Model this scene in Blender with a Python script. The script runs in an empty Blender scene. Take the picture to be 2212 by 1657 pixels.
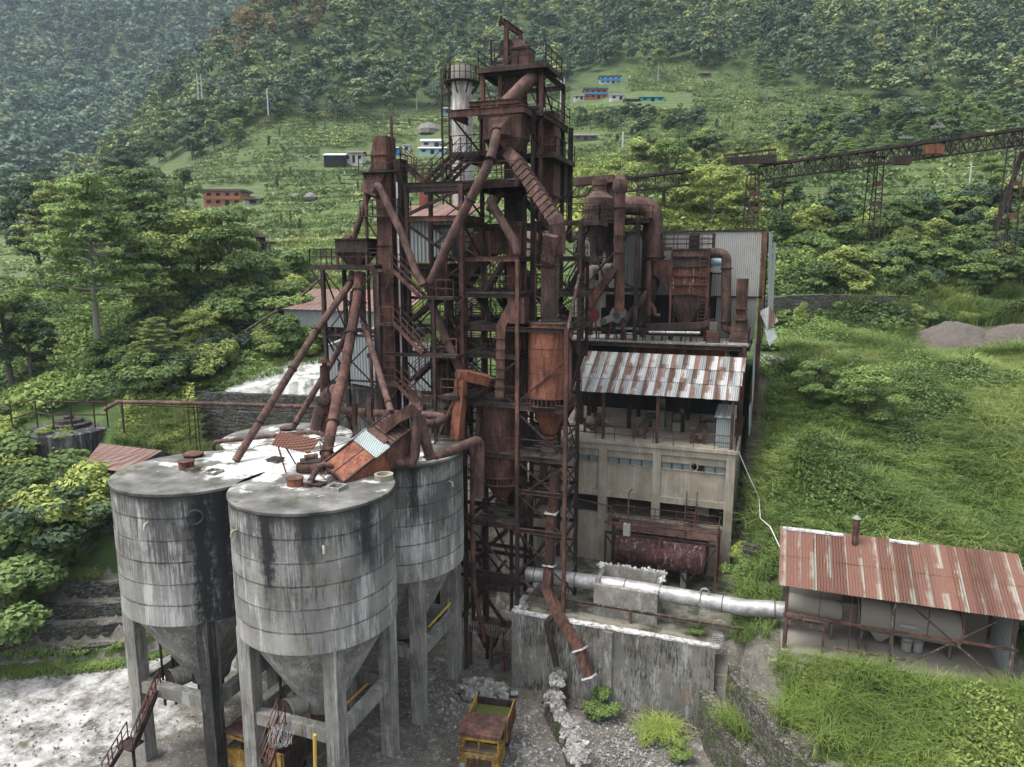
import bpy, math, random
import numpy as np
from mathutils import Vector, Matrix, noise
R=math.radians
scene=bpy.context.scene
# ------------------------------------------------------------------ camera
# world frame: origin at the front right corner of the concrete building, +X along its front, +Y into the hill
CAM=Vector((1.76,-51.6,28.5)); YAW=R(20.0); PITCH=R(9.7); FPX=1530.0
cd=bpy.data.cameras.new('camera'); cam=bpy.data.objects.new('camera',cd); scene.collection.objects.link(cam)
cam.location=CAM; cam.rotation_euler=(R(90)-PITCH,0,YAW)
cd.sensor_width=36; cd.lens=FPX/2211*36; cd.clip_start=.5; cd.clip_end=6000
scene.camera=cam
scene.render.resolution_x=1024; scene.render.resolution_y=767
# ------------------------------------------------------------------ world, sun, exposure
SUN_EL=R(66); SUN_AZ=R(-55)       # soft high light from the upper left behind the camera
w=bpy.data.worlds.new('World'); scene.world=w; w.use_nodes=True
nt=w.node_tree; bg=nt.nodes['Background']
sky=nt.nodes.new('ShaderNodeTexSky'); sky.sky_type='NISHITA'; sky.sun_disc=False
sky.sun_elevation=SUN_EL; sky.sun_rotation=R(180)+SUN_AZ*-1; sky.dust_density=4; sky.air_density=1.2
hs=nt.nodes.new('ShaderNodeHueSaturation'); hs.inputs['Saturation'].default_value=.38
nt.links.new(sky.outputs[0],hs.inputs['Color']); nt.links.new(hs.outputs[0],bg.inputs[0]); bg.inputs[1].default_value=.15
sd=bpy.data.lights.new('sun','SUN'); sd.energy=1.1; sd.angle=R(25); sd.color=(1,.97,.92)
so=bpy.data.objects.new('sun',sd); scene.collection.objects.link(so)
sdir=Vector((math.sin(SUN_AZ)*math.cos(SUN_EL),-math.cos(SUN_AZ)*math.cos(SUN_EL),math.sin(SUN_EL)))
so.rotation_euler=sdir.to_track_quat('Z','Y').to_euler()
vs=scene.view_settings; vs.view_transform='Standard'; vs.look='None'; vs.gamma=1; vs.exposure=1.62; vs.use_curve_mapping=False
scene.cycles.max_bounces=5; scene.cycles.diffuse_bounces=3; scene.cycles.transparent_max_bounces=8
scene.cycles.volume_bounces=0
# ------------------------------------------------------------------ survey helpers (photo reading -> point on a real plane)
def ray(u,v):
    x=(u-1105.5)/FPX; y=(v-828.5)/FPX
    fx,fy=-math.sin(YAW),math.cos(YAW); rx,ry=math.cos(YAW),math.sin(YAW)
    f=math.cos(PITCH)-y*math.sin(PITCH)
    return Vector((rx*x+fx*f, ry*x+fy*f, -math.sin(PITCH)-y*math.cos(PITCH))), f
CR={'0':(0,0,1),'1':(0,864,.4786),'2':(432,864,.4786),'3':(594,486,.3584),'4':(918,0,.2932),'5':(972,432,.2932),'6':(972,864,.4785),
'7':(1215,351,.326),'8':(1215,729,.3584),'9':(1080,1188,.2833),'10':(1620,1080,.3483),'11':(1512,243,.3422),'12':(0,0,.2933),'13':(540,0,.2933),
'14':(1188,0,.2933),'15':(0,378,.3584),'16':(1566,594,.3912),'17':(810,297,.1792),'18':(810,567,.228),'19':(999,837,.1954),'20':(999,1107,.228),'21':(1242,1080,.1629)}
def uv(c,x,y):
    a,b,s=CR[str(c)]; return a+s*x,b+s*y
def qy(c,x,y,Y):
    r,f=ray(*uv(c,x,y)); t=(Y-CAM.y)/r.y; return CAM+r*t
def qx(c,x,y,X):
    r,f=ray(*uv(c,x,y)); t=(X-CAM.x)/r.x; return CAM+r*t
def qz(c,x,y,Z):
    r,f=ray(*uv(c,x,y)); t=(Z-CAM.z)/r.z; return CAM+r*t
def qd(c,x,y,D):
    r,f=ray(*uv(c,x,y)); return CAM+r*(D/f)
def project(P):   # numpy (n,3) -> u,v,depth
    d=np.asarray(P)-np.array(CAM); c,s=math.cos(YAW),math.sin(YAW)
    X=d[:,0]*c+d[:,1]*s; Y=-d[:,0]*s+d[:,1]*c; Z=d[:,2]
    zc=Y*math.cos(PITCH)-Z*math.sin(PITCH); yc=-Z*math.cos(PITCH)-Y*math.sin(PITCH)
    zz=np.maximum(zc,.01); return 1105.5+FPX*X/zz, 828.5+FPX*yc/zz, zc
# ------------------------------------------------------------------ mesh builder
def V(*a): return Vector(a)
class MB:
    def __init__(s): s.v=[]; s.f=[]
    def add(s,vs,fs):
        n=len(s.v); s.v+= [tuple(p) for p in vs]; s.f+=[tuple(i+n for i in f) for f in fs]; return s
    def box(s,a,b):
        x0,y0,z0=[min(a[i],b[i]) for i in range(3)]; x1,y1,z1=[max(a[i],b[i]) for i in range(3)]
        return s.add([(x0,y0,z0),(x1,y0,z0),(x1,y1,z0),(x0,y1,z0),(x0,y0,z1),(x1,y0,z1),(x1,y1,z1),(x0,y1,z1)],
            [(0,3,2,1),(4,5,6,7),(0,1,5,4),(1,2,6,5),(2,3,7,6),(3,0,4,7)])
    def hexa(s,p):  # 8 points bottom 4, top 4
        return s.add(p,[(0,3,2,1),(4,5,6,7),(0,1,5,4),(1,2,6,5),(2,3,7,6),(3,0,4,7)])
    def beam(s,p,q,w=.2,h=None,kind='box',up=None):
        p=Vector(p); q=Vector(q); h=h or w; d=(q-p)
        if d.length<1e-5: return s
        d.normalize()
        u=Vector(up) if up else (V(0,0,1) if abs(d.z)<.9 else V(0,1,0))
        sx=d.cross(u).normalized(); sy=sx.cross(d).normalized()
        if kind=='box': pr=[(-w/2,-h/2),(w/2,-h/2),(w/2,h/2),(-w/2,h/2)]
        elif kind=='I':
            t=max(.03,w*.14); pr=[(-w/2,-h/2),(w/2,-h/2),(w/2,-h/2+t),(t/2,-h/2+t),(t/2,h/2-t),(w/2,h/2-t),(w/2,h/2),(-w/2,h/2),(-w/2,h/2-t),(-t/2,h/2-t),(-t/2,-h/2+t),(-w/2,-h/2+t)]
        else:
            t=max(.02,w*.18); pr=[(-w/2,-h/2),(w/2,-h/2),(w/2,-h/2+t),(-w/2+t,-h/2+t),(-w/2+t,h/2),(-w/2,h/2)]
        n=len(pr); vs=[p+sx*a+sy*b for a,b in pr]+[q+sx*a+sy*b for a,b in pr]
        fs=[(i,(i+1)%n,n+(i+1)%n,n+i) for i in range(n)]+[tuple(range(n-1,-1,-1)),tuple(range(n,2*n))]
        return s.add(vs,fs)
    def tube(s,pts,r,seg=12,cap=True,r1=None):
        pts=[Vector(p) for p in pts]; n=len(pts); rs=r if isinstance(r,(list,tuple)) else [r]*n
        d0=(pts[1]-pts[0]).normalized(); u=d0.cross(V(0,0,1)) if abs(d0.z)<.95 else d0.cross(V(1,0,0)); u.normalize()
        rings=[]
        for i in range(n):
            if i==0: t=(pts[1]-pts[0]).normalized(); sc=1
            elif i==n-1: t=(pts[-1]-pts[-2]).normalized(); sc=1
            else:
                a=(pts[i]-pts[i-1]).normalized(); b=(pts[i+1]-pts[i]).normalized(); t=(a+b)
                t=t.normalized() if t.length>1e-4 else a
            # carry frame
            u=(u-t*u.dot(t)).normalized(); w=t.cross(u)
            ring=[pts[i]+(u*math.cos(k*2*math.pi/seg)+w*math.sin(k*2*math.pi/seg))*rs[i] for k in range(seg)]
            rings.append(ring)
        vs=[p for r_ in rings for p in r_]; fs=[]
        for i in range(n-1):
            for k in range(seg): fs.append((i*seg+k,i*seg+(k+1)%seg,(i+1)*seg+(k+1)%seg,(i+1)*seg+k))
        if cap: fs+= [tuple(range(seg-1,-1,-1)),tuple((n-1)*seg+k for k in range(seg))]
        return s.add(vs,fs)
    def lathe(s,c,prof,seg=32,axis=(0,0,1),cap=True):
        c=Vector(c); a=Vector(axis).normalized(); u=a.cross(V(0,1,0)) if abs(a.y)<.9 else a.cross(V(1,0,0)); u.normalize(); w=a.cross(u)
        vs=[];n=len(prof)
        for r,z in prof:
            for k in range(seg):
                t=k*2*math.pi/seg; vs.append(c+a*z+(u*math.cos(t)+w*math.sin(t))*r)
        fs=[(i*seg+k,i*seg+(k+1)%seg,(i+1)*seg+(k+1)%seg,(i+1)*seg+k) for i in range(n-1) for k in range(seg)]
        if cap: fs+=[tuple(range(seg-1,-1,-1)),tuple((n-1)*seg+k for k in range(seg))]
        return s.add(vs,fs)
    def loft(s,loops,cap=True):
        n=len(loops[0]); vs=[p for l in loops for p in l]
        fs=[(i*n+k,i*n+(k+1)%n,(i+1)*n+(k+1)%n,(i+1)*n+k) for i in range(len(loops)-1) for k in range(n)]
        if cap: fs+=[tuple(range(n-1,-1,-1)),tuple((len(loops)-1)*n+k for k in range(n))]
        return s.add(vs,fs)
    def duct(s,pts,w,h,ref=(0,1,0)):  # rectangular duct along a path; ref = direction of w
        pts=[Vector(p) for p in pts]; n=len(pts); ref=Vector(ref); L=[]
        for i in range(n):
            if i==0: t=pts[1]-pts[0]
            elif i==n-1: t=pts[-1]-pts[-2]
            else: t=(pts[i]-pts[i-1]).normalized()+(pts[i+1]-pts[i]).normalized()
            t.normalize(); sx=(ref-t*ref.dot(t)).normalized(); sy=t.cross(sx)
            k=1
            if 0<i<n-1:
                c=(pts[i]-pts[i-1]).normalized().dot(t); k=1/max(c,.5)
            ww=w[i] if isinstance(w,(list,tuple)) else w; hh=h[i] if isinstance(h,(list,tuple)) else h
            L.append([pts[i]+sx*a*ww/2+sy*b*hh/2*k for a,b in ((-1,-1),(1,-1),(1,1),(-1,1))])
        return s.loft(L)
    def build(s,name,m,parent=None,smooth=False):
        me=bpy.data.meshes.new(name)
        off=Vector(parent['_o']) if parent is not None else V(0,0,0)
        if parent is None:
            xs=[p[0] for p in s.v]; ys=[p[1] for p in s.v]; off=V((min(xs)+max(xs))/2,(min(ys)+max(ys))/2,min(p[2] for p in s.v))
        me.from_pydata([(p[0]-off.x,p[1]-off.y,p[2]-off.z) for p in s.v],[],s.f); me.update()
        if smooth:
            me.polygons.foreach_set('use_smooth',[True]*len(me.polygons)); me.set_sharp_from_angle(angle=R(40))
        o=bpy.data.objects.new(name,me); scene.collection.objects.link(o)
        if m: me.materials.append(m)
        if parent is not None: o.parent=parent; o['_o']=tuple(off)
        else: o.location=off; o['_o']=tuple(off)
        return o
ALL=[]
def thing(name,label,cat,loc,group=None,rz=0):
    o=bpy.data.objects.new(name,None); scene.collection.objects.link(o); o.empty_display_size=.3
    o.location=Vector(loc); o['_o']=tuple(loc); o['label']=label; o['category']=cat
    if group: o['group']=group
    return o
def tag(o,label,cat,group=None):
    o['label']=label; o['category']=cat
    if group: o['group']=group
    return o
def kind(o,k): o['kind']=k; return o
def L3(a,b,t): return Vector(a).lerp(Vector(b),t)
# railing along a polyline (returned as mesh)
def rail(mb,pts,h=1.05,sp=1.3,t=.05,mids=1):
    pts=[Vector(p) for p in pts]
    for a,b in zip(pts,pts[1:]):
        n=max(1,round((b-a).length/sp))
        for i in range(n+1):
            p=a.lerp(b,i/n); mb.beam(p,p+V(0,0,h),t)
        for k in range(mids+1):
            z=h*(k+1)/(mids+1); mb.beam(a+V(0,0,z),b+V(0,0,z),t)
    return mb
def stairs(T,m,a,b,wd,width=.8,railing=True,mrail=None):
    a=Vector(a); b=Vector(b); wd=Vector(wd).normalized()*width/2
    s=MB()
    for k in (-1,1): s.beam(a+wd*k,b+wd*k,.07,.24)
    n=max(4,int(abs(b.z-a.z)/.22)); run=(b-a); run.z=0; run=run.normalized()*.12
    for i in range(1,n):
        p=a.lerp(b,i/n); s.hexa([p-wd-run,p+wd-run,p+wd+run,p-wd+run]+[q+V(0,0,.03) for q in (p-wd-run,p+wd-run,p+wd+run,p-wd+run)])
    o=s.build('staircase',m,T)
    if railing:
        r=MB()
        for k in (-1,1):
            A=a+wd*k; Bq=b+wd*k; up=V(0,0,1.0)
            r.beam(A+up,Bq+up,.05); r.beam(A+up*.5,Bq+up*.5,.04)
            nn=max(2,round((b-a).length/1.2))
            for i in range(nn+1): p=A.lerp(Bq,i/nn); r.beam(p,p+up,.05)
        r.build('railing',mrail or m,o)
    return o
def flange(mb,p,d,r,t=.08,seg=16): mb.lathe(Vector(p)-Vector(d).normalized()*t/2,[(r,0),(r,t)],seg,axis=d)
def arc(p0,pc,p1,n=5): # quadratic bend
    p0,pc,p1=map(Vector,(p0,pc,p1)); return [p0*(1-t)**2+pc*2*t*(1-t)+p1*t*t for t in [i/n for i in range(n+1)]]
def bend(pts,r,n=4):
    pts=[Vector(p) for p in pts]; o=[pts[0]]
    for i in range(1,len(pts)-1):
        a,b,c=pts[i-1],pts[i],pts[i+1]; d=min(r,(a-b).length*.45,(c-b).length*.45)
        o+=arc(b+(a-b).normalized()*d,b,b+(c-b).normalized()*d,n)
    return o+[pts[-1]]
# ------------------------------------------------------------------ materials
class NT:
    def __init__(s,name):
        s.m=bpy.data.materials.new(name); s.m.use_nodes=True; s.t=s.m.node_tree; s.b=s.t.nodes['Principled BSDF']; s.n=s.t.nodes; s.co=None
    def link(s,a,b): s.t.links.new(a,b)
    def put(s,sock,v):
        if isinstance(v,bpy.types.NodeSocket): s.link(v,sock)
        elif v is not None: sock.default_value=v
    def coord(s,kind='Object'):
        c=s.n.new('ShaderNodeTexCoord'); return c.outputs[kind]
    def pos(s): return s.n.new('ShaderNodeNewGeometry').outputs['Position']
    def vmul(s,v,sc):
        m=s.n.new('ShaderNodeVectorMath'); m.operation='MULTIPLY'; s.link(v,m.inputs[0]); m.inputs[1].default_value=sc; return m.outputs[0]
    def noise(s,v,scale,detail=4,rough=.55,dist=0):
        m=s.n.new('ShaderNodeTexNoise'); s.link(v,m.inputs['Vector']); m.inputs['Scale'].default_value=scale; m.inputs['Detail'].default_value=detail; m.inputs['Roughness'].default_value=rough; m.inputs['Distortion'].default_value=dist; return m.outputs[0]
    def vor(s,v,scale,feat='F1',rnd=1):
        m=s.n.new('ShaderNodeTexVoronoi'); m.feature=feat; s.link(v,m.inputs['Vector']); m.inputs['Scale'].default_value=scale; m.inputs['Randomness'].default_value=rnd; return m
    def ramp(s,f,stops,interp='LINEAR'):
        m=s.n.new('ShaderNodeValToRGB'); s.link(f,m.inputs[0]); cr=m.color_ramp; cr.interpolation=interp
        while len(cr.elements)<len(stops): cr.elements.new(.5)
        for e,(p,c) in zip(cr.elements,stops):
            e.position=p; e.color=(c,c,c,1) if isinstance(c,(int,float)) else (*c,1)
        return m.outputs[0]
    def mix(s,f,a,b,mode='MIX'):
        m=s.n.new('ShaderNodeMix'); m.data_type='RGBA'; m.blend_type=mode; m.clamp_factor=True
        s.put(m.inputs[0],f)
        for k,x in ((6,a),(7,b)):
            if isinstance(x,(tuple,list)): m.inputs[k].default_value=(*x,1) if len(x)==3 else x
            elif isinstance(x,(int,float)): m.inputs[k].default_value=(x,x,x,1)
            else: s.link(x,m.inputs[k])
        return m.outputs[2]
    def math(s,op,a,b=0,c=None):
        m=s.n.new('ShaderNodeMath'); m.operation=op; s.put(m.inputs[0],a); s.put(m.inputs[1],b)
        if c is not None: s.put(m.inputs[2],c)
        return m.outputs[0]
    def sep(s,v):
        m=s.n.new('ShaderNodeSeparateXYZ'); s.link(v,m.inputs[0]); return m.outputs
    def attr(s,name):
        m=s.n.new('ShaderNodeAttribute'); m.attribute_name=name; return m
    def rnd(s): return s.n.new('ShaderNodeObjectInfo').outputs['Random']
    def bump(s,h,strength=.5,dist=.05):
        m=s.n.new('ShaderNodeBump'); m.inputs['Strength'].default_value=strength; m.inputs['Distance'].default_value=dist; s.link(h,m.inputs['Height']); s.link(m.outputs[0],s.b.inputs['Normal'])
    def done(s,col,rough=.85,metal=0,spec=.3):
        s.put(s.b.inputs['Base Color'],(*col,1) if isinstance(col,tuple) else col); s.put(s.b.inputs['Roughness'],rough); s.b.inputs['Metallic'].default_value=metal
        s.b.inputs['Specular IOR Level'].default_value=spec; return s.m
def rust(name,dark,mid,hot,bias=0.,sc=.7,pale=None):
    t=NT(name); p=t.pos(); st=t.vmul(p,(1,1,.22))
    n1=t.noise(p,sc,6,.65); n2=t.noise(st,2.6,6,.7)
    f=t.math('ADD',t.math('MULTIPLY',n1,.55),t.math('MULTIPLY',n2,.45)); f=t.math('ADD',f,bias)
    c=t.ramp(f,[(.36,dark),(.47,tuple((a+b)/2 for a,b in zip(dark,mid))),(.53,mid),(.66,hot)])
    c=t.mix(t.math('MULTIPLY',t.ramp(t.noise(t.vmul(p,(1,1,.12)),5,5,.75),[(.5,0),(.68,1)]),.75),c,tuple(x*.35 for x in dark))
    c=t.mix(t.ramp(t.noise(p,9,3),[(.6,0),(.75,.5)]),c,tuple(min(1,x*1.5+.02) for x in hot))
    if pale: c=t.mix(t.ramp(t.noise(t.vmul(p,(1,1,.15)),3.2,6,.75,.3),[(.56,0),(.6,.8)]),c,pale)
    t.bump(t.noise(p,14,5,.7),.5,.03); return t.done(c,.9,0,.15)
M={}
M['rust_dark']=rust('dark_brown_rusted_steel',(.014,.0105,.0105),(.038,.026,.024),(.085,.05,.041),.0)
M['rust_mid']=rust('red_brown_rusted_steel',(.024,.0165,.015),(.07,.038,.031),(.145,.07,.052),.03)
M['rust_hot']=rust('orange_rusted_plate',(.05,.025,.019),(.14,.055,.036),(.23,.095,.057),.05,.5)
M['rust_duct']=rust('brown_rusted_duct',(.03,.021,.019),(.075,.046,.039),(.145,.083,.066),.02,.9)
M['rust_dusty']=rust('dusty_rust',(.03,.025,.022),(.08,.055,.045),(.14,.085,.065),.0,.9,(.2,.18,.16))
M['rust_patch']=rust('rusted_plate_with_pale_patches',(.04,.018,.015),(.085,.034,.026),(.15,.058,.04),.0,.9,(.36,.29,.24))
M['tank_red']=rust('stained_dull_red_paint',(.018,.013,.013),(.08,.038,.036),(.16,.09,.085),.0,.8,(.26,.21,.2))
def grey_steel():
    t=NT('mossy_deck_plate'); p=t.pos()
    c=t.ramp(t.noise(p,1.3,7,.7),[(.35,(.016,.013,.012)),(.5,(.04,.034,.031)),(.62,(.08,.071,.063)),(.72,(.16,.155,.145))])
    c=t.mix(t.ramp(t.noise(p,2.2,5),[(.6,0),(.68,.8)]),c,(.03,.05,.012)); return t.done(c,.95,0,.1)
M['deck']=grey_steel()
def concrete(name,base,dark,light,streak=.8,warm=None,bands=0,vert=None,sz=.09,thr=.5):
    t=NT(name); p=t.pos(); st=t.vmul(p,(1,1,sz))
    c=t.mix(t.ramp(t.noise(p,.55,7,.65),[(.38,0),(.62,1)]),base,tuple(x*.68 for x in base))
    fine=t.noise(t.vmul(p,(1,1,sz*.7)),8,8,.8)
    z=t.sep(t.coord('Object'))[2]
    c=t.mix(t.math('MULTIPLY',t.ramp(t.noise(st,1.5,7,.8),[(.5,0),(.6,1)]),.75),c,light)
    f=t.math('ADD',t.math('MULTIPLY',fine,.6),t.math('MULTIPLY',t.noise(p,.45,5,.6),.4))
    if vert:
        g=t.ramp(z,[(0,0),(1,1)]) if False else t.math('MULTIPLY',t.math('SUBTRACT',z,vert[0]),vert[1]); f=t.math('ADD',f,t.math('MINIMUM',t.math('MAXIMUM',g,-.12),.12))
    c=t.mix(t.math('MULTIPLY',t.ramp(f,[(thr,0),(thr+.07,1)]),streak),c,dark)
    if warm: c=t.mix(t.math('MULTIPLY',t.ramp(t.noise(p,.8,5,.7),[(.55,0),(.7,1)]),.6),c,warm)
    if bands:
        zz=t.math('ADD',z,t.math('MULTIPLY',t.noise(p,1.2,3),.12)); w=t.math('PINGPONG',t.math('SUBTRACT',zz,bands[0]),bands[1]/2)
        c=t.mix(t.math('MULTIPLY',t.ramp(t.math('ADD',w,t.math('MULTIPLY',t.math('SUBTRACT',t.noise(p,4,4,.7),.5),.12)),[(.0,1),(.07,0)]),.8),c,tuple(x*.4 for x in dark))
    c=t.mix(t.ramp(t.noise(p,7,4,.8),[(.66,0),(.74,.6)]),c,tuple(x*.8 for x in dark))
    t.bump(t.noise(p,5,8,.75),.6,.05); return t.done(c,.95,0,.15)
M['pit']=concrete('lime_washed_masonry',(.2,.19,.165),(.08,.076,.068),(.3,.29,.27),.5,(.17,.13,.09),sz=.6)
M['silo']=concrete('weathered_silo_concrete',(.225,.222,.205),(.05,.05,.05),(.43,.43,.415),.85,(.17,.145,.1),(9.62,1.197),(13.6,.02),thr=.485)
M['leg']=concrete('grey_concrete_frame',(.19,.186,.168),(.06,.06,.056),(.32,.317,.3),.7,(.25,.21,.15))
M['leg_black']=concrete('black_stained_concrete',(.045,.045,.044),(.009,.009,.01),(.2,.2,.195),.8)
M['wall_tan']=concrete('dusty_tan_render',(.29,.255,.2),(.15,.14,.12),(.35,.32,.27),.3,(.26,.2,.13))
M['col_tan']=concrete('dusty_concrete_column',(.27,.242,.19),(.14,.13,.112),(.33,.3,.25),.3,(.18,.14,.09))
M['retain']=concrete('stained_retaining_concrete',(.15,.145,.13),(.022,.022,.02),(.3,.297,.287),.88,(.17,.12,.075),sz=.22,thr=.505)
def roofmix():
    t=NT('silo_roof_concrete_with_lime'); p=t.pos()
    c=t.ramp(t.noise(p,.6,6,.6),[(.34,(.035,.036,.032)),(.5,(.085,.083,.077)),(.64,(.15,.147,.138))])
    x,y,z=t.sep(p)
    # lime dust lies round the middle where the chutes came down
    d=t.math('SQRT',t.math('ADD',t.math('POWER',t.math('ADD',x,24.2),2),t.math('POWER',t.math('ADD',y,15.9),2)))
    f=t.math('SUBTRACT',t.noise(p,.55,8,.62),t.math('MULTIPLY',t.math('SUBTRACT',d,6.2),.045))
    c=t.mix(t.ramp(f,[(.49,0),(.58,1)]),c,t.ramp(t.noise(p,5,4),[(.3,(.34,.34,.33)),(.6,(.52,.52,.505))]))
    c=t.mix(t.ramp(t.noise(t.vmul(p,(1,1,0)),.42,5,.6),[(.585,0),(.63,.9)]),c,(.045,.05,.02))
    t.bump(t.noise(p,6,6,.7),.5,.03); return t.done(c,.9)
M['siloroof']=roofmix()
def corr(name,axis,base,rustc,amount,sheet=.9,rows=None,rowaxis=None,freq=.15,streak=True,rowlen=2.2):
    """corrugated sheet: waves and sheet joints across `axis` of object space, rust runs along the other way"""
    t=NT(name); o=t.coord('Object'); s=t.sep(o); a=s['XYZ'.index(axis)]
    wave=t.math('SINE',t.math('MULTIPLY',a,2*math.pi/freq))
    r=s['XYZ'.index(rowaxis)] if rowaxis else s[2]
    si=t.math('FLOOR',t.math('DIVIDE',a,sheet)); ri=t.math('FLOOR',t.math('DIVIDE',r,rowlen))
    wn=t.n.new('ShaderNodeTexWhiteNoise'); wn.noise_dimensions='2D'; cb=t.n.new('ShaderNodeCombineXYZ'); t.link(si,cb.inputs[0]); t.link(ri,cb.inputs[1]); t.link(cb.outputs[0],wn.inputs['Vector'])
    pr=t.math('FRACT',t.math('DIVIDE',a,sheet))
    sc={'X':(7,1,1),'Y':(1,7,1),'Z':(1,1,7)}[axis]
    stv=t.vmul(o,tuple(x*(1 if i=='XYZ'.index(axis) else .12) for i,x in enumerate((1,1,1))))
    ns=t.noise(stv,7,6,.75); nb=t.noise(o,.9,6,.7)
    f=t.math('ADD',t.math('ADD',t.math('MULTIPLY',ns,.52),t.math('MULTIPLY',nb,.26)),t.math('ADD',t.math('MULTIPLY',t.math('SUBTRACT',wn.outputs[0],.5),.16),t.math('MULTIPLY',t.math('SUBTRACT',.5,pr),.34)))
    if not rowaxis: f=t.math('ADD',t.math('MULTIPLY',ns,.45),t.math('MULTIPLY',nb,.45))
    c0=t.mix(t.noise(o,1.1,5,.6),base,tuple(x*.78 for x in base))
    rc=t.mix(t.noise(stv,11,5,.7),rustc,tuple(x*1.7 for x in rustc))
    c=t.mix(t.ramp(f,[(amount-.05,0),(amount+.05,1)]),c0,rc)
    if rowaxis:
        e=t.math('FRACT',t.math('DIVIDE',r,rowlen)); c=t.mix(t.ramp(e,[(.0,.7),(.018,0)]),c,tuple(x*.35 for x in base))
        c=t.mix(t.ramp(pr,[(.0,.6),(.03,0)]),c,tuple(x*.4 for x in base))
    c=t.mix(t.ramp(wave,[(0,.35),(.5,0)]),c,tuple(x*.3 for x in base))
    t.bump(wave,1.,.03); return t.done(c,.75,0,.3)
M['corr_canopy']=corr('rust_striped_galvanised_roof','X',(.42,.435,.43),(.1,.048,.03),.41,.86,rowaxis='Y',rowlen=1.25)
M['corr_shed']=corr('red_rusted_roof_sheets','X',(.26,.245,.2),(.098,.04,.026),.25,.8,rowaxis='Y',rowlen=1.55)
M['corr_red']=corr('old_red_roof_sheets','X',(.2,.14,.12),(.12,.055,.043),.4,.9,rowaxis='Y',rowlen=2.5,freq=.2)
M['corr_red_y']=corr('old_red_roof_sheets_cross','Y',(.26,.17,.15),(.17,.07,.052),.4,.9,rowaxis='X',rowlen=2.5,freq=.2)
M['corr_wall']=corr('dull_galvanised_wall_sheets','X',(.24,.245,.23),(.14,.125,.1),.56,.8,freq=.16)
M['corr_wall_y']=corr('pale_side_wall_sheets','Y',(.36,.39,.385),(.22,.22,.2),.62,.8,freq=.2)
M['corr_blue']=corr('blue_grey_cladding','X',(.2,.225,.225),(.13,.13,.12),.62,.8,freq=.3)
M['corr_slab']=corr('patchy_grey_wall_sheets','X',(.36,.36,.34),(.2,.19,.16),.5,.8,freq=.16)
M['sheet_white']=corr('pale_fallen_sheet','X',(.3,.35,.345),(.14,.1,.075),.58,.8,freq=.15)
M['corr_orange']=corr('orange_rusted_sheets','X',(.17,.075,.05),(.1,.045,.032),.5,.8,freq=.12)
def alu():
    t=NT('aluminium_cladding'); p=t.pos(); n=t.noise(p,.9,7,.75)
    c=t.ramp(n,[(.32,(.13,.13,.128)),(.52,(.3,.3,.295)),(.66,(.5,.5,.495))]); c=t.mix(t.ramp(t.noise(p,20,3,.8),[(.6,0),(.75,.5)]),c,(.15,.14,.13))
    t.bump(t.noise(p,7,5),.4,.03); return t.done(c,t.ramp(n,[(.3,.6),(.7,.42)]),.45,.5)
M['alu']=alu()
def stone(name,a,b,sc=2.2,moss=.5,course=3.):
    t=NT(name); p=t.vmul(t.pos(),(1,1,course)); v=t.vor(p,sc); e=t.vor(p,sc,'DISTANCE_TO_EDGE')
    c=t.mix(t.sep(v.outputs['Color'])[0],a,b); c=t.mix(t.ramp(e.outputs[0],[(.0,1),(.09,0)]),c,tuple(x*.15 for x in a))
    c=t.mix(t.ramp(t.noise(t.pos(),1.1,6,.7),[(.5,0),(.62,moss)]),c,(.04,.06,.015))
    c=t.mix(t.ramp(t.noise(t.pos(),6,3),[(.64,0),(.72,.4)]),c,(.3,.3,.29))
    t.bump(t.math('MINIMUM',e.outputs[0],.15),1,.25); return t.done(c,.95,0,.1)
M['stone']=stone('dry_stone_wall',(.03,.029,.027),(.1,.097,.093))
M['stone_pale']=stone('rough_rubble_masonry',(.15,.138,.118),(.25,.238,.213),2.6,.4,1.3)
M['stone_moss']=stone('mossy_rubble_wall',(.045,.045,.038),(.15,.138,.12),4.5,.9,1.6)
def lime():
    t=NT('white_lime_crust'); p=t.pos(); c=t.ramp(t.noise(p,3,7,.75),[(.38,(.1,.095,.09)),(.46,(.3,.295,.285)),(.6,(.5,.5,.485))])
    t.bump(t.noise(p,6,7,.8),.8,.06); return t.done(c,.95)
M['lime']=lime()
def plain(name,c,rough=.8,var=.35,sc=2,metal=0):
    t=NT(name); p=t.pos(); return t.done(t.mix(t.noise(p,sc,6,.7),c,tuple(x*(1-var) for x in c)),rough,metal,.3)
M['black']=plain('dark_void',(.008,.008,.009)); M['white']=plain('whitewashed_wall',(.45,.45,.43)); M['blue']=plain('blue_painted_metal',(.03,.2,.42)); M['green']=plain('turquoise_paint',(.13,.42,.33))
M['tin']=plain('light_tin_roof',(.5,.53,.54)); M['orange']=plain('orange_house_paint',(.33,.16,.1)); M['glass']=plain('dusty_glass',(.16,.2,.2),.35); M['brick']=plain('brick_red',(.3,.1,.06))
M['pole']=plain('pale_concrete_pole',(.4,.41,.4)); M['wire']=plain('wire',(.05,.05,.055),.6); M['razor']=plain('galvanised_razor_wire',(.32,.33,.33),.5,.3,5,.5)
M['yellow']=rust('rusty_yellow_paint',(.045,.025,.013),(.22,.135,.03),(.32,.21,.05),.02,.9); M['bark']=plain('tree_bark',(.1,.085,.07),.95,.5,3); M['bark_pale']=plain('pale_bark',(.24,.23,.2),.95,.4,3)
M['rope']=plain('white_rope',(.6,.6,.58)); M['yellow_pipe']=plain('yellow_handrail_paint',(.45,.3,.05),.6); M['cable']=plain('black_cable',(.02,.02,.02)); M['chimney']=concrete('streaked_chimney_concrete',(.32,.31,.29),(.1,.07,.06),(.58,.58,.56),.6,(.36,.15,.07))
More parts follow.
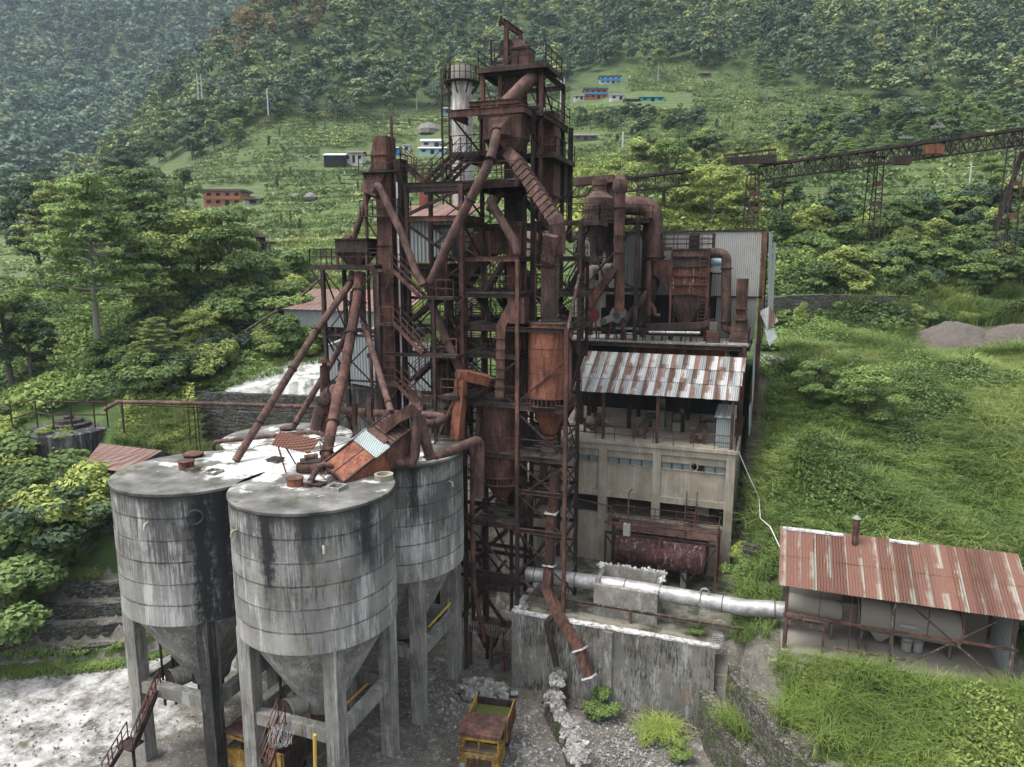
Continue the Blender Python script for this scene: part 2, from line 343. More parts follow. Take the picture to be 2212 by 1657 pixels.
M['scrap']=plain('grey_machine_scrap',(.12,.1,.085),.8,.6,3); M['machine_grey']=plain('dusty_machine_grey',(.2,.2,.19),.8,.3); M['pale_blue']=plain('pale_blue_motor',(.25,.4,.45),.6)
M['dusty_tan']=plain('tan_dust_coated_steel',(.22,.2,.17),.95,.35,1.5)
M['redbox']=plain('dull_red_paint',(.2,.045,.035),.8,.4); M['wood']=plain('old_timber',(.16,.12,.09))
def gravelpile():
    t=NT('grey_gravel'); p=t.pos(); c=t.ramp(t.noise(t.vmul(p,(1,1,1)),7,8,.85),[(.35,(.04,.034,.029)),(.58,(.11,.094,.08)),(.7,(.24,.215,.19))]); t.bump(t.noise(p,6,8,.8),1,.12); return t.done(c,.95)
M['gravel']=gravelpile()
def rubble():
    t=NT('broken_white_stone'); p=t.pos(); c=t.ramp(t.noise(p,2.5,6,.7),[(.35,(.09,.086,.08)),(.55,(.22,.214,.2)),(.7,(.4,.4,.385))]); t.bump(t.noise(p,8,5),.6,.04); return t.done(c,.95)
M['rubble']=rubble()
M['rubble_dark']=plain('dark_brown_boulders',(.13,.115,.1),.9,.6,3)
def leaf(name,dark,light,yellow,trans=.3):
    dark,light,yellow=[(min(.6,c[0]*1.75),min(.6,c[1]*1.45),min(.6,c[2]*1.6)) for c in (dark,light,yellow)]
    t=NT(name); a=t.attr('tint').outputs['Fac']; f=t.math('ADD',t.math('MULTIPLY',a,.75),t.math('MULTIPLY',t.rnd(),.25))
    c=t.ramp(f,[(.1,dark),(.55,light),(.95,yellow)])
    c=t.mix(t.ramp(t.noise(t.pos(),.12,3),[(.4,0),(.65,.45)]),c,tuple(x*.55 for x in dark))
    t.done(c,.65,0,.25)
    tr=t.n.new('ShaderNodeBsdfTranslucent'); t.link(c,tr.inputs[0]); mx=t.n.new('ShaderNodeMixShader'); mx.inputs[0].default_value=trans
    t.link(t.b.outputs[0],mx.inputs[1]); t.link(tr.outputs[0],mx.inputs[2]); out=[n for n in t.n if n.type=='OUTPUT_MATERIAL'][0]; t.link(mx.outputs[0],out.inputs[0]); return t.m
M['leaf']=leaf('broad_green_leaves',(.03,.06,.02),(.085,.155,.038),(.19,.27,.06))
M['leaf_dark']=leaf('dark_green_leaves',(.015,.035,.018),(.04,.08,.032),(.08,.135,.045))
M['leaf_forest']=leaf('forest_leaves',(.018,.042,.022),(.05,.1,.045),(.13,.19,.06),.15)
M['leaf_yellow']=leaf('yellow_green_leaves',(.05,.09,.025),(.15,.22,.05),(.28,.35,.08))
M['leaf_autumn']=leaf('ochre_leaves',(.045,.055,.025),(.10,.095,.032),(.15,.12,.045))
M['grass']=leaf('tall_grass_blades',(.03,.065,.02),(.085,.155,.035),(.21,.28,.085),.3)
M['grass_bright']=leaf('bright_foreground_grass',(.045,.09,.022),(.13,.21,.04),(.27,.33,.09),.35)
M['leaf_far_hazed']=leaf('haze_tinted_forest_leaves',(.02,.05,.032),(.05,.11,.06),(.11,.17,.08),.15)  # leaf green lightened towards blue, part of the distance haze mixed into the colour
M['corn']=leaf('maize_leaves',(.04,.08,.03),(.12,.19,.06),(.28,.33,.14),.25)
# ------------------------------------------------------------------ terrain
rng=np.random.default_rng(7); random.seed(7)
def az(u,v,z): return tuple(qz(0,u,v,z))
def ad(u,v,D): return tuple(qd(0,u,v,D))
def ap(u,D,z):
    p=qd(0,u,600,D); return (p.x,p.y,z)
ANCH=[az(0,1240,4.2),az(250,1240,4.2),az(0,1100,7),az(200,1100,7.5),az(100,1000,11),az(30,950,12.5),(-44,-10,7.5),(-43,-5,9),(-38,-2,9.5),az(430,960,11.5),(-49,6,16),(-44,8,16.8),(-38,8,17),
 (-30,2,10),(-24,8,14),(-34,16,17.5),(-20,18,18),az(600,800,17.2),az(700,870,16.2),az(560,760,18.6),(-50,-8,11.5),(-56,-4,14),ap(145,64,11.6),ap(145,57,10.8),ap(90,64,12),ad(0,700,92),ad(200,800,78),ad(400,700,90),ad(300,600,125),ad(0,560,150),
 ad(500,560,125),ad(600,480,155),ad(480,440,185),ad(700,400,200),ad(600,300,255),ad(850,330,255),ad(450,300,290),ad(200,430,250),ad(200,500,190),ad(900,240,310),ad(1400,210,262),ad(1700,200,290),ad(2211,230,255),
 ad(1300,300,215),ad(1500,350,170),ad(1400,470,112),ad(1800,420,128),ad(2211,420,122),ad(2000,300,190),ad(2211,300,180),ad(1700,560,96),ad(2000,560,96),ad(2211,600,92),ad(1800,705,80.5),ad(2050,705,79),ad(1660,725,80),ad(1800,632,86),ad(2100,660,86),ad(1680,630,88),
 ad(1700,760,72),ad(2000,780,70),ad(2211,790,68),ad(1700,1000,49),ad(1900,1000,50),ad(2211,1000,48),ad(1750,1120,45),ad(2100,1150,43),(3.0,-11.6,7.0),(14.5,-11.4,7.0),(3.5,-7,7.2),(14.5,-7,7.3),(4,-5,9.8),(15,-5,10.2),(24,-6,10.5),(24,-12,7.5),
 (8,-14,6.2),(15,-15,6.0),(6,-18,5.0),(12,-19,4.6),(20,-18,5.5),(4,-14,5.4),(30,-20,6),(1.2,-1,6.5),(1.5,4,10.5),(1.5,10,16),(2,14,19),(4,20,19.6),(-6,16,19.5),(8,26,19.8),
 (0,-30,0),(10,-35,0),(25,-40,1),(-20,-40,0),(-50,-40,0),(-60,-25,3),(-75,-10,9),(-80,-40,3),(40,-20,9),(50,0,15),(60,-40,5),
 ad(900,0,460),ad(1105,100,400),ad(1500,0,420),ad(2000,0,370),ad(2211,0,360),ad(1800,130,320),ad(2211,130,300),ad(620,0,400),ad(500,100,380),ad(380,200,370),ad(290,330,330),ad(180,430,290),
 ap(1105,560,255),ap(1500,560,260),ap(2000,520,250),ap(2300,480,230),ap(620,540,150),ap(300,420,70),ap(100,330,52),ap(-100,300,40),ap(-300,200,30),ap(-200,110,20),ap(2500,300,100),ap(2500,120,45),ap(2500,70,22),ap(400,520,90)]
ANCH=np.array([list(a) for a in ANCH])
def tps_fit(P,lam=.3):
    n=len(P); X=P[:,:2]/100.
    d=np.linalg.norm(X[:,None]-X[None],axis=2); K=np.where(d>0,d*d*np.log(np.maximum(d,1e-9)),0)+lam*1e-3*np.eye(n)
    A=np.zeros((n+3,n+3)); A[:n,:n]=K; A[:n,n]=1; A[:n,n+1:]=X; A[n,:n]=1; A[n+1:,:n]=X.T
    w=np.linalg.solve(A,np.concatenate([P[:,2],[0,0,0]])); return X,w
def tps_eval(fit,x,y):
    X,w=fit; n=len(X); q=np.stack([x,y],-1).reshape(-1,2)/100.; out=np.empty(len(q))
    for i in range(0,len(q),20000):
        s=q[i:i+20000]; d=np.linalg.norm(s[:,None]-X[None],axis=2); out[i:i+20000]=np.where(d>0,d*d*np.log(np.maximum(d,1e-9)),0)@w[:n]+w[n]+s@w[n+1:]
    return out.reshape(np.shape(x))
TF=tps_fit(ANCH)
def pip(x,y,poly):
    poly=np.array(poly,float); ins=np.zeros(np.shape(x),bool); n=len(poly); j=n-1
    for i in range(n):
        xi,yi=poly[i]; xj,yj=poly[j]
        c=((yi>y)!=(yj>y))&(x<(xj-xi)*(y-yi)/((yj-yi) or 1e-9)+xi); ins^=c; j=i
    return ins
_g=rng.random((64,64))
def vnoise(x,y,s):
    x=np.asarray(x)/s; y=np.asarray(y)/s; xi=np.floor(x).astype(int); yi=np.floor(y).astype(int); fx=x-xi; fy=y-yi; fx=fx*fx*(3-2*fx); fy=fy*fy*(3-2*fy)
    g=lambda a,b:_g[a%64,b%64]
    return (g(xi,yi)*(1-fx)+g(xi+1,yi)*fx)*(1-fy)+(g(xi,yi+1)*(1-fx)+g(xi+1,yi+1)*fx)*fy
def fbm(x,y,s): return sum(vnoise(x+i*37,y-i*53,s/2**i)*.5**i for i in range(4))/1.875
YARD=[(-90,-60),(-90,-24),(-62,-22.5),(-49,-20.6),(-41.5,-16.8),(-37.5,-12.2),(-31,-8.3),(-13.4,-8),(-13.4,2.5),(-21,2.5),(-21,-2),(-13.3,-2),(-13.3,-10.0),(-.2,-10.0),(.6,-12.5),(2.4,-15.4),(4.5,-18.5),(9,-23),(20,-27),(40,-29),(40,-60)]
YARD=[(-90,-60),(-90,-24),(-62,-22.5),(-49,-20.6),(-41.5,-16.8),(-37.5,-12.2),(-31,-8.3),(-21,-8),(-21,3),(-12.8,3),(-12.8,-9.7),(-.2,-9.7),(.6,-12.5),(2.4,-15.4),(4.5,-18.5),(9,-23),(20,-27),(40,-29),(40,-60)]
LEDGE=[(-12.8,-9.7),(-.1,-9.7),(.6,-3),(.4,1),(-12.8,1)]
TB=np.array([(-90,-23.6),(-62,-22.1),(-49,-20.2),(-42,-16.6),(-38,-12.4),(-35,-10.6)])
G2=[tuple(qd(0,u,900,D))[:2] for u,D in ((424,70.8),(800,70.2),(800,50),(424,52))]
G3=[tuple(qd(0,u,900,D))[:2] for u,D in ((424,71.4),(800,70.8),(800,84),(500,84),(424,78))]
BK1=[(-.2,-9.7),(.6,-12.5),(2.4,-15.4),(4.5,-18.5),(9,-23),(15,-25.5),(15.5,-24.3),(9.5,-22),(6.2,-19),(4,-16.4),(2.6,-13.5),(1.2,-11.5),(1,-9.7)]
SHEDF=[(2.3,-12.2),(15.6,-12.2),(15.6,-6.8),(2.3,-6.8)]
BLD=[(-18,0.5),(.25,.5),(.25,15),(-18,15)]
FIELDPOLY=[(600,250),(1040,225),(1190,225),(1200,130),(1500,125),(1560,190),(1800,225),(1780,300),(1560,420),(1240,440),(1000,560),(540,590),(420,460),(470,380)]
def hgt(x,y):
    x=np.asarray(x,float); y=np.asarray(y,float); z=tps_eval(TF,x,y)
    d=np.hypot(x-CAM.x,y-CAM.y)
    z=z+(fbm(x,y,14)-.5)*np.clip((d-60)/60,0.25,2.2)+(fbm(x+90,y,50)-.5)*np.clip((d-110)/30,0,8)
    # field terraces on the open slope
    m=np.clip((d-95)/20,0,1)*np.clip((330-d)/40,0,1); st=2.0+.0*z; k=np.floor(z/st); fr=z/st-k; zt=(k+np.clip((fr-.72)/.28,0,1)**1.0)*st
    z=z*(1-m*.85)+zt*m*.85
    y0=pip(x,y,YARD); z=np.where(y0,0+(fbm(x,y,5)-.5)*.25,z)
    tt_=y-np.interp(x,TB[:,0],TB[:,1]); z=np.where((x<-35.5)&(tt_>=.35)&(tt_<6.2),np.clip(np.floor(tt_/1.35)+1,0,4)*1.05-.05,z)
    z=np.where(pip(x,y,G2)&(~y0),np.minimum(z,10.2),z); z=np.where(pip(x,y,G3),15.8+np.maximum(-(x-CAM.x)*.342+(y-CAM.y)*.94-72,0)*.26+(fbm(x,y,4)-.5)*.3,z)
    z=np.where(pip(x,y,LEDGE),5.5,z); z=np.where(pip(x,y,SHEDF),6.9,z); z=np.where(pip(x,y,BK1),2.45+(fbm(x,y,2)-.5)*.3,z)
    z=np.where(pip(x,y,BLD),5.4,z)
    return z
def axis(segs):
    o=[]
    for a,b,s in segs:
        n=max(1,int(round((b-a)/s))); o+=list(np.linspace(a,b,n,endpoint=False))
    return np.array(o+[segs[-1][1]])
gx=axis([(-620,-300,9),(-300,-150,3.5),(-150,-62,1.6),(-62,38,.5),(38,110,1.6),(110,260,4),(260,420,10)])
gy=axis([(-62,-45,2),(-45,42,.5),(42,230,1.6),(230,330,3),(330,560,8)])
GX,GY=np.meshgrid(gx,gy); GZ=hgt(GX,GY)
def grid_mesh(name,X,Y,Z,mat,attrs=None):
    ny,nx=X.shape; me=bpy.data.meshes.new(name); co=np.stack([X,Y,Z],-1).reshape(-1,3).astype(np.float32)
    i=np.arange(ny-1)[:,None]*nx+np.arange(nx-1)[None]; q=np.stack([i,i+1,i+nx+1,i+nx],-1).reshape(-1,4).astype(np.int32)
    me.vertices.add(len(co)); me.vertices.foreach_set('co',co.ravel()); me.loops.add(q.size); me.loops.foreach_set('vertex_index',q.ravel())
    me.polygons.add(len(q)); me.polygons.foreach_set('loop_start',np.arange(0,q.size,4,dtype=np.int32)); me.polygons.foreach_set('use_smooth',np.ones(len(q),bool)); me.update(calc_edges=True)
    for k,a in (attrs or {}).items():
        at=me.attributes.new(k,'FLOAT','POINT'); at.data.foreach_set('value',a.ravel().astype(np.float32))
    me.materials.append(mat); o=bpy.data.objects.new(name,me); scene.collection.objects.link(o); return o
# ground cover masks: gravel yard (1), white lime (2), grass otherwise; they follow the real places
def blur_edge(m,x,y): return m
PLAT=[(-50,5),(-36,3.5),(-30,4),(-26,8),(-28,20),(-36,22),(-44,20),(-50,12)]
ROADR=[(1,15),(6.5,16),(7.5,19),(1,19)]
def masks(x,y):
    yard=pip(x,y,YARD).astype(float)
    plat=pip(x,y,PLAT).astype(float); led=pip(x,y,LEDGE).astype(float); bl=(pip(x,y,BLD)|pip(x,y,SHEDF)).astype(float); rd=pip(x,y,ROADR).astype(float)*.6
    rocky=pip(x,y,[(.3,-8),(3,-8),(2.6,2),(2.5,14),(.3,14)]).astype(float)
    bank=(pip(x,y,[(-.8,-8.6),(3.2,-8.6),(3.4,-10.5),(4,-14),(5.5,-17.5),(11,-22),(18,-24),(18,-28),(8,-24),(5.5,-22),(2.0,-15.4)])|pip(x,y,[(-36,-9),(-12,-9),(-12,16),(-20,17),(-36,5)])).astype(float)
    tw=pip(x,y,[(-58,-20),(-37,-12),(-28,-8),(-28,6),(-58,3)])&(~pip(x,y,[(-70,-30),(-44,-13),(-44,3),(-70,0)]))
    tt_=y-np.interp(x,TB[:,0],TB[:,1]); tw=tw|((x<-35.5)&(x>-80)&(tt_>-.3)&(tt_<6.0))
    return np.clip(yard+led+bl+rocky*.8+bank+tw.astype(float),0,1), np.clip(plat*.75+rd+yard*np.clip(.5+(-x-34)/14,0.2,.58)*1.0,0,1), led
a1,a2,a3=masks(GX,GY)
d_=np.hypot(GX-CAM.x,GY-CAM.y); a4=np.clip((d_-100)/20,0,1)*np.clip((320-d_)/40,0,1)
def ground_mat():
    t=NT('ground'); p=t.pos(); flat=t.vmul(p,(1,1,0))
    gr=t.ramp(t.noise(flat,.35,8,.7),[(.3,(.022,.036,.014)),(.5,(.04,.066,.02)),(.68,(.08,.105,.038))])
    gr=t.mix(t.ramp(t.noise(flat,.07,5,.7),[(.55,0),(.68,.35)]),gr,(.13,.1,.06))
    so=t.ramp(t.noise(p,1.2,9,.78),[(.3,(.045,.04,.034)),(.5,(.1,.092,.08)),(.68,(.17,.158,.14))])
    so=t.mix(t.ramp(t.noise(flat,.6,6,.65),[(.56,0),(.64,.7)]),so,(.045,.05,.02))
    so=t.mix(t.ramp(t.noise(p,6,5,.85),[(.6,0),(.66,.85)]),so,(.5,.5,.47))
    z_=t.sep(p)[2]; fm=t.attr('field').outputs['Fac']; fr=t.math('FRACT',t.math('DIVIDE',t.math('ADD',z_,t.math('MULTIPLY',t.noise(flat,.25,4),.8)),2.0)); fs=t.mix(t.ramp(fr,[(.0,1),(.12,0),(.74,0),(.8,1)]),t.mix(t.noise(flat,1.1,5,.7),(.045,.062,.026),(.11,.12,.06)),(.055,.095,.026)); fs=t.mix(t.ramp(fr,[(.66,0),(.7,1),(.75,0)]),fs,(.03,.03,.02)); gr=t.mix(fm,gr,fs)
    yd=t.attr('yard').outputs['Fac']; wh=t.attr('lime').outputs['Fac']
    e=t.math('SUBTRACT',t.noise(p,1.4,4),.5)
    c=t.mix(t.ramp(t.math('ADD',yd,t.math('MULTIPLY',e,.5)),[(.45,0),(.55,1)]),gr,so)
    wf=t.math('ADD',t.math('MULTIPLY',wh,.36),t.noise(p,.55,9,.72))
    wc=t.ramp(t.noise(p,4,6,.8),[(.3,(.26,.255,.245)),(.6,(.42,.418,.405))])
    wm=t.math('MULTIPLY',t.ramp(wf,[(.62,0),(.8,1)]),t.ramp(wh,[(.05,0),(.1,1)]))
    c=t.mix(wm,c,wc)
    ld=t.attr('ledge').outputs['Fac']; lc=t.mix(t.ramp(t.noise(flat,.7,6,.7),[(.42,0),(.55,1)]),(.05,.055,.035),(.16,.15,.12)); lc=t.mix(t.ramp(t.noise(flat,.5,5,.6),[(.6,0),(.64,.8)]),lc,(.3,.28,.23))
    c=t.mix(ld,c,lc)
    t.bump(t.noise(p,3,9,.8),.7,.15); return t.done(c,.95,0,.15)
g=kind(grid_mesh('ground',GX,GY,GZ,ground_mat(),{'yard':a1,'lime':a2,'ledge':a3,'field':a4}),'structure')
# far mountain across the side valley
FA=np.array([list(a) for a in [ad(0,430,430),ad(0,0,850),ad(0,-300,1250),ad(560,0,900),ad(560,-300,1300),ad(300,100,760),ad(150,250,620),ad(330,300,560),ad(0,250,640),ad(450,150,700),ad(150,350,520),ad(-300,0,800),ad(-300,400,420),ad(700,100,900),ad(800,-100,1100),ad(100,100,760),ad(250,200,720),
   ap(200,400,28),ap(-200,380,20),ap(400,470,30),ap(600,600,60),ap(800,700,120)]])
FF=tps_fit(FA)
def hfar(x,y):
    z=tps_eval(FF,x,y); return z+(fbm(x,y,120)-.5)*60+(fbm(x+30,y,40)-.5)*14
fx,fy=np.meshgrid(np.arange(-1500,-60,14.),np.arange(120,1400,14.)); FZ=hfar(fx,fy)
lo=hgt(np.clip(fx,-620,420),np.clip(fy,-62,560)); FZ=np.where((lo>FZ)&(fx>-600)&(fy<540),FZ-25,FZ)
kind(grid_mesh('far_mountain',fx,fy,FZ,ground_mat()),'structure')
# ------------------------------------------------------------------ vegetation
HB=[(437,565,400,448),(695,790,322,358),(800,890,310,350),(900,966,295,336),(955,1050,222,247),(1236,1350,158,222),(1345,1490,200,228),(1236,1292,286,306),(1828,1870,326,342),(1508,1540,154,168),(905,945,270,296)]
def near_house(u,v,pad=0):
    k=np.zeros(np.shape(u),bool)
    for a,b,c,d in HB: k|=(u>a-6)&(u<b+6)&(v>c-2)&(v<d+9+pad)
    return k
def quads_mesh(name,co,tint,mat,smooth=False,extra=None):
    """co: (n,4,3) quads, tint: (n,)"""
    n=len(co); me=bpy.data.meshes.new(name); me.vertices.add(n*4); me.vertices.foreach_set('co',co.astype(np.float32).ravel())
    me.loops.add(n*4); me.loops.foreach_set('vertex_index',np.arange(n*4,dtype=np.int32)); me.polygons.add(n); me.polygons.foreach_set('loop_start',np.arange(0,n*4,4,dtype=np.int32)); me.update(calc_edges=True)
    at=me.attributes.new('tint','FLOAT','FACE'); at.data.foreach_set('value',tint.astype(np.float32)); me.materials.append(mat); return me
def leaf_quads(c,nrm,size,r,asp=.6):
    """quads centred at c facing roughly nrm (jittered)"""
    n=len(c); k=nrm+r.normal(0,.55,(n,3)); k/=np.linalg.norm(k,axis=1)[:,None]+1e-9
    a=r.normal(size=(n,3)); a-=k*(a*k).sum(1)[:,None]; a/=np.linalg.norm(a,axis=1)[:,None]+1e-9; b=np.cross(k,a)
    s=(size*r.uniform(.6,1.35,n))[:,None]; a=a*s; b=b*s*asp
    return np.stack([c-a,c-b*.9+a*.1,c+a,c+b],1)
def clump_pts(r,centres,radii,n,flat=.7):
    """points on the shells of clumps, returns positions, normals, clump index"""
    w=radii**2; idx=r.choice(len(centres),n,p=w/w.sum()); d=r.normal(size=(n,3)); d[:,2]=np.abs(d[:,2])*.9-.25*np.abs(r.normal(size=n)); d/=np.linalg.norm(d,axis=1)[:,None]
    rad=radii[idx]*r.uniform(.55,1.08,n)**.6; P=centres[idx]+d*rad[:,None]*np.array([1,1,flat]); nn=d.copy(); nn[:,2]+=.55; return P,nn,idx
def crown(kind_,seed,H,W,nleaf,size):
    """H: tree height, W: crown width; returns clump centres + radii in tree space"""
    r=np.random.default_rng(seed); C=[];Rr=[]
    if kind_=='round':
        n=26
        for i in range(n):
            a=r.uniform(0,6.28); t=r.uniform(0,1); h=.32+.62*t; rad=W/2*math.sin(math.pi*(.18+.74*t))*r.uniform(.35,.95)
            C.append((rad*math.cos(a),rad*math.sin(a),H*h)); Rr.append(W*r.uniform(.1,.19))
    elif kind_=='layer':
        for lv in range(9):
            h=.38+.6*lv/8; rad=W/2*(1.02-.75*(lv/8)**1.3); m=6 if lv<7 else 3; off=r.uniform(0,6.28)
            for k in range(m):
                a=off+k*6.28/m+r.uniform(-.3,.3)
                for q in (.5,.9):
                    C.append((rad*q*math.cos(a),rad*q*math.sin(a),H*(h+.03*q+r.uniform(-.03,.03)))); Rr.append(W*.095*r.uniform(.8,1.3)*(1.2-.4*q))
    elif kind_=='column':
        for i in range(16):
            t=i/15; a=r.uniform(0,6.28); rad=W*.16; C.append((rad*math.cos(a),rad*math.sin(a),H*(.3+.66*t))); Rr.append(W*.3*(1-.4*abs(t-.4)))
    elif kind_=='bush':
        for i in range(16):
            a=r.uniform(0,6.28); t=r.uniform(0,1); rad=W/2*math.sqrt(r.uniform(0,1))*.8; C.append((rad*math.cos(a),rad*math.sin(a),H*r.uniform(.2,.85)*(1-.5*(rad*2/W)**2))); Rr.append(W*r.uniform(.12,.2))
    elif kind_=='forest':
        for i in range(9):
            a=r.uniform(0,6.28); t=r.uniform(0,1); rad=W/2*r.uniform(.2,.75)*(1-.5*t); C.append((rad*math.cos(a),rad*math.sin(a),H*(.4+.52*t))); Rr.append(W*r.uniform(.2,.3))
    return r,np.array(C),np.array(Rr)
def tree_arrays(kind_,seed,H,W,nleaf,size,flat=None):
    r,C,Rr=crown(kind_,seed,H,W,nleaf,size); fl=flat or {'layer':.42,'round':.72,'column':.9,'bush':.8,'forest':.85}[kind_]
    P,N,idx=clump_pts(r,C,Rr,nleaf,fl); tc=r.uniform(0,1,len(C)); q=leaf_quads(P,N,np.full(nleaf,size),r)
    up=(P[:,2]-C[idx,2])/(Rr[idx]+1e-6); tint=np.clip(.25+.35*tc[idx]+.2*up*.0+r.normal(0,.16,nleaf),0,1); return q,tint,C,Rr,r
TREE={}
def tree_proto(key,kind_,seed,H,W,nleaf,size,mat,bark,tr=.02,branches=10):
    q,tint,C,Rr,r=tree_arrays(kind_,seed,H,W,nleaf,size); me=quads_mesh('crown',q,tint,mat)
    mb=MB(); top=V(r.uniform(-.04,.04)*W,r.uniform(-.04,.04)*W,H*.9)
    mb.tube([(0,0,-1.0),(top.x*.2,top.y*.3,H*.3),(top.x*.6,top.y*.5,H*.6),top],[H*tr*1.25,H*tr,H*tr*.65,H*tr*.2],8)
    for i in list(range(len(C)))[:branches] if kind_!='layer' else range(1,len(C),2):
        c=C[i]; h0=max(H*.2,c[2]-H*(.2 if kind_!='layer' else .03)); b=V(top.x*.5,top.y*.5,h0); m=V((b.x+c[0])/2,(b.y+c[1])/2,(h0+c[2])/2+H*.0)
        mb.tube([b,m,c],[H*tr*.4,H*tr*.26,H*tr*.1],5,False)
    tm=bpy.data.meshes.new('trunk'); tm.from_pydata(mb.v,[],mb.f); tm.materials.append(bark)
    TREE[key]=(me,tm)
def place_tree(key,P,s,label,cat='tree',name='tree',group=None,sz=None,crown='crown',trunk=True,seed=None):
    me,tm=TREE[key]; T=thing(name,label,cat,P,group); T.rotation_euler=(random.uniform(-.05,.05),random.uniform(-.05,.05),random.uniform(0,6.28)); T.scale=(s,s,s*(sz or random.uniform(.9,1.12)))
    o=bpy.data.objects.new(crown,me); scene.collection.objects.link(o); o.parent=T
    if trunk: o2=bpy.data.objects.new('trunk',tm); scene.collection.objects.link(o2); o2.parent=T
    return T
tree_proto('round1','round',1,10,7.5,11000,.135,M['leaf'],M['bark']); tree_proto('round2','round',2,10,6.5,11000,.135,M['leaf'],M['bark']); tree_proto('round3','round',33,10,8.5,8000,.17,M['leaf_yellow'],M['bark'])
tree_proto('dark1','round',3,10,6.5,6500,.17,M['leaf_dark'],M['bark']); tree_proto('layer1','layer',4,10,7.5,13000,.115,M['leaf'],M['bark_pale'],.016); tree_proto('layer2','layer',5,10,6.6,11000,.115,M['leaf_yellow'],M['bark_pale'],.015)
tree_proto('col1','column',6,10,2.6,2600,.2,M['leaf'],M['bark']); tree_proto('col2','column',16,10,3.6,3000,.2,M['leaf_dark'],M['bark'])
tree_proto('bush1','bush',7,3,4,3800,.13,M['leaf'],M['bark'],.02,6); tree_proto('bush2','bush',8,3,4,3800,.12,M['leaf_yellow'],M['bark'],.02,6); tree_proto('bush3','bush',9,3,4,3200,.14,M['leaf_dark'],M['bark'],.02,6)
tree_proto('slim','column',10,10,4.2,3000,.17,M['leaf_yellow'],M['bark_pale'],.012,6); tree_proto('tall_bare','forest',11,14,5,1500,.3,M['leaf_yellow'],M['bark_pale'],.012,6)
tree_proto('auto','round',12,10,7,3500,.3,M['leaf_autumn'],M['bark'])
tree_proto('mid1','round',13,10,7.5,3000,.28,M['leaf_forest'],M['bark']); tree_proto('mid2','round',14,10,6.5,3000,.28,M['leaf_forest'],M['bark']); tree_proto('mid3','round',15,10,8,3000,.28,M['leaf'],M['bark'])
def ground_hit(u,v,near=False):
    r,f=ray(u,v); lo,hi=20.,700.
    ds=np.concatenate([np.arange(25,130,1.),np.arange(130,620,4.)]); P=np.array([list(CAM+r*(d/f)) for d in ds]); h=hgt(P[:,0],P[:,1]); k=np.where(P[:,2]<h)[0]
    if len(k)==0: return None,None
    d=ds[k[0]]; p=CAM+r*(d/f); p.z=float(h[k[0]]); return p,d
def tree_at(key,u,vb,vt,label,**kw):
    """tree whose foot is seen at (u,vb) and whose top reaches (.,vt)"""
    p,d=ground_hit(u,vb)
    if p is None or (vb<460 and any(a-10<u<b+10 and c<vb<d_+22 for a,b,c,d_ in HB)): return None
    r,f=ray(u,vt); top=CAM+r*(d/f); H={'bush1':3,'bush2':3,'bush3':3,'tall_bare':14}.get(key,10)
    s=max(.3,(top.z-p.z)/H); sz=kw.pop('sz',1); wide=kw.pop('wide',1)
    return place_tree(key,p,s*wide,label,sz=sz/wide,**kw)
# trees told apart one by one (feet and tops read off the photograph)
NEAR=[('layer1',215,800,395,'tall tree with tiered spreading branches left of the bushy green tree, bare pale lower trunk',1.),
 ('layer1',330,700,375,'tiered spreading tree with flat crown behind the bushy green tree',1.15),('layer2',130,640,400,'tiered light green tree in the second row at the left',1.1),
 ('dark1',95,640,380,'dark green conical tree left of the tiered tree',.85),('round3',430,690,440,'dense bushy green tree with forked trunk, left of the pair by the valley',1.15),('round2',500,700,430,'dense bushy green tree right of its forked twin, beside the orange house',1.05),
 ('round1',360,730,500,'light green bushy tree in front of the tiered tree',1.1),('dark1',545,690,560,'small dark leafed tree beside the pipe rack',1.1),('round2',30,860,610,'willowy tree at the left edge with drooping foliage and thin trunk',1.1),('dark1',70,850,660,'shadowed slender tree just right of the willowy tree',.9),
 ('layer2',340,830,690,'low flat topped tree on the grassy bank below the tiered tree',1.3),('round3',440,760,660,'small round tree below the bushy pair',1.3),('round1',600,640,560,'bright green rounded tree behind the left red roofed shed',1.3),
 ('round3',1535,500,350,'large bright yellow green tree between the plant and the first trestle',1.35),('round1',1430,470,300,'feathery green tree left of the large bright tree',1.1),('dark1',1685,505,350,'dark thin crowned tree beside the first trestle',1.),
 ('mid2',1805,520,400,'grey green tree between the two trestles',1.1),('round2',2130,440,330,'grey green round tree near the pale pole at the right',1.),('slim',1725,745,655,'slender yellow green sapling in front of the right stone wall',1.),
 ('round1',1870,950,790,'broad dark green bush tree in the middle of the tall grass slope',1.35),('round2',1760,900,770,'smaller bush tree on the grass slope nearer the corrugated building',1.3),('slim',1975,720,660,'leafy sapling left of the gravel heap',1.2),
 ('round3',130,1000,925,'bright green shrub tree in front of the round concrete tank',1.6),('tall_bare',900,250,140,'tall pale slender tree rising from the field left of the chimney',1.),('layer2',845,255,225,'pale spreading tree at the field edge',1.6),
 ('layer1',1655,225,130,'pale tiered tree on the right hand field',1.),('tall_bare',1895,170,50,'bare trunked tall tree before the right forest',.8),('tall_bare',2020,95,0,'bare trunked tall tree high on the right forest slope',.8),('tall_bare',1290,95,35,'pale feathery tall tree left of the blue roofed house, high in the forest',1.),
 ('tall_bare',1420,180,85,'feathery light tree just above the turquoise house',1.3),('slim',915,290,235,'slim leafy tree by the big rock near the chimney',1.)]
for key,u,vb,vt,lab,wd in NEAR: tree_at(key,u,vb,vt,lab,wide=wd)
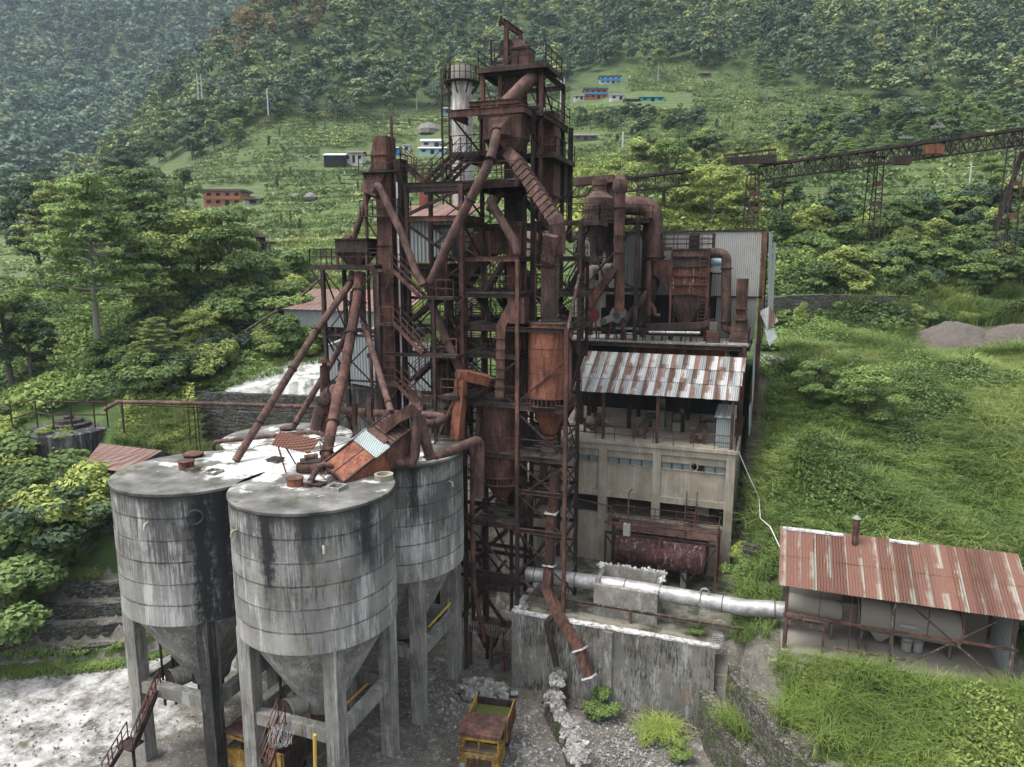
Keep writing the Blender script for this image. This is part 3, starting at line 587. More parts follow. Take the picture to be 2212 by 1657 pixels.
# lower left corner leafy shrub and the foreground bushes
TONE={'bush1':'mid green','bush2':'yellow green','bush3':'dark green','round1':'mid green','round2':'bushy green','round3':'yellow green','dark1':'dark','mid1':'blue green','mid2':'slim blue green','mid3':'broad green','layer1':'tiered','layer2':'pale tiered','col1':'bright','col2':'dark'}
def bush_set(pts,keys,label,group,name='bush',cat='bush'):
    us=[p[0] for p in pts]; vv=[p[1] for p in pts]; hh=sorted(p[2] for p in pts); base=label
    for (u,v,h) in pts:
        key=random.choice(keys); label=base
        if len(pts)>3:
            a=(u-min(us))/(max(us)-min(us)+1e-6); b=(v-min(vv))/(max(vv)-min(vv)+1e-6)
            place=(['left end','left part','middle','right part','right end'][min(4,int(a*5))])+(' top' if b<.33 else ' foot' if b>.67 else ''); sz_='small' if h<hh[len(hh)//3] else ('large' if h>hh[2*len(hh)//3] else 'mid sized')
            label=sz_+' '+TONE.get(key,'')+' '+' '.join(base.split()[:9])+', '+place
            label=' '.join(label.split()[:16])
        tree_at(key,u,v,v-h,label,cat=cat,name=name,group=group,wide=random.uniform(.9,1.4))
r_=random.Random(5)
def scatter(poly,n,hr):
    out=[];us=[p[0] for p in poly];vs_=[p[1] for p in poly]; k=0
    while len(out)<n and k<n*30:
        k+=1; u=r_.uniform(min(us),max(us)); v=r_.uniform(min(vs_),max(vs_))
        if pip(np.array([u]),np.array([v]),poly)[0]: out.append((u,v,r_.uniform(*hr)))
    return out
bush_set(scatter([(1670,500),(2211,440),(2211,620),(1960,640),(1700,640)],75,(35,85)),['bush1','bush2','bush1','bush3'],'leafy bush on the slope between the trestles and the right stone wall','bushes on the slope beyond the building')
bush_set(scatter([(1240,340),(1560,330),(1650,420),(1640,500),(1440,490),(1240,460)],50,(30,75)),['bush1','bush2','bush2'],'bright bush on the slope behind the plant','bushes behind the plant')
bush_set(scatter([(1680,690),(1980,690),(2010,760),(1690,760)],22,(28,60)),['bush1','bush2'],'low bush at the foot of the right stone wall','bushes at the stone wall')
bush_set(scatter([(1700,540),(2211,520),(2211,660),(1980,655)],30,(40,80)),['bush2','bush1'],'grassy bush above the gravel heaps','bushes above the gravel heaps')
bush_set(scatter([(230,720),(640,600),(650,790),(540,770),(430,830),(300,870),(230,850)],60,(45,100)),['bush1','bush3','bush2','bush1'],'undergrowth bush on the left bank','bushes of the left bank')
bush_set(scatter([(0,850),(250,845),(250,862),(50,870),(40,960),(0,960)],12,(25,45)),['bush1','bush3'],'bush beside the round concrete tank','bushes round the concrete tank')
bush_set(scatter([(0,1040),(120,1080),(210,1120),(230,1230),(90,1250),(0,1240)],20,(90,170)),['bush1','bush2','bush3'],'leafy shrub above the lower left stone terraces','shrubs above the stone terraces')
bush_set([(20,1410,190),(60,1330,120),(10,1290,160),(10,1180,100)],['bush1'],'big leafed shrub at the left picture edge','shrubs at the left edge')
bush_set([(2190,1420,130),(2200,1340,110)],['bush3'],'dark shrub by the right end of the shed','shrubs by the shed')
bush_set([(1300,1560,70),(1470,1640,40)],['bush1'],'small bright green shrub growing from the rubble yard','shrubs in the yard')
tree_at('bush1',1510,1385,1355,'small green weed on the ledge above the right end of the retaining wall',cat='bush',name='bush'); tree_at('bush1',1600,1290,1205,'green shrub between the building corner and the silver pipe',cat='bush',name='bush'); tree_at('bush2',1620,1235,1165,'yellow green shrub higher up beside the building corner',cat='bush',name='bush')
bush_set(scatter([(560,760),(700,700),(700,830),(640,800)],14,(40,70)),['bush1','bush2'],'bush by the white plateau','bushes by the white plateau')
# mid distance trees of the fields and hamlet
bush_set(scatter([(1230,262),(1500,255),(1560,275),(1460,300),(1240,285)],60,(20,42)),['mid1','mid3','mid2'],'dense tree below the hamlet','trees below the hamlet','tree','tree')
bush_set(scatter([(0,430),(330,400),(430,470),(280,560),(0,600)],46,(60,120)),['mid1','mid2','round1','dark1','mid3'],'leafy tree of the left valley grove','trees of the left valley grove','tree','tree')
bush_set(scatter([(240,290),(470,230),(600,250),(520,330),(400,360),(260,400)],60,(35,70)),['mid1','mid2','mid3'],'tree at the forest foot left of the fields','trees at the forest foot','tree','tree')
bush_set(scatter([(1680,330),(1900,240),(2211,260),(2211,330),(1700,400)],110,(40,80)),['mid1','mid3','layer1','mid2'],'tree on the slope behind the conveyor','trees behind the conveyor','tree','tree')
bush_set(scatter([(640,260),(1000,250),(1500,320),(1500,220),(1760,240),(1500,420),(1250,330),(700,500),(560,520),(560,330)],40,(14,34)),['col1','col2'],'small lopped fodder tree standing on the terraced field','lopped trees on the fields','tree','tree')
# forest on the steep slopes: one mass
def forest_mesh(name,X,Y,Z,S,mat,nl,size,seed,label):
    r=np.random.default_rng(seed); protos=[tree_arrays(('forest','round','forest','layer','column','forest','round','forest','round','forest')[i],seed+i,(13,12,15,14,15,11,14,12,10,16)[i],(9.5,8.5,8,8,4.6,10,9.5,8.6,7.5,8)[i],nl,size) for i in range(10)]; co=[];ti=[]; fb=fbm(X,Y,28)
    for i in range(len(X)):
        q,t,_,_,_=protos[r.integers(10)]; a=r.uniform(0,6.28); c,s=math.cos(a),math.sin(a); k=S[i]; w=k*r.uniform(.85,1.25); M_=np.array([[c*w,-s*w,0],[s*w,c*w,0],[0,0,k]])
        co.append(q@M_.T+np.array([X[i],Y[i],Z[i]-1])); ti.append(np.clip(t*.5+r.uniform(-.2,.65)+(fb[i]-.5)*1.2,0,1))
    me=quads_mesh(name,np.concatenate(co),np.concatenate(ti),mat); o=bpy.data.objects.new(name,me); scene.collection.objects.link(o); kind(o,'stuff'); o['label']=label; o['category']='forest'; return o
FOREST=[(-100,-400),(2400,-400),(2400,255),(2150,235),(1900,215),(1800,215),(1600,160),(1480,150),(1350,150),(1230,165),(1200,215),(1060,240),(880,235),(760,265),(600,262),(430,300),(330,330),(230,400),(120,440),(-100,460)]
def sample(fn,box,step,seed,poly,dmin,dmax):
    r=np.random.default_rng(seed); x=np.arange(box[0],box[1],step); y=np.arange(box[2],box[3],step); X,Y=np.meshgrid(x,y); X=X.ravel()+r.uniform(-.5,.5,X.size)*step; Y=Y.ravel()+r.uniform(-.5,.5,Y.size)*step
    Z=fn(X,Y); u,v,d=project(np.stack([X,Y,Z],-1)); k=(d>dmin)&(d<dmax)&(u>-120)&(u<2330)&(v>-130)&pip(u,v,poly)&~near_house(u,v); return X[k],Y[k],Z[k]
X,Y,Z=sample(hgt,(-420,260,100,560),7.2,3,FOREST,150,600); r=np.random.default_rng(1); S=r.uniform(.7,1.25,len(X))
u_,v_,d_=project(np.stack([X,Y,Z],-1)); au=(np.abs((u_-520)-(110-v_)*1.1)<130)&(v_<140)&(r.random(len(X))<.7)
forest_mesh('forest',X[~au],Y[~au],Z[~au],S[~au],M['leaf_forest'],520,.6,100,'dense broadleaf forest covering the steep slope behind the fields')
forest_mesh('autumn_forest',X[au],Y[au],Z[au],S[au],M['leaf_autumn'],420,.62,140,'ochre tinted trees along the spur ridge at upper left')
X,Y,Z=sample(hfar,(-1000,-70,230,1100),9.5,4,[(-150,-200),(800,-200),(800,500),(-150,600)],350,1300); r=np.random.default_rng(2)
hh=hgt(np.clip(X,-620,420),np.clip(Y,-62,560)); kk=~((hh>Z)&(X>-600)&(Y<540)); X,Y,Z=X[kk],Y[kk],Z[kk]
forest_mesh('mountain_forest',X,Y,Z,r.uniform(1.,1.7,len(X)),M['leaf_far_hazed'],240,1.05,200,'hazy blue green forest on the mountain across the valley')
print('forest',len(X))
# grass: arching blades in tufts
def grass_mesh(name,pts,h,nb,w,mat,seed,spread=.35,droop=1.,label='',cat='grass',seg=3):
    r=np.random.default_rng(seed); n=len(pts)*nb; base=np.repeat(pts,nb,0)+np.concatenate([r.normal(0,spread*.5,(n,2)),np.zeros((n,1))],1)
    pf=fbm(pts[:,0]*1.0,pts[:,1]*1.0,4.5); pt=np.clip((fbm(pts[:,0]+70,pts[:,1]-20,5)-.5)*3+.5,0,1); hh=np.repeat(h*r.uniform(.7,1.15,len(pts))*(.35+1.15*pf),nb)*r.uniform(.6,1.15,n); lead=r.uniform(0,6.28,len(pts)); a=np.repeat(lead,nb)+r.normal(0,1.3,n); dr=np.stack([np.cos(a),np.sin(a)],1); side=np.stack([-np.sin(a),np.cos(a),np.zeros(n)],1)
    rows=[]
    for k in range(seg+1):
        t=k/seg; out=hh*(.12*t+.62*droop*t**2.2)*r.uniform(.9,1.1); z=hh*(t*1.02-.5*droop*t**2.6); c=base+np.concatenate([dr*out[:,None],z[:,None]],1); ww=(w*(1-.85*t**1.5)); rows.append((c-side*ww/2,c+side*ww/2))
    q=np.concatenate([np.stack([rows[k][0],rows[k][1],rows[k+1][1],rows[k+1][0]],1) for k in range(seg)]); tt=np.clip(np.repeat(r.uniform(0,1,len(pts))*.35+pt*.4,nb)+.05+r.normal(0,.13,n),0,1)
    tt=np.concatenate([np.clip(tt+.2*k/seg,0,1) for k in range(seg)]); me=quads_mesh(name,q,tt,mat); o=bpy.data.objects.new(name,me); scene.collection.objects.link(o); kind(o,'stuff'); o['label']=label; o['category']=cat; return o
def gpts(poly,dens,seed,uvpoly=None,excl=()):
    r=np.random.default_rng(seed); P=np.array(poly); x0,y0=P.min(0); x1,y1=P.max(0); n=int((x1-x0)*(y1-y0)*dens); x=r.uniform(x0,x1,n); y=r.uniform(y0,y1,n); k=pip(x,y,poly)
    for e in excl: k&=~pip(x,y,e)
    x,y=x[k],y[k]; z=hgt(x,y); u,v,d=project(np.stack([x,y,z+1],-1)); k=(u>-80)&(u<2290)&(v<1760)&(v>-50)&(d>1)
    return np.stack([x,y,z],-1)[k]
HPX=[tuple(qd(0,u,730,D))[:2] for u,D in ((1975,70.5),(2400,69),(2400,80),(1975,79))]
slope=[(.9,-6.9),(17,-6.9),(22,-14),(40,-14),(60,20),(64,60),(16,60),(8,34),(3,20),(2.2,10),(1.4,2)]
P=gpts(slope,4.0,11,excl=(SHEDF,ROADR,HPX)); P=P[fbm(P[:,0],P[:,1]+9,2.6)>.34]
grass_mesh('tall_grass',P,3.1,30,.06,M['grass'],12,.55,1.,'tall arching grass on the slope right of the building')
fg=[(3.0,-12.2),(16,-12.2),(17,-10),(45,-16),(45,-45),(20,-27),(9,-22.5),(5.2,-18.5),(3.6,-16)]
P=gpts(fg,7,13); P=P[fbm(P[:,0]*1.,P[:,1]*1.+9,2.2)>.36]; grass_mesh('foreground_grass',P,2.3,28,.045,M['grass_bright'],14,.5,1.,'bright tall grass on the bank in front of the shed')
P=gpts([(.8,-10.4),(2.6,-10.6),(3.0,-7.5),(3.1,-5),(1,-4.5)],7,15); grass_mesh('grass_tufts',P,1.5,24,.04,M['grass'],16,.5,1.,'grass tufts between building corner and shed')
_p=qd(0,145,925,64); TKX=([(_p.x+5.2*math.cos(k),_p.y+5.2*math.sin(k)) for k in (0,.8,1.6,2.4,3.2,4,4.8,5.6)],[tuple(qd(0,u,v,D))[:2] for u,v,D in ((175,1000,52),(420,1000,52),(425,950,62),(200,950,63))])
lb=[(-46,-14),(-42,-9),(-40,-3),(-43,3),(-50,4),(-56,-1),(-66,-3),(-70,-22),(-56,-20)]
P=gpts(lb,5,17,excl=TKX); grass_mesh('bank_grass',P,1.5,22,.05,M['grass'],18,.55,1.,'tall grass on the left bank above the stone terraces')
P=gpts([(-75,-24.6),(-62,-24.6),(-49,-22.4),(-41,-18),(-37.6,-14),(-38.2,-12.8),(-42,-16.8),(-49,-20.4),(-62,-22.3),(-75,-23)],24,19); grass_mesh('creeper_strip',P,.5,16,.09,M['leaf'],20,.5,.8,'low green creeper strip at the foot of the stone terraces','ground cover')
P=gpts([(-64,4),(-50,6),(-44,18),(-30,22),(-24,40),(-60,70),(-110,60),(-100,10)],2.3,21); grass_mesh('meadow',P,.9,16,.09,M['leaf'],22,.8,1,'green undergrowth on the left meadow','ground cover')
def tuft(u,v,z,n,h,label,name='grass_clump'):
    p=qz(0,u,v,z); r=np.random.default_rng(int(u)); Q=np.stack([p.x+r.normal(0,.55,n),p.y+r.normal(0,.5,n),np.full(n,z)],-1); o=grass_mesh(name,Q,1.7,26,.035,M['grass_bright'],int(u),.4,1.1,label)
    del o['kind']; o['category']='grass clump'; return o
tuft(1640,1500,3.6,30,1.6,'yellow green arching grass clump on the bank left of the shed corner'); tuft(1590,1570,2.6,12,1.4,'small grass clump on the earth bank right of the retaining wall')
tuft(1425,1590,.2,26,1.6,'big arching grass clump growing in the rubble yard before the retaining wall')
# maize rows on the terraces
P=[]
Xc,Yc,Zc=sample(hgt,(-150,160,40,290),1.1,31,FIELDPOLY,100,330); k=fbm(Xc,Yc,22)>.4; P=np.stack([Xc,Yc,Zc],-1)[k]; print('corn',len(P))
grass_mesh('maize_field',P,1.3,5,.28,M['corn'],32,.7,.8,'pale green maize plants standing on the terraced fields','crops',2)
P=gpts([(-90,25),(-60,20),(-50,60),(-100,70)],1.0,33); grass_mesh('left_maize_field',P,1.5,7,.2,M['corn'],34,.5,.8,'maize patch among the trees at the left','crops',2)
Xc,Yc,Zc=sample(hgt,(-190,200,30,330),1.5,35,[(250,420),(430,240),(800,225),(1190,215),(1200,110),(1560,110),(1700,190),(2211,240),(2211,660),(1650,660),(1650,480),(1240,430),(1240,300),(820,500),(420,560)],85,330); P=np.stack([Xc,Yc,Zc],-1)[fbm(Xc,Yc,15)>.25]; print('cover',len(P))
grass_mesh('hill_ground_cover',P,.95,7,.28,M['leaf'],36,1.,1,'green weeds and low scrub covering the open hillside','ground cover',2)

# scrub: low bushy mass made of leaf clumps over mounds
def scrub(name,label,X,Y,amp,sc,size,mat,seed,tintb=.0,thr=.0):
    r=np.random.default_rng(seed); m=fbm(X,Y,sc); m2=fbm(X+200,Y,sc*.35); h=amp*np.clip((m-.3)*1.9,0,1.3)+amp*.35*(m2-.3); e=.25*sc*.3
    gx_=(fbm(X+e,Y,sc)-m)/e*amp*1.9; gy_=(fbm(X,Y+e,sc)-m)/e*amp*1.9; k=(h>thr); X,Y,h,gx_,gy_=X[k],Y[k],h[k],gx_[k],gy_[k]
    Z=hgt(X,Y)+h*r.uniform(.55,1.05,len(X)); N=np.stack([-gx_,-gy_,np.ones_like(X)],-1); N/=np.linalg.norm(N,axis=1)[:,None]
    q=leaf_quads(np.stack([X,Y,Z],-1),N,size*(1 if np.ndim(size)==0 else 1)*np.ones(len(X)) if np.ndim(size)==0 else size[k],r); t=np.clip(.3+tintb+(fbm(X-50,Y+60,sc*1.6)-.5)*1.6+r.normal(0,.15,len(X)),0,1)
    me=quads_mesh(name,q,t,mat); o=bpy.data.objects.new(name,me); scene.collection.objects.link(o); kind(o,'stuff'); o['label']=label; o['category']='undergrowth'; return o
def spts(poly_uv,box,n,seed,dmin,dmax,excl=()):
    r=np.random.default_rng(seed); x=r.uniform(box[0],box[1],n); y=r.uniform(box[2],box[3],n); z=hgt(x,y); u,v,d=project(np.stack([x,y,z],-1)); k=(d>dmin)&(d<dmax)&pip(u,v,poly_uv)&~near_house(u,v)
    for e in excl: k&=~pip(x,y,e)
    return x[k],y[k]
HP=[tuple(qd(0,u,730,D))[:2] for u,D in ((1975,70.5),(2400,69),(2400,80),(1975,79))]
x,y=spts([(1640,470),(2300,420),(2300,720),(1640,760)],(-12,72,14,95),330000,51,66,135,(HP,ROADR,PLAT)); scrub('slope_scrub','dense bright scrub on the slope between grass and conveyor bridge',x,y,2.6,6,.26,M['leaf'],52,.12); print('scrub',len(x))
x,y=spts([(1190,330),(1700,300),(1700,520),(1190,520)],(-60,60,20,150),260000,53,62,190,(PLAT,)); scrub('back_scrub','bright bushy scrub behind the plant',x,y,2.4,7,.34,M['leaf_yellow'],54,.0)
x,y=spts([(-50,560),(660,560),(700,830),(440,850),(230,880),(-50,930)],(-130,-20,-5,80),300000,55,55,140,(PLAT,)); scrub('left_scrub','mixed green undergrowth of the left bank',x,y,2.2,6,.26,M['leaf'],56,.05)
x,y=spts([(-50,930),(420,850),(430,960),(240,1000),(250,1240),(-50,1250)],(-75,-36,-24,10),110000,57,38,75,TKX); scrub('bank_scrub','leafy scrub on the bank above the stone terraces',x,y,1.7,4,.17,M['leaf_yellow'],58,.1,.25)
x,y=spts([(430,250),(820,240),(1150,235),(1200,120),(1500,120),(1560,190),(2300,200),(2300,440),(1650,480),(1240,440),(830,600),(400,620),(-50,600),(-50,460)],(-190,170,30,290),330000,59,100,330); scrub('hillside_scrub','green weeds and hedges over the terraced hillside',x,y,1.1,9,.5,M['corn'],60,.0,.42)
x,y=spts([(1640,730),(2300,730),(2300,1330),(1600,1330),(1590,1000)],(1,45,-12,30),260000,61,35,75,(SHEDF,ROADR,HP,[(.3,-8),(2.4,-8),(2.0,12),(.3,14)])); scrub('slope_bushes','leafy bushes mixed into the tall grass slope',x,y,3.0,6.5,.12,M['leaf'],62,.05,.8)

x,y=spts([(1640,1440),(2300,1440),(2300,1800),(1700,1800)],(4.5,40,-34,-12.8),150000,71,18,48,(SHEDF,BK1)); scrub('foreground_weeds','leafy weeds mixed into the bright foreground grass',x,y,1.5,3.2,.11,M['leaf_yellow'],72,.0,.55)
# ------------------------------------------------------------------ silos
X_,Y_,Z_=V(1,0,0),V(0,1,0),V(0,0,1)
def silo_mat(name,stains):
    """weathered silo concrete with black run-off stains at given bearings round the shell"""
    m=M['silo'].copy(); m.name=name; t=NT.__new__(NT); t.m=m; t.t=m.node_tree; t.n=t.t.nodes; t.b=[n for n in t.n if n.type=='BSDF_PRINCIPLED'][0]
    s=t.sep(t.coord('Object')); a=t.math('ARCTAN2',s[1],s[0]); old=t.b.inputs['Base Color'].links[0].from_socket; c=old
    n=t.noise(t.vmul(t.pos(),(1,1,.12)),6,7,.8); n2=t.noise(t.vmul(t.pos(),(1,1,.5)),1.0,6,.75); n3=t.noise(t.pos(),2.2,6,.75)
    bi=t.math('FLOOR',t.math('DIVIDE',t.math('SUBTRACT',s[2],9.62),1.197)); cbx=t.n.new('ShaderNodeCombineXYZ'); t.link(t.math('MULTIPLY',a,1.1),cbx.inputs[0]); t.link(t.math('MULTIPLY',bi,3.7),cbx.inputs[1])
    bt=t.noise(cbx.outputs[0],1.6,3,.6); c=t.mix(t.ramp(bt,[(.35,.55),(.5,0)]),c,(.07,.07,.068)); c=t.mix(t.ramp(bt,[(.52,0),(.7,.4)]),c,(.34,.34,.325))
    rim=t.ramp(t.math('ADD',t.math('MULTIPLY',t.math('SUBTRACT',s[2],16.3),.8),n2),[(.45,0),(.85,.95)]); c=t.mix(rim,c,(.03,.032,.026))
    for (deg,wd,zlow,st) in stains:
        d=t.math('DIVIDE',t.math('ABSOLUTE',t.math('SUBTRACT',a,R(deg))),R(wd)*1.25)
        d=t.math('ADD',d,t.math('ADD',t.math('MULTIPLY',t.math('SUBTRACT',n,.5),2.2),t.math('MULTIPLY',t.math('SUBTRACT',n3,.5),2.2)))
        k=t.ramp(t.math('MULTIPLY',d,.5),[(.2,1),(.62,0)]); zz=t.ramp(t.math('ADD',t.math('MULTIPLY',t.math('SUBTRACT',s[2],zlow),.16),n2),[(.42,0),(.8,1)])
        c=t.mix(t.math('MULTIPLY',t.math('MULTIPLY',k,zz),min(1,st)),c,(.02,.021,.022))
    t.link(c,t.b.inputs['Base Color']); return m
SZ=16.9; SB=9.62; SR=4.2
def silo(cx,cy,label,stains,legmats=None,full=True,elbows=()):
    T=thing('concrete_silo',label,'silo',(cx,cy,0)); sm=silo_mat('silo_shell_concrete',stains)
    n=6; prof=[(SR-.25,SB)]
    h=(SZ-.1-SB)/n
    for i in range(n):
        z=SB+i*h; prof+=[(SR+.012*(i%2),z+.0),(SR+.012*(i%2),z+h-.002)]
    MB().lathe((cx,cy,0),prof,72,cap=False).build('shell',sm,T,True)
    MB().lathe((cx,cy,0),[(SR+.05,SZ-.16),(SR+.07,SZ-.02),(SR-.0,SZ)],72).build('roof_slab',M['siloroof'],T,True)
    MB().lathe((cx,cy,0),[(SR-.26,SB+.35),(SR-.3,SB-.05),(1.25,4.9),(1.1,4.3)],40).build('hopper',M['leg'],T,True)
    b=MB(); b.lathe((cx,cy,0),[(.75,4.3),(.75,3.6)],20); b.build('outlet',M['rust_mid'],T,True)
    d=V(-.35,-.9,0).normalized(); c0=V(cx-.45,cy-1.2,5.0); b=MB(); b.lathe(c0,[(.55,0),(.55,.9),(.62,.9),(.62,1.0)],24,axis=d); b.build('outlet_drum',M['leg'],T,True)
    b=MB(); b.lathe(c0+d*1.0,[(.6,0.01),(.6,.06)],24,axis=d); b.build('drum_cover',M['rust_dark'],T,True)
    for i,(a,bb) in enumerate(((-1,-1),(1,-1),(1,1),(-1,1))):
        x,y=cx+a*2.62,cy+bb*2.62; MB().box((x-.39,y-.39,-.3),(x+.39,y+.39,SB+.25)).build('leg',(legmats or {}).get(i,M['leg']),T)
    for (p,q) in (((-1,-1),(1,-1)),((1,-1),(1,1)),((1,1),(-1,1)),((-1,1),(-1,-1))):
        P=V(cx+p[0]*2.62,cy+p[1]*2.62,4.7); Q=V(cx+q[0]*2.62,cy+q[1]*2.62,4.7); d=(Q-P).normalized(); MB().beam(P+d*.42,Q-d*.42,.55,.7).build('tie_beam',M['leg'],T)
    for (u,v) in elbows: 
        r,f=ray(u,v); # elbow on the shell: intersect with the cylinder
        ox,oy=CAM.x-cx,CAM.y-cy; A=r.x**2+r.y**2; B=2*(ox*r.x+oy*r.y); C=ox*ox+oy*oy-(SR+.02)**2; q=B*B-4*A*C
        if q>0:
            P=CAM+r*((-B-math.sqrt(q))/(2*A)); nn=V(P.x-cx,P.y-cy,0).normalized(); b=MB(); b.tube(bend([P-nn*.1,P+nn*.22,P+nn*.26-Z_*.28],.15),.07,8); b.build('weep_pipe',M['col_tan'],T,True)
    return T
FS=(-20.4,-21.4); LS=(-28.4,-21.35); RS=(-20.1,-13.0); BS=(-28.4,-13.0)
silo(*FS,'streaked grey concrete silo standing nearest of all',[(-86,5,12,1),(-60,5,14,.8),(-20,7,13,.9)],elbows=[(510,1145),(698,1180)])
silo(*LS,'left concrete silo with a black stained front leg and wire hank on its wall',[(-44,7,0,1.1),(-31,9,0,.95),(-70,9,14.5,.7),(-20,8,0,.8)],{1:M['leg_black']},elbows=[(318,1130),(237,1098)])
silo(*RS,'concrete silo behind right, dark stained rim, next to the steel tower',[(-95,22,14.5,1),(-48,4,13,.9)],elbows=[(970,1040),(855,1125)])
silo(*BS,'rear left concrete silo mostly hidden, its lime dusted roof behind the front ones',[(-90,10,12,.5)])
kind(MB().box((-28.4,-21.0,16.6),(-20.2,-13.2,16.86)).build('silo_deck_slab',M['siloroof']),'structure')
# rebar ladder rungs on the black leg
T=thing('rung_ladder','row of steel rungs climbing the black stained leg of the left silo','ladder',(-25.7,-24.4,0))
for s in (0,):
    b=MB()
    for k in range(30): 
        z=2+.5*k
        if z<9.4: b.tube([(-25.98,-24.36,z),(-25.98,-24.55,z),(-25.6,-24.55,z),(-25.6,-24.36,z)],.018,5,False)
    b.build('rungs',M['rust_dark'],T)
def coil(c,r,h,turns,mat,label,axis=(0,0,1),wob=.06,wire=.012,name='wire_coil',cat='wire coil'):
    c=Vector(c); a=Vector(axis).normalized(); u=a.cross(V(.3,1,.2)).normalized(); w=a.cross(u); pts=[]
    rr=random.Random(int(c.x*10)); n=18
    for i in range(turns*n): 
        t=i/n*6.283; q=r*(1+rr.uniform(-wob,wob)); pts.append(c+a*(h*i/(turns*n))+u*math.cos(t)*q+w*math.sin(t)*q)
    return tag(MB().tube(pts,wire,4,False).build(name,mat),label,cat)
# wire hank on left silo wall
P=V(LS[0],LS[1],0)+V(math.cos(R(-47)),math.sin(R(-47)),0)*(SR+.08); coil((P.x,P.y,15.6),.38,.12,7,M['wire'],'hank of grey wire hanging near the top of the left silo wall',(1,-1,0),.12,.015)
# ------------------------------------------------------------------ things on the silo roofs
def hatch(c,x,y,r,label,h=.38,mat='rust_hot'):
    p=qz(c,x,y,SZ); T=thing('round_hatch',label,'hatch',p); MB().lathe(p,[(r,-.02),(r,h)],24).build('collar',M[mat],T,True); MB().lathe(p+Z_*h,[(r*1.12,0),(r*1.12,.05),(r*.9,.07)],24).build('lid',M['rust_mid'],T,True)
hatch(2,429,385,.42,'rusty round hatch on the front silo roof'); hatch(1,842,310,.42,'rusty round hatch on the left silo roof',.42); hatch(2,943,215,.42,'rusty round hatch on the right silo roof',.3); hatch(1,873,255,.55,'flat dark round lid at the far side of the left silo roof',.15,'rust_dark')
hatch(2,395,135,.5,'dark round lid on the rear silo roof',.15,'rust_dark')
def curb(c,x,y,w,l,h,label,mat='leg',lid=False):
    p=qz(c,x,y,SZ); T=thing('square_curb',label,'roof opening',p)
    b=MB(); t=.09
    b.box((p.x-w,p.y-l,SZ),(p.x+w,p.y-l+t,SZ+h)); b.box((p.x-w,p.y+l-t,SZ),(p.x+w,p.y+l,SZ+h)); b.box((p.x-w,p.y-l+t,SZ),(p.x-w+t,p.y+l-t,SZ+h)); b.box((p.x+w-t,p.y-l+t,SZ),(p.x+w,p.y+l-t,SZ+h)); b.build('curb',M[mat],T)
    if lid: MB().box((p.x-w-.05,p.y-l-.05,SZ+h),(p.x+w+.05,p.y+l+.05,SZ+h+.04)).build('cover_plate',M['rust_dark'],T)
curb(2,615,402,.42,.42,.2,'square concrete curb on the front silo roof beside the white lime'); curb(1,962,330,.42,.42,.16,'square concrete curb in the middle of the left silo roof'); curb(1,868,320,.3,.3,.14,'small covered curb beside the rusty hatch of the left silo','leg',True); curb(2,340,275,.36,.36,.12,'dark cover plate over a curb on the lime covered deck','leg',True); curb(2,530,385,.35,.3,.1,'rusty cover plate beside the crashed filter','rust_mid',True)
p=qz(2,829,357,SZ); T=thing('concrete_ring','pale round concrete collar at the right edge of the front silo roof','collar',p)
b=MB(); b.lathe(p,[(.5,0),(.52,.3),(.38,.3),(.38,.05)],24); b.build('ring',M['col_tan'],T,True)
# crashed bag filter
def obox(T,name,mat,c,ax,ay,az,a0,a1,b0,b1,c0,c1,smooth=False):
    P=[]
    for z in (c0,c1):
        for (x,y) in ((a0,b0),(a1,b0),(a1,b1),(a0,b1)): P.append(c+ax*x+ay*y+az*z)
    return MB().hexa(P).build(name,mat,T)
f0=qy(2,617,330,-19.8); f0.z=max(f0.z,17.3); f1=qy(2,905,95,-16.6)
fx_=(f1-f0).normalized(); fy_=(qy(2,670,392,-20.6)-qy(2,575,272,-19.2)); fy_=(fy_-fx_*fy_.dot(fx_)).normalized(); fz_=fx_.cross(fy_)
if fz_.z<0: fz_=-fz_
Lf=(f1-f0).length
T=thing('crashed_filter','big rusty box filter lying tilted across the silo roofs with a pale sheet over it','filter',(f0.x,f0.y,SZ))
obox(T,'casing',M['rust_hot'],f0,fx_,fy_,fz_,-.2,Lf*.52,-1.15,1.15,-1.6,0)
obox(T,'upper_casing',M['rust_mid'],f0,fx_,fy_,fz_,Lf*.52,Lf*.99,-1.15,1.15,-1.5,.02)
obox(T,'casing_seam',M['rust_dark'],f0,fx_,fy_,fz_,-.2,Lf*.5,-.06,-.01,0,.03)
obox(T,'pale_sheet',M['sheet_white'],f0,fx_,fy_,fz_,Lf*.42,Lf*.64,-1.25,1.25,.06,.1)
obox(T,'rust_patch',M['rust_mid'],f0,fx_,fy_,fz_,Lf*.62,Lf*.68,-1.0,.8,.03,.16)
for k in range(7):
    a=Lf*(.68+.3*k/6); obox(T,'rib',M['rust_dark'],f0,fx_,fy_,fz_,a-.03,a+.03,-1.2,1.2,-.02,.1)
for s in (-1,1): obox(T,'edge_rail',M['rust_dark'],f0,fx_,fy_,fz_,-.3,Lf,s*1.15-.05,s*1.15+.05,.0,.1)
obox(T,'end_frame',M['rust_dark'],f0,fx_,fy_,fz_,-.3,-.2,-1.08,1.08,-1.4,.1)
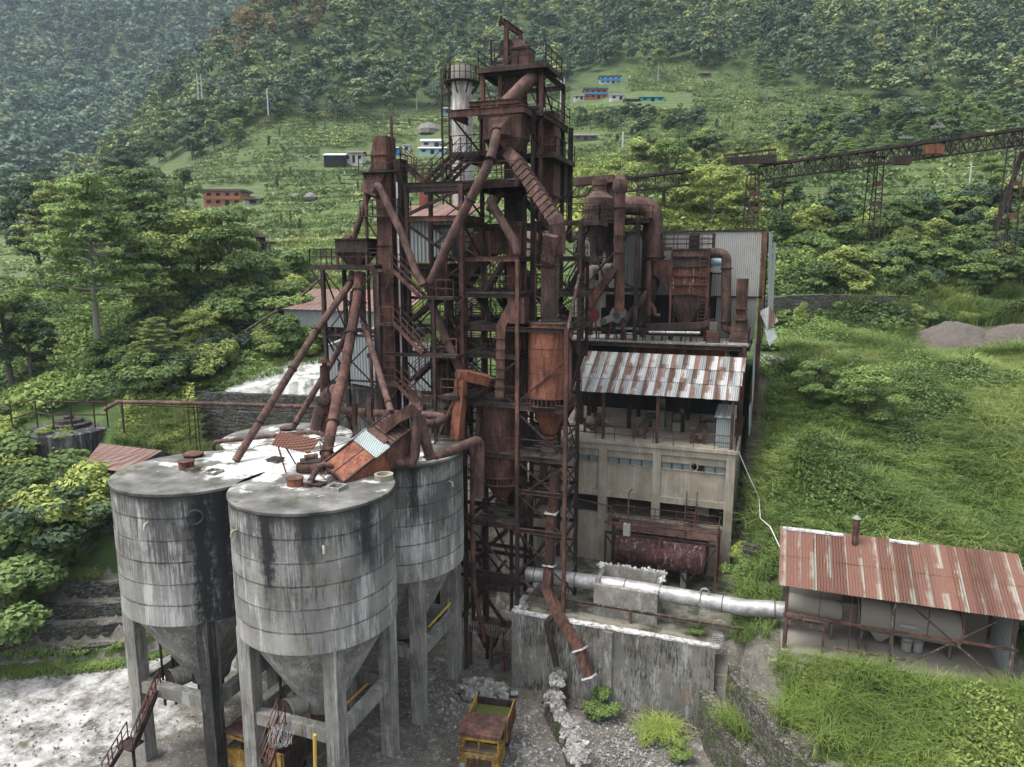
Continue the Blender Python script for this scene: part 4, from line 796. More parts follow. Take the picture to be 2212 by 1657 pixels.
# handrails of the filter, bent
b=MB()
for s in (-1.05,1.05):
    p0=f0+fx_*-.25+fy_*s-fz_*1.3; 
    for k in range(4): a=-.3+k*.45; b.beam(f0+fx_*-.3+fy_*s*(1-.6*k)+fz_*.1,f0+fx_*-.75+fy_*s*(1-.6*k)+fz_*.05,.04)
b.beam(f0-fx_*.75+fy_*1.05,f0-fx_*.75-fy_*1.05,.04)
b.build('railing',M['rust_mid'],T)
Td=thing('elbow_duct','rusty square duct bending over the crashed filter and dropping to the deck','duct',qz(2,960,290,SZ))
D=lambda x,y,Y: qy(2,x,y,Y)
MB().duct([D(830,130,-17.4),D(900,75,-17.2),D(958,42,-17.),D(985,60,-16.9)],.62,.62).build('duct',M['rust_mid'],Td)
MB().tube(bend([D(975,50,-16.9),D(975,150,-16.9),D(965,285,-16.9),D(850,270,-17.6),D(780,345,-18.2)],.5),.3,14).build('dropping_duct',M['rust_duct'],Td,True)
MB().tube([D(990,70,-16.7),D(1012,170,-16.5),D(1040,262,-16.2)],.3,14).build('leaning_duct',M['rust_duct'],Td,True)
b=MB(); flange(b,D(1040,255,-16.2),V(.1,0,-1),.42); flange(b,D(780,335,-18.2),V(-.5,0,-.6),.38); b.build('flange',M['rust_mid'],Td,True)
def pipe(name,label,pts,r,mat='rust_duct',fl=(),cat='pipe',bd=.6,seg=14,group=None,loops=None):
    P=bend(pts,bd); T=thing(name,label,cat,(pts[-1] if pts[-1].z<pts[0].z else pts[0]),group); MB().tube(P,r,seg).build('tube',M[mat],T,True)
    for i in fl:
        a,b=pts[i[0]],pts[i[0]+1]; p=a.lerp(b,i[1]); m=MB(); flange(m,p,b-a,r*1.28,.1); m.build('flange',M['rust_dark'],T,True)
    return T
# pipes on and over the silo roofs
pipe('thick_pipe','thick rusty pipe running over the right silo rim and down between silo and tower',[qy(2,1045,265,-14.6),qy(2,1262,175,-11.6),qy(2,1262,440,-11.6)],.3,'rust_duct',[(0,.05)],bd=.5)
pipe('goose_pipe','long thin pipe crossing the left silo deck, bent down to a square funnel',[qy(2,560,160,-15.4),qy(2,510,143,-15.6),qy(2,300,165,-16.6),qy(2,60,190,-17.4),qy(2,60,240,-17.4)],.13,'rust_duct',[(3,.8)],bd=.35)
def funnel(P,d,r0,r1,h,label,mat='rust_mid'):
    T=thing('funnel',label,'funnel',P); d=Vector(d).normalized(); u=d.cross(V(.3,1,.1)).normalized(); w=d.cross(u)
    L=[[P+d*z+(u*a+w*b)*r for a,b in ((-1,-1),(1,-1),(1,1),(-1,1))] for r,z in ((r0,0),(r1,h),(r1,h+.1))]; MB().loft(L).build('cone',M[mat],T)
    m=MB(); flange(m,P,d,r0*1.6,.1); m.build('flange',M['rust_dark'],T,True)
funnel(qy(2,62,243,-17.4),(0,-.15,-1),.14,.5,.42,'square pyramid funnel at the end of the thin pipe over the left silo')
pipe('spout_pipe','bent pipe leaving the crashed filter with an upturned funnel at its end',[qy(2,600,300,-20.2),qy(2,545,290,-20.8),qy(2,510,340,-21.2),qy(2,495,385,-21.6)],.16,'rust_duct',[(1,.3),(2,.5)],bd=.3)
funnel(qy(2,493,388,-21.6),(-.25,-.3,-1),.16,.48,.35,'tilted square funnel lying on the front silo roof','rust_dark')
Tp=pipe('big_vertical_pipe','wide rusty pipe falling from the gantry hopper to the crashed filter',[qy(3,505,290,-9.6),qy(3,500,420,-10.2),qy(3,415,900,-13.4),qy(3,375,1040,-15),qy(3,300,1440,-18.6),qy(3,295,1520,-18.8),qy(3,330,1520,-19.0)],[.27]*1 and .33,'rust_mid',[(0,.8),(1,.5),(3,.4),(3,.85)],bd=.5)
pipe('slanting_pipe','long slanting pipe from the gantry to the far left part of the silo deck',[qy(3,468,285,-9.4),qy(3,455,350,-9.8),qy(3,240,650,-13.),qz(1,1062,275,SZ+.1)],.24,'rust_duct',[(0,.9),(1,.95),(2,.3),(2,.72)],bd=.4)
pipe('slanting_pipe','second slanting pipe behind the wide one, from gantry legs to the rear silo roof',[qy(3,470,400,-8.8),qy(3,455,620,-9.4),qy(3,340,830,-10.3),qz(3,102,1230,SZ+.1)],.21,'rust_duct',[(1,.2),(2,.9)],bd=.4)
pipe('slanting_pipe','pipe from gantry down to the right, ending on the crashed filter top',[qy(3,528,285,-9.6),qy(3,530,590,-10.),qy(3,600,800,-12),qy(3,700,1130,-15.8)],.2,'rust_duct',[(0,.6),(0,.98),(2,.85)],bd=.4)
pipe('vent_stack','short red vent stack with a conical cap on the rear silo roof',[qy(3,300,1260,-12.6),qy(3,297,850,-12.6)],.3,'rust_mid',[(0,.3)],cat='vent pipe')
P=qy(3,297,848,-12.6); m=MB(); m.lathe(P,[(.16,0),(.16,.22),(.46,.22),(.1,.55),(.02,.58)],20); T=tag(m.build('cone_hood',M['rust_mid']),'cone cap on top of the short red vent stack','vent cap'); 
pipe('duct_elbow','fat bent elbow joining the red stack to the wide pipe',[qy(3,375,1060,-14.6),qy(3,370,985,-14.4),qy(3,320,1010,-13.8),qy(3,270,1100,-13.2),qy(3,240,1230,-13.2)],.36,'rust_duct',[(1,.3),(2,.6)],bd=.5)
pipe('cross_pipe','horizontal pipe looping behind the crashed filter with a gooseneck at its right end',[qy(3,380,1115,-12.6),qy(3,600,1135,-12.6),qy(3,990,1150,-12.0),qy(3,1025,1165,-12.2),qy(3,940,1205,-13),qy(3,870,1175,-13.4)],.25,'rust_duct',[(0,.8),(1,.5),(3,.8)],bd=.45)
for (x0,y0,y1,l) in ((480,1075,1210,'left of two square red stubs behind the crashed filter'),(572,1040,1160,'right of two square red stubs behind the crashed filter')):
    a=qy(3,x0,y0,-13.6); b=qy(3,x0,y1,-13.6); tag(MB().beam(b,a,.28,.28,'I').build('steel_stub',M['rust_mid']),l,'steel post')
# small orange corrugated canopy over the compressor
T=thing('lean_to_canopy','small orange corrugated canopy leaning on thin legs over the roof compressor','canopy',qz(2,385,330,SZ))
c=[qy(2,318,203,-20.6),qy(2,490,240,-19.8),qy(2,540,178,-18.2),qy(2,358,140,-18.6)]
b=MB(); n=26
for i in range(n):
    for j in range(0,1):
        a=c[0].lerp(c[1],i/n); a2=c[0].lerp(c[1],(i+1)/n); d=c[3].lerp(c[2],i/n); d2=c[3].lerp(c[2],(i+1)/n); k=.03*(1 if i%2 else -1); k2=-k
        b.add([a+Z_*k,a2+Z_*k2,d2+Z_*k2,d+Z_*k],[(0,1,2,3)]); b.add([a+Z_*(k-.02),a2+Z_*(k2-.02),d2+Z_*(k2-.02),d+Z_*(k-.02)],[(3,2,1,0)])
b.build('roof_sheet',M['corr_orange'],T)
for (a,g) in ((c[0].lerp(c[1],.2),qz(2,388,330,SZ)),(c[0].lerp(c[3],.8),qz(2,432,290,SZ)),(c[2],qz(2,560,200,SZ))): MB().beam(g,a,.06).build('leg',M['rust_mid'],T)
T=thing('compressor','rusty horizontal air receiver with motor on the silo deck','compressor',qz(2,500,300,SZ))
p=qz(2,440,305,SZ+.35); q=qz(2,560,305,SZ+.35); MB().tube([p,q],.3,18).build('receiver',M['rust_mid'],T,True); MB().beam(p+Z_*.42+X_*.2,q+Z_*.42-X_*.2,.3,.2).build('motor_base',M['scrap'],T); MB().tube([p+Z_*.62+X_*.5,q+Z_*.62-X_*.4],.16,14).build('motor',M['rust_mid'],T,True)
# rope of handrail wreckage by the filter
T=thing('bent_railing','bent thin rusty handrail lying between canopy and crashed filter','railing',qz(2,560,230,SZ))
b=MB(); A=[D(500,175,-17.6),D(560,165,-17.8),D(700,150,-17.8)]; B_=[D(480,240,-18.6),D(580,220,-18.8),D(700,175,-18.6)]
for s in (A,B_): b.tube(s,.025,5,False)
for k in (0,1,2): b.beam(A[k],B_[k],.04)
b.tube([D(540,190,-18),D(560,300,-19.4),D(620,370,-20.4)],.03,5,False); b.build('bars',M['rust_mid'],T)
# ------------------------------------------------------------------ gantry left of the tower
T=thing('spout_gantry','tall thin steel gantry with a railed platform carrying the distribution hopper','gantry',(-25,-9,SZ))
GZ_=28.15; gx0,gx1=-28.0,-22.9; gy0,gy1=-10.2,-7.6
for x in (-27.0,-22.95):
    for y in (gy0,gy1): MB().beam((x,y,SZ if y<-8.8 else 12),(x,y,GZ_),.24,.24,'I').build('post',M['rust_dark'],T)
for y in (gy0,gy1):
    MB().beam((gx0,y,GZ_),(gx1,y,GZ_),.16,.3).build('platform_beam',M['rust_dark'],T)
    for z in (23.6,20.0): MB().beam((-27.0,y,z),(-22.95,y,z),.14,.14,'L').build('cross_beam',M['rust_dark'],T)
for x in (gx0,-27,-25,-22.95): MB().beam((x,gy0,GZ_-.02),(x,gy1,GZ_-.02),.12,.2).build('platform_joist',M['rust_dark'],T)
MB().box((gx0,gy0+.1,GZ_+.16),(gx1,gy1-.1,GZ_+.2)).build('platform_deck',M['deck'],T)
for (za,zb) in ((28,23.6),(23.6,20),(20,16.9)):
    for y in (gy0,): MB().beam((-27,y,za),(-22.95,y,zb),.08).build('brace',M['rust_dark'],T); MB().beam((-22.95,y,za),(-27,y,zb),.08).build('brace',M['rust_dark'],T)
    MB().beam((-27,gy0,za),(-27,gy1,zb),.08).build('brace',M['rust_dark'],T); MB().beam((-22.95,gy0,zb),(-22.95,gy1,za),.08).build('brace',M['rust_dark'],T)
MB().beam((gx0,gy0,GZ_),(-27,gy0,GZ_-1.5),.08).build('brace',M['rust_dark'],T)
rail(MB(),[(gx1,gy1,GZ_+.2),(gx0,gy1,GZ_+.2),(gx0,gy0,GZ_+.2),(gx1+.2,gy0,GZ_+.2)]).build('railing',M['rust_dark'],T)
def hopper_rect(name,label,cx,cy,zt,w,d,h1,h2,wo,mat='rust_mid',off=(0,0),cat='hopper',ribs=True):
    T=thing(name,label,cat,(cx,cy,zt-h1-h2)); f=lambda w,d,z,ox=0,oy=0:[V(cx+ox-w/2,cy+oy-d/2,z),V(cx+ox+w/2,cy+oy-d/2,z),V(cx+ox+w/2,cy+oy+d/2,z),V(cx+ox-w/2,cy+oy+d/2,z)]
    MB().loft([f(w,d,zt),f(w,d,zt-h1)]).build('bin',M[mat],T); MB().loft([f(w-.02,d-.02,zt-h1),f(wo,wo,zt-h1-h2,*off)]).build('cone',M[mat],T)
    b=MB()
    for z in (zt,zt-h1): 
        L=f(w+.12,d+.12,z)
        for i in range(4): b.beam(L[i],L[(i+1)%4],.09)
    L=f(wo+.12,wo+.12,zt-h1-h2,*off)
    for i in range(4): b.beam(L[i],L[(i+1)%4],.07)
    b.build('rim_angles',M['rust_dark'],T); return T
hopper_rect('distribution_hopper','small dark hopper with pyramid bottom on the gantry platform',-25.05,-8.9,GZ_+1.9,2.5,1.5,.85,1.0,.9,'rust_dark')
T=thing('hopper_stand','stubby steel legs carrying the small gantry hopper','stand',(-25,-8.9,GZ_+.2))
for x in (-26.2,-23.9):
    for y in (-9.6,-8.2): MB().beam((x,y,GZ_+.2),(x,y,GZ_+1.15),.16).build('leg',M['rust_mid'],T)
    MB().beam((x,-9.6,GZ_+1.1),(x,-8.2,GZ_+1.1),.16).build('top_rail',M['rust_mid'],T)
tag(MB().duct([(-25.5,-9.0,GZ_+2.1),(-25.7,-9.3,GZ_+1.3)],.7,.5).build('inlet_box',M['rust_mid']),'small flanged inlet box on top of the gantry hopper','chute')
# ------------------------------------------------------------------ bucket elevator
EY=-8.9; ex=qy(17,150,800,EY).x
T=thing('bucket_elevator','tall rectangular red brown bucket elevator leg with a sloping head','elevator',(ex,EY,13))
ztop=qy(17,120,220,EY).z; zs=[13.5,16.5,19.2,21.8,24.4,27.0,29.6,32.0,ztop-1.0]
for a,bz in zip(zs,zs[1:]):
    MB().box((ex-.62,EY-.42,a+.03),(ex+.5,EY+.62,bz-.03)).build('casing_section',M['rust_mid'],T)
b=MB()
for z in zs: b.box((ex-.68,EY-.48,z-.04),(ex+.56,EY+.68,z+.04))
b.build('section_flanges',M['rust_dark'],T)
hx=qy(17,100,265,EY).x
f=lambda x0,x1,z,y0=EY-.6,y1=EY+.7:[V(x0,y0,z),V(x1,y0,z),V(x1,y1,z),V(x0,y1,z)]
MB().loft([f(hx-.6,hx+.55,ztop-1.0),f(hx-.6,hx+.55,ztop+.05),f(hx-.3,hx+.55,ztop+1.15)]).build('head',M['rust_mid'],T)
MB().duct([(hx-.1,EY-.1,ztop-1.0),(hx-.7,EY-.5,ztop-2.6)],1.1,1.2).build('discharge_spout',M['rust_mid'],T)
b=MB(); b.beam((hx-.66,EY-.64,ztop-.05),(hx+.6,EY-.64,ztop-.05),.08); b.beam((hx-.66,EY-.64,ztop-1.),(hx+.6,EY-.64,ztop-1.),.08); b.build('head_angles',M['rust_dark'],T)
MB().box((hx+.9,EY-.3,ztop-2.),(hx+1.5,EY+.5,ztop-.3)).build('drive_box',M['rust_dark'],T)
p0=qy(17,215,250,EY); p1=qy(13,1037,860,EY); MB().tube([p0,p1],.1,8).build('lifting_post',M['rust_mid'],T)
sp=V(hx-.7,EY-.5,ztop-2.6)
pipe('slanting_pipe','straight pipe slanting from the elevator spout down to the gantry hopper',[sp+V(-.25,-.1,.1),qy(13,905,1320,-9.3),qy(3,470,90,-9.0)],.22,'rust_duct',[(0,.9)],bd=.3)
pipe('slanting_pipe','long straight pipe slanting down right from the elevator spout behind the stair tower',[sp+V(.2,-.1,.1),qy(17,35,560,-10.2),qy(17,330,1180,-10.6),qy(17,500,1640,-10.9),qy(18,455,215,-11)],.24,'rust_duct',[(0,.8)],bd=.4)
# service platforms of the elevator
T=thing('elevator_platform','pair of small railed service platforms hung round the elevator head','platform',(ex,EY,30))
for (z,xa,xb) in ((ztop-3.9,ex-1.5,ex+1.3),(ztop-1.1,ex-1.5,ex+1.6)):
    MB().box((xa,EY-1.0,z-.06),(xb,EY-.52,z)).build('deck',M['deck'],T); rail(MB(),[(xa,EY-1,z),(xb,EY-1,z),(xb,EY+.8,z)],1.0,1).build('railing',M['rust_dark'],T)
    MB().beam((xa,EY-.5,z),(ex-.6,EY-.5,z-1.4),.08).build('bracket',M['rust_dark'],T)
for x in (ex-1.35,ex+1.0): MB().beam((x,EY-.5,14),(x,EY-.5,ztop-1.1),.16,.16,'I').build('guide_post',M['rust_mid'],T)
tag(MB().box((ex+1.06,EY-.7,18),(ex+1.16,EY-.62,ztop-1.8)).build('cable_tray',M['alu']),'pale vertical cable tray beside the elevator','cable tray')
# ------------------------------------------------------------------ main steel tower
FY=-9.2; MY=-5.7; BY=-.2; P1,P2,P3=-17.1,-13.3,-10.05
L1,L2,L3_,L4,L5,L6,L7,L8=33.4,30.95,28.7,26.4,24.3,22.5,19.3,15.9
TW=thing('steel_tower','tall dark rusted steel frame tower of the process plant with open platforms','tower',(-13.5,-5,0))
def post(x,y,z0,z1,m='rust_dark',w=.24): MB().beam((x,y,z0),(x,y,z1),w,w,'I').build('post',M[m],TW)
post(P1,FY,21.5,L1,'rust_mid',.3); post(P1,FY,0,21.5,'rust_dark'); post(P2,FY,15.2,28.7,'rust_mid'); post(P2,FY,5.5,15.2); post(P3,FY,5.5,24.4,'rust_mid'); post(P3+.0,-6.25,5.5,31.1); post(P2,-6.25,5.5,38.0); post(P1,MY,0,38)
UX0,UX1=-17.0,-13.05
post(UX1+.02,MY+.3,28,41,'rust_mid'); post(UX0,BY,0,41); post(UX1,BY,0,41); post(-10.3,-3.2,22,28.7,w=.18)
post(P1-3.9,MY,0,L1); post(P1-3.9,BY,0,L1); post(P1-3.9,FY,22.5,L1,'rust_dark',.26)
def hb(x0,y0,x1,y1,z,w=.16,h=.27,m='rust_dark',name='beam'): MB().beam((x0,y0,z),(x1,y1,z),w,h,'I').build(name,M[m],TW)
def br(x0,y0,z0,x1,y1,z1,w=.1,m='rust_dark'): MB().beam((x0,y0,z0),(x1,y1,z1),w,w,'L').build('brace',M[m],TW)
# levels: front row between P1 and P2, back rows, sides
for z in (L2,L3_,L4,L5,L6,L7,L8,11.1,7.5):
    m='rust_mid' if z in (L3_,L2) else 'rust_dark'
    if z<=L3_: hb(P1,FY,P2,FY,z,m=m)
    hb(P1,MY,P2,MY,z); hb(P1,BY,P2,BY,z); hb(P1,FY,P1,BY,z); hb(P2,FY if z<=L3_ else MY,P2,BY,z); hb(P1-3.9,MY,P1,MY,z); hb(P1-3.9,BY,P1,BY,z); hb(P1-3.9,MY,P1-3.9,BY,z)
for z in (L3_+.0,L5,L7,L8,13.6,10.9):
    if z<=L5: hb(P2,FY,P3,FY,z,.2,.5 if z==L7 else .3); hb(P3,FY,P3,-6.25,z)
    hb(P2,-6.25,P3,-6.25,z)
    if z>L5-.1: hb(P3,-6.25,P3,-3.2,z)
def deck(x0,y0,x1,y1,z,rails=None,m='deck'):
    MB().box((x0,y0,z+.14),(x1,y1,z+.2)).build('platform_deck',M[m],TW); b=MB(); b.beam((x0,y0,z),(x1,y0,z),.1,.26); b.beam((x1,y0,z),(x1,y1,z),.1,.26); b.beam((x0,y0,z),(x0,y1,z),.1,.26); b.build('platform_edge',M['rust_dark'],TW)
    if rails: rail(MB(),[V(a,b_,z+.2) for a,b_ in rails]).build('railing',M['rust_dark'],TW)
deck(P1,FY+.15,P2,MY,L4,[(P1,FY+.1),(P2,FY+.1)]); deck(P1,FY+2.2,P2,BY,L3_); deck(P1,FY+.8,P2,MY,L5+.02,[(P1,FY+.8),(P1+1.6,FY+.8)]); deck(P1,FY+.6,P2-.6,BY,L6,[(P1,FY+.6),(P1+2,FY+.6)])
deck(P1-3.9,MY,P1,BY,L4); deck(P1-3.9,MY,P1,BY,L5); deck(P1-3.9,MY,P1,BY,L6); deck(P1-3.9,MY,P1,BY,L7); deck(P1,MY,P2,BY,L8)
deck(P1+.3,FY,P2,MY,L7,[(P1+.4,FY),(P2,FY)]) 
deck(P1,FY,P2,MY,L8-.0,[(P1,FY),(P2,FY)]); deck(P2,FY,P3,-6.0,L8,[(P2,FY),(P3,FY),(P3,-6.2)]); deck(P1+.6,FY,P2,MY,11.0,[(P1+.6,FY),(P2,FY),(P2,-6.2)])
deck(P2,-6.2,-9.9,-3.2,L4+.0); deck(P2+.3,-5.9,-9.0,-4.4,L3_,[(P2+.3,-5.9),(-9.0,-5.9),(-9.0,-4.4)]); 
# right hand platforms and stairs beside the tower
deck(P2,-5.9,-8.9,-3.6,31.0,[(P2+2.2,-5.9),(-8.9,-5.9),(-8.9,-3.6)])
stairs(TW,M['rust_dark'],(-10.6,-5.4,L3_+.2),(-9.7,-5.1,31.1),(0,1,0),.8)
# long top platform L1
deck(P1-4.3,FY+.0,P2,FY+1.6,L1,[(P1-4.3,FY),(P1-1.0,FY)]); rail(MB(),[(P1-1,FY,L1+.2),(P1,FY,L1+.2),(P2-.2,FY,L1+.2)]).build('railing',M['rust_mid'],TW)
rail(MB(),[(P1-4.3,FY+1.6,L1+.2),(P1-.5,FY+1.6,L1+.2)]).build('railing',M['rust_dark'],TW)
hb(P1-4.4,FY,P1,FY,L1-.12,.2,.62,'rust_dark'); hb(P1,FY,P2,FY,L1-.1,.2,.4,'rust_dark'); hb(P1-4.4,MY,P2,MY,L1-.1); hb(P1,FY,P1,BY,L1-.1); hb(P2,FY,P2,BY,L1-.1)
hb(P1-4.4,FY,P1,FY,31.3,.2,.34,'rust_mid'); hb(P1,FY,P1,MY,31.3,.2,.4,'rust_mid')
post(P1-4.35,FY,17,L1,'rust_dark',.34)
br(P1,FY,L1-.3,P1-4.3,FY,31.4,.18); br(P1-4.3,FY,31.2,P1,FY,28.4,.16); br(P1,FY,31.1,P1-2.0,FY,29.6,.14); br(P1,FY,28.3,P1-2.6,FY,26.6,.14); br(P1,FY,L1-.2,P1,MY,31.6,.16,'rust_mid'); br(P1,FY,31.2,P1,MY,28.8,.2,'rust_mid')
deck(P1,FY+1.0,P2,BY,L1-.02,[(P1+.9,FY+1.0),(P2,FY+1)])
# second long platform, its two steep stairs up to the chimney walkway
deck(P1-2.0,MY-.6,P1+2.6,BY,35.6,[(P1-2,MY-.6),(P1+2.6,MY-.6)])
for x in (P1-1.6,P1-.2): stairs(TW,M['rust_dark'],(x-1.5,FY+1.3,L1+.2),(x,MY-.6,35.7),(1,-.3,0),.75)
stairs(TW,M['rust_mid'],(P1-2.9,FY+.9,L1+.2),(P1-4.6,FY+.9,L1+1.6),(0,1,0),.7)
# stair tower at the left: three long front flights with landings
SY=-10.4
def land(x0,x1,z,rails=True):
    MB().box((x0,SY-.4,z-.1),(x1,SY+.5,z-.02)).build('landing',M['deck'],TW); b=MB(); b.beam((x0,SY-.42,z-.1),(x1,SY-.42,z-.1),.08,.2); b.beam((x1,SY-.42,z-.1),(x1,SY+1.4,z-.1),.08,.2); b.build('landing_edge',M['rust_dark'],TW)
    if rails: rail(MB(),[(x0,SY-.4,z),(x1,SY-.4,z)],1.05,1.2).build('railing',M['rust_mid'],TW)
def flight(x,y,x2,y2): return qy(18,x,y,SY),qy(18,x2,y2,SY)
SP=[]
for (a,b_,c,d,l) in ((185,62,445,318,1),(205,570,470,858,1),(225,1140,478,1395,1)):
    p,q=flight(a,b_,c,d); SP.append((p,q)); stairs(TW,M['rust_mid'],q,p,(0,1,0),.85,True,M['rust_mid'])
land(qy(18,-10,60,SY).x,SP[0][0].x,SP[0][0].z); land(SP[0][1].x,P1+.1,SP[0][1].z); land(qy(18,78,570,SY).x,SP[1][0].x,SP[1][0].z); land(SP[1][1].x,qy(18,600,870,SY).x,SP[1][1].z); land(qy(18,98,1130,SY).x,SP[2][0].x,SP[2][0].z); land(SP[2][1].x,qy(18,600,1400,SY).x,SP[2][1].z)
# return flights behind
for (a,b_) in ((SP[0][1],SP[1][0]),(SP[1][1],SP[2][0])):
    p=a+V(.9,1.1,0); q=b_+V(.4,1.1,0); stairs(TW,M['rust_dark'],q,p,(0,1,0),.85)
stx0=qy(18,55,400,SY).x; stx1=qy(18,588,900,SY).x
for x,y in ((stx0,SY-.3),(stx0+.0,SY+1.6)): MB().beam((x,y,16.9 if y<-10 else 10),(x,y,SP[0][0].z),.26,.26,'I').build('post',M['rust_dark'],TW)
MB().beam((stx1,SY-.4,16.9),(stx1,SY-.4,SP[0][1].z),.2,.2,'I').build('post',M['rust_dark'],TW); MB().beam((stx1,SY+1.6,10),(stx1,SY+1.6,SP[0][1].z),.2,.2,'I').build('post',M['rust_dark'],TW)
xr=stx1+1.45; MB().beam((xr,SY+.9,15),(xr,SY+.9,SP[0][1].z),.14,.14,'I').build('post',M['rust_mid'],TW)
for z in (SP[0][1].z,SP[1][1].z+.0,SP[2][1].z-.1,(SP[0][1].z+SP[1][1].z)/2): hb(stx0,SY+1.5,stx1,SY+1.5,z-.2,.14,.2); 
hb(stx0,SY-.35,stx1,SY-.35,SP[1][1].z-.12,.14,.2)
for (z0,z1) in ((SP[1][0].z-.1,SP[1][0].z-1.7),(SP[2][0].z-.1,SP[2][0].z-1.8),(SP[0][0].z-.1,SP[0][0].z-1.8)): br(stx0+1.5,SY-.3,z0,stx0,SY-.3,z1,.09)
for (a,b_) in ((SP[0][1].z,SP[1][1].z),(SP[1][1].z,SP[2][1].z)): br(stx1,SY+1.5,b_,xr,SY+.9,a-.6,.08); br(xr,SY+.9,b_,stx1,SY+1.5,a-.6,.08); br(stx0,SY+1.6,b_,stx1,SY+1.6,a,.1); br(stx0,SY+1.6,a,stx1,SY+1.6,b_,.1)
land(stx1,xr+.1,SP[1][1].z,True); land(stx1,xr+.1,SP[2][1].z,True)
# inner stairs between levels of the main tower
q=lambda c,x,y,Y:qy(c,x,y,Y)
stairs(TW,M['rust_dark'],(P1+1.2,FY+1.1,L4+.2),(P1+2.6,FY+1.1,L3_),(0,1,0),.8); stairs(TW,M['rust_dark'],(P1+2.9,-6.8,L5+.2),(P1+1.5,-6.8,L4),(0,1,0),.8); stairs(TW,M['rust_dark'],(P1+1.6,-7.6,L5+.2),(P1+.4,-7.6,L4),(0,1,0),.7)
stairs(TW,M['rust_dark'],(-11.2,-5.2,L4),(-9.9,-5.2,L3_),(0,1,0),.8); stairs(TW,M['rust_dark'],(-13.9,BY-1,L2),(-16,BY-1,L1),(0,1,0),.8)
# braces
for (x0,x1,za,zb,y) in ((P1,P2,L6-.2,L7,FY),(P2,P1,L6-.2,L7,FY),(P1,P2,L7,L8,MY),(P1,P2,L5,L6,BY),(P2,P1,L4,L5,BY),(P1,P2,L3_,L4,BY),(P2,P3,L8-.3,13.2,FY),(P3,P2,L8-.3,13.2,FY),(P2,P3,13.4,10.9,FY),(P2,P3,10.8,7.6,FY),(P3,P2,10.8,8.0,FY),(P2,P3,7.6,5.8,FY),(P2,P3,L7-.4,L8+.2,FY),(P2,P3,L5-.1,L4-2.6,-6.25),(P1,P2,11,7.5,FY),(P2,P1,11,7.5,MY),(P1,P2,7.5,3,MY)): br(x0,y,za,x1,y,zb)
br(P2,FY,L7+.3,P3,FY,22.4,.1); br(P3,FY,L5,P3,-6.25,22.3,.13); br(P3,-6.25,22.2,P3,FY,L7,.1); br(P3,-6.25,28.0,P3,FY,24.3,.2,'rust_dusty')
for (za,zb) in ((L7,L8),(L8,13.6),(13.6,10.9),(10.9,8.2),(8.2,5.5)): br(P3,FY,za-.2,P3,-6.25,zb); br(P3,-6.25,za-.2,P3,FY,zb,.09,'rust_dusty')
for (za,zb) in ((31,L3_),(L3_,L4),(L4,L5),(L5,L6)): br(P2,-6.25,za,P3,-6.25,zb,.12); br(P3,-6.25,za,P2,-6.25,zb,.12); br(P2,-6.25,za,P2,BY,zb,.12)
for z in (17.6,14.7,12.3,9.5,7.): hb(P2,-6.25,P3,-6.25,z,.1,.14); hb(P3,-9.2,P3,-6.25,z,.08,.12)
for (za,zb) in ((L1,L2),(L2,L3_),(L5,L6),(L6,L7)): br(UX0,BY,za,UX1,BY,zb,.16); br(P2,MY,za,P2,BY,zb,.12); br(P1-3.9,MY,za,P1,MY,zb,.12)
# big diagonal mesh of lesser members and pipes deep inside (handrails and cross ties at every level)
rr=random.Random(9)
for z in (L6,L7,L8,L4,L5,L3_,11.1):
    for y in (MY+.4,-2.6,BY-.3):
        rail(MB(),[(P1-3.5,y,z+.2),(P2,y,z+.2)]).build('railing',M['rust_dark'],TW)
for z in (L6,L7,L4,L5):
    rail(MB(),[(P1-3.7,MY-.1,z+.2),(P1,MY-.1,z+.2)]).build('railing',M['rust_mid'],TW)
for (za,zb) in ((L1,L2),(L2,L3_),(L3_,L4),(L4,L5),(L5,L6),(L6,L7),(L7,L8),(L8,12.5)):
    for (x0,x1,y) in ((P1-3.9,P1,MY),(P1,P2,MY),(P1-3.9,P1,-2.6),(P2,-11.4,-3.6),(P1,P2,-2.6)):
        if rr.random()<.7: br(x0,y,za,x1,y,zb,.08,rr.choice(['rust_mid','rust_dark','rust_dusty']))
        if rr.random()<.5: br(x1,y,za,x0,y,zb,.08,rr.choice(['rust_mid','rust_dark']))
for (x,y,za,zb,r) in ((P1+.5,-6.3,L8,L3_,.09),(P1+.8,-6.3,L7,L1,.06),(P2-.4,-6.5,L7,L2,.08),(P1-2.6,-6.0,L7,L3_,.1),(P2+1.6,-5.9,L8,L4,.08),(P2+.3,-6.5,L7,31,.07),(P1-1.1,-6.1,18,L4,.12)):
    tag(MB().tube([(x,y,za),(x,y,zb)],r,8).build('riser_pipe',M['rust_mid']),'thin riser pipe in the tower from %s to %s platform, %s bay'%(('lower' if za<17 else 'middle'),('top' if zb>31 else 'upper' if zb>28 else 'middle'),('left' if x<P1 else 'centre' if x<P2 else 'right')+(' rear' if y>-6.05 else '')+(' corner' if r>.085 else '')),'pipe')
for z in (L4,L5): deck(P2,-5.6,-10.9,BY,z); rail(MB(),[(P2,-5.7,z+.2),(-10.9,-5.7,z+.2),(-10.9,-.3,z+.2)]).build('railing',M['rust_mid'],TW)
for (xa,ya,za,xb,yb,zb) in ((-10.9,-4.6,L5+.2,-12.6,-4.6,L4),(-12.4,-3.6,L8+.2,-10.6,-3.6,L7),(P1-2.9,-5.2,L6+.2,P1-1.2,-5.2,L5),(P1-1.0,-5.2,L7+.2,P1-3.0,-5.2,L6)): stairs(TW,M['rust_dark'],(xa,ya,za),(xb,yb,zb),(0,1,0),.7)
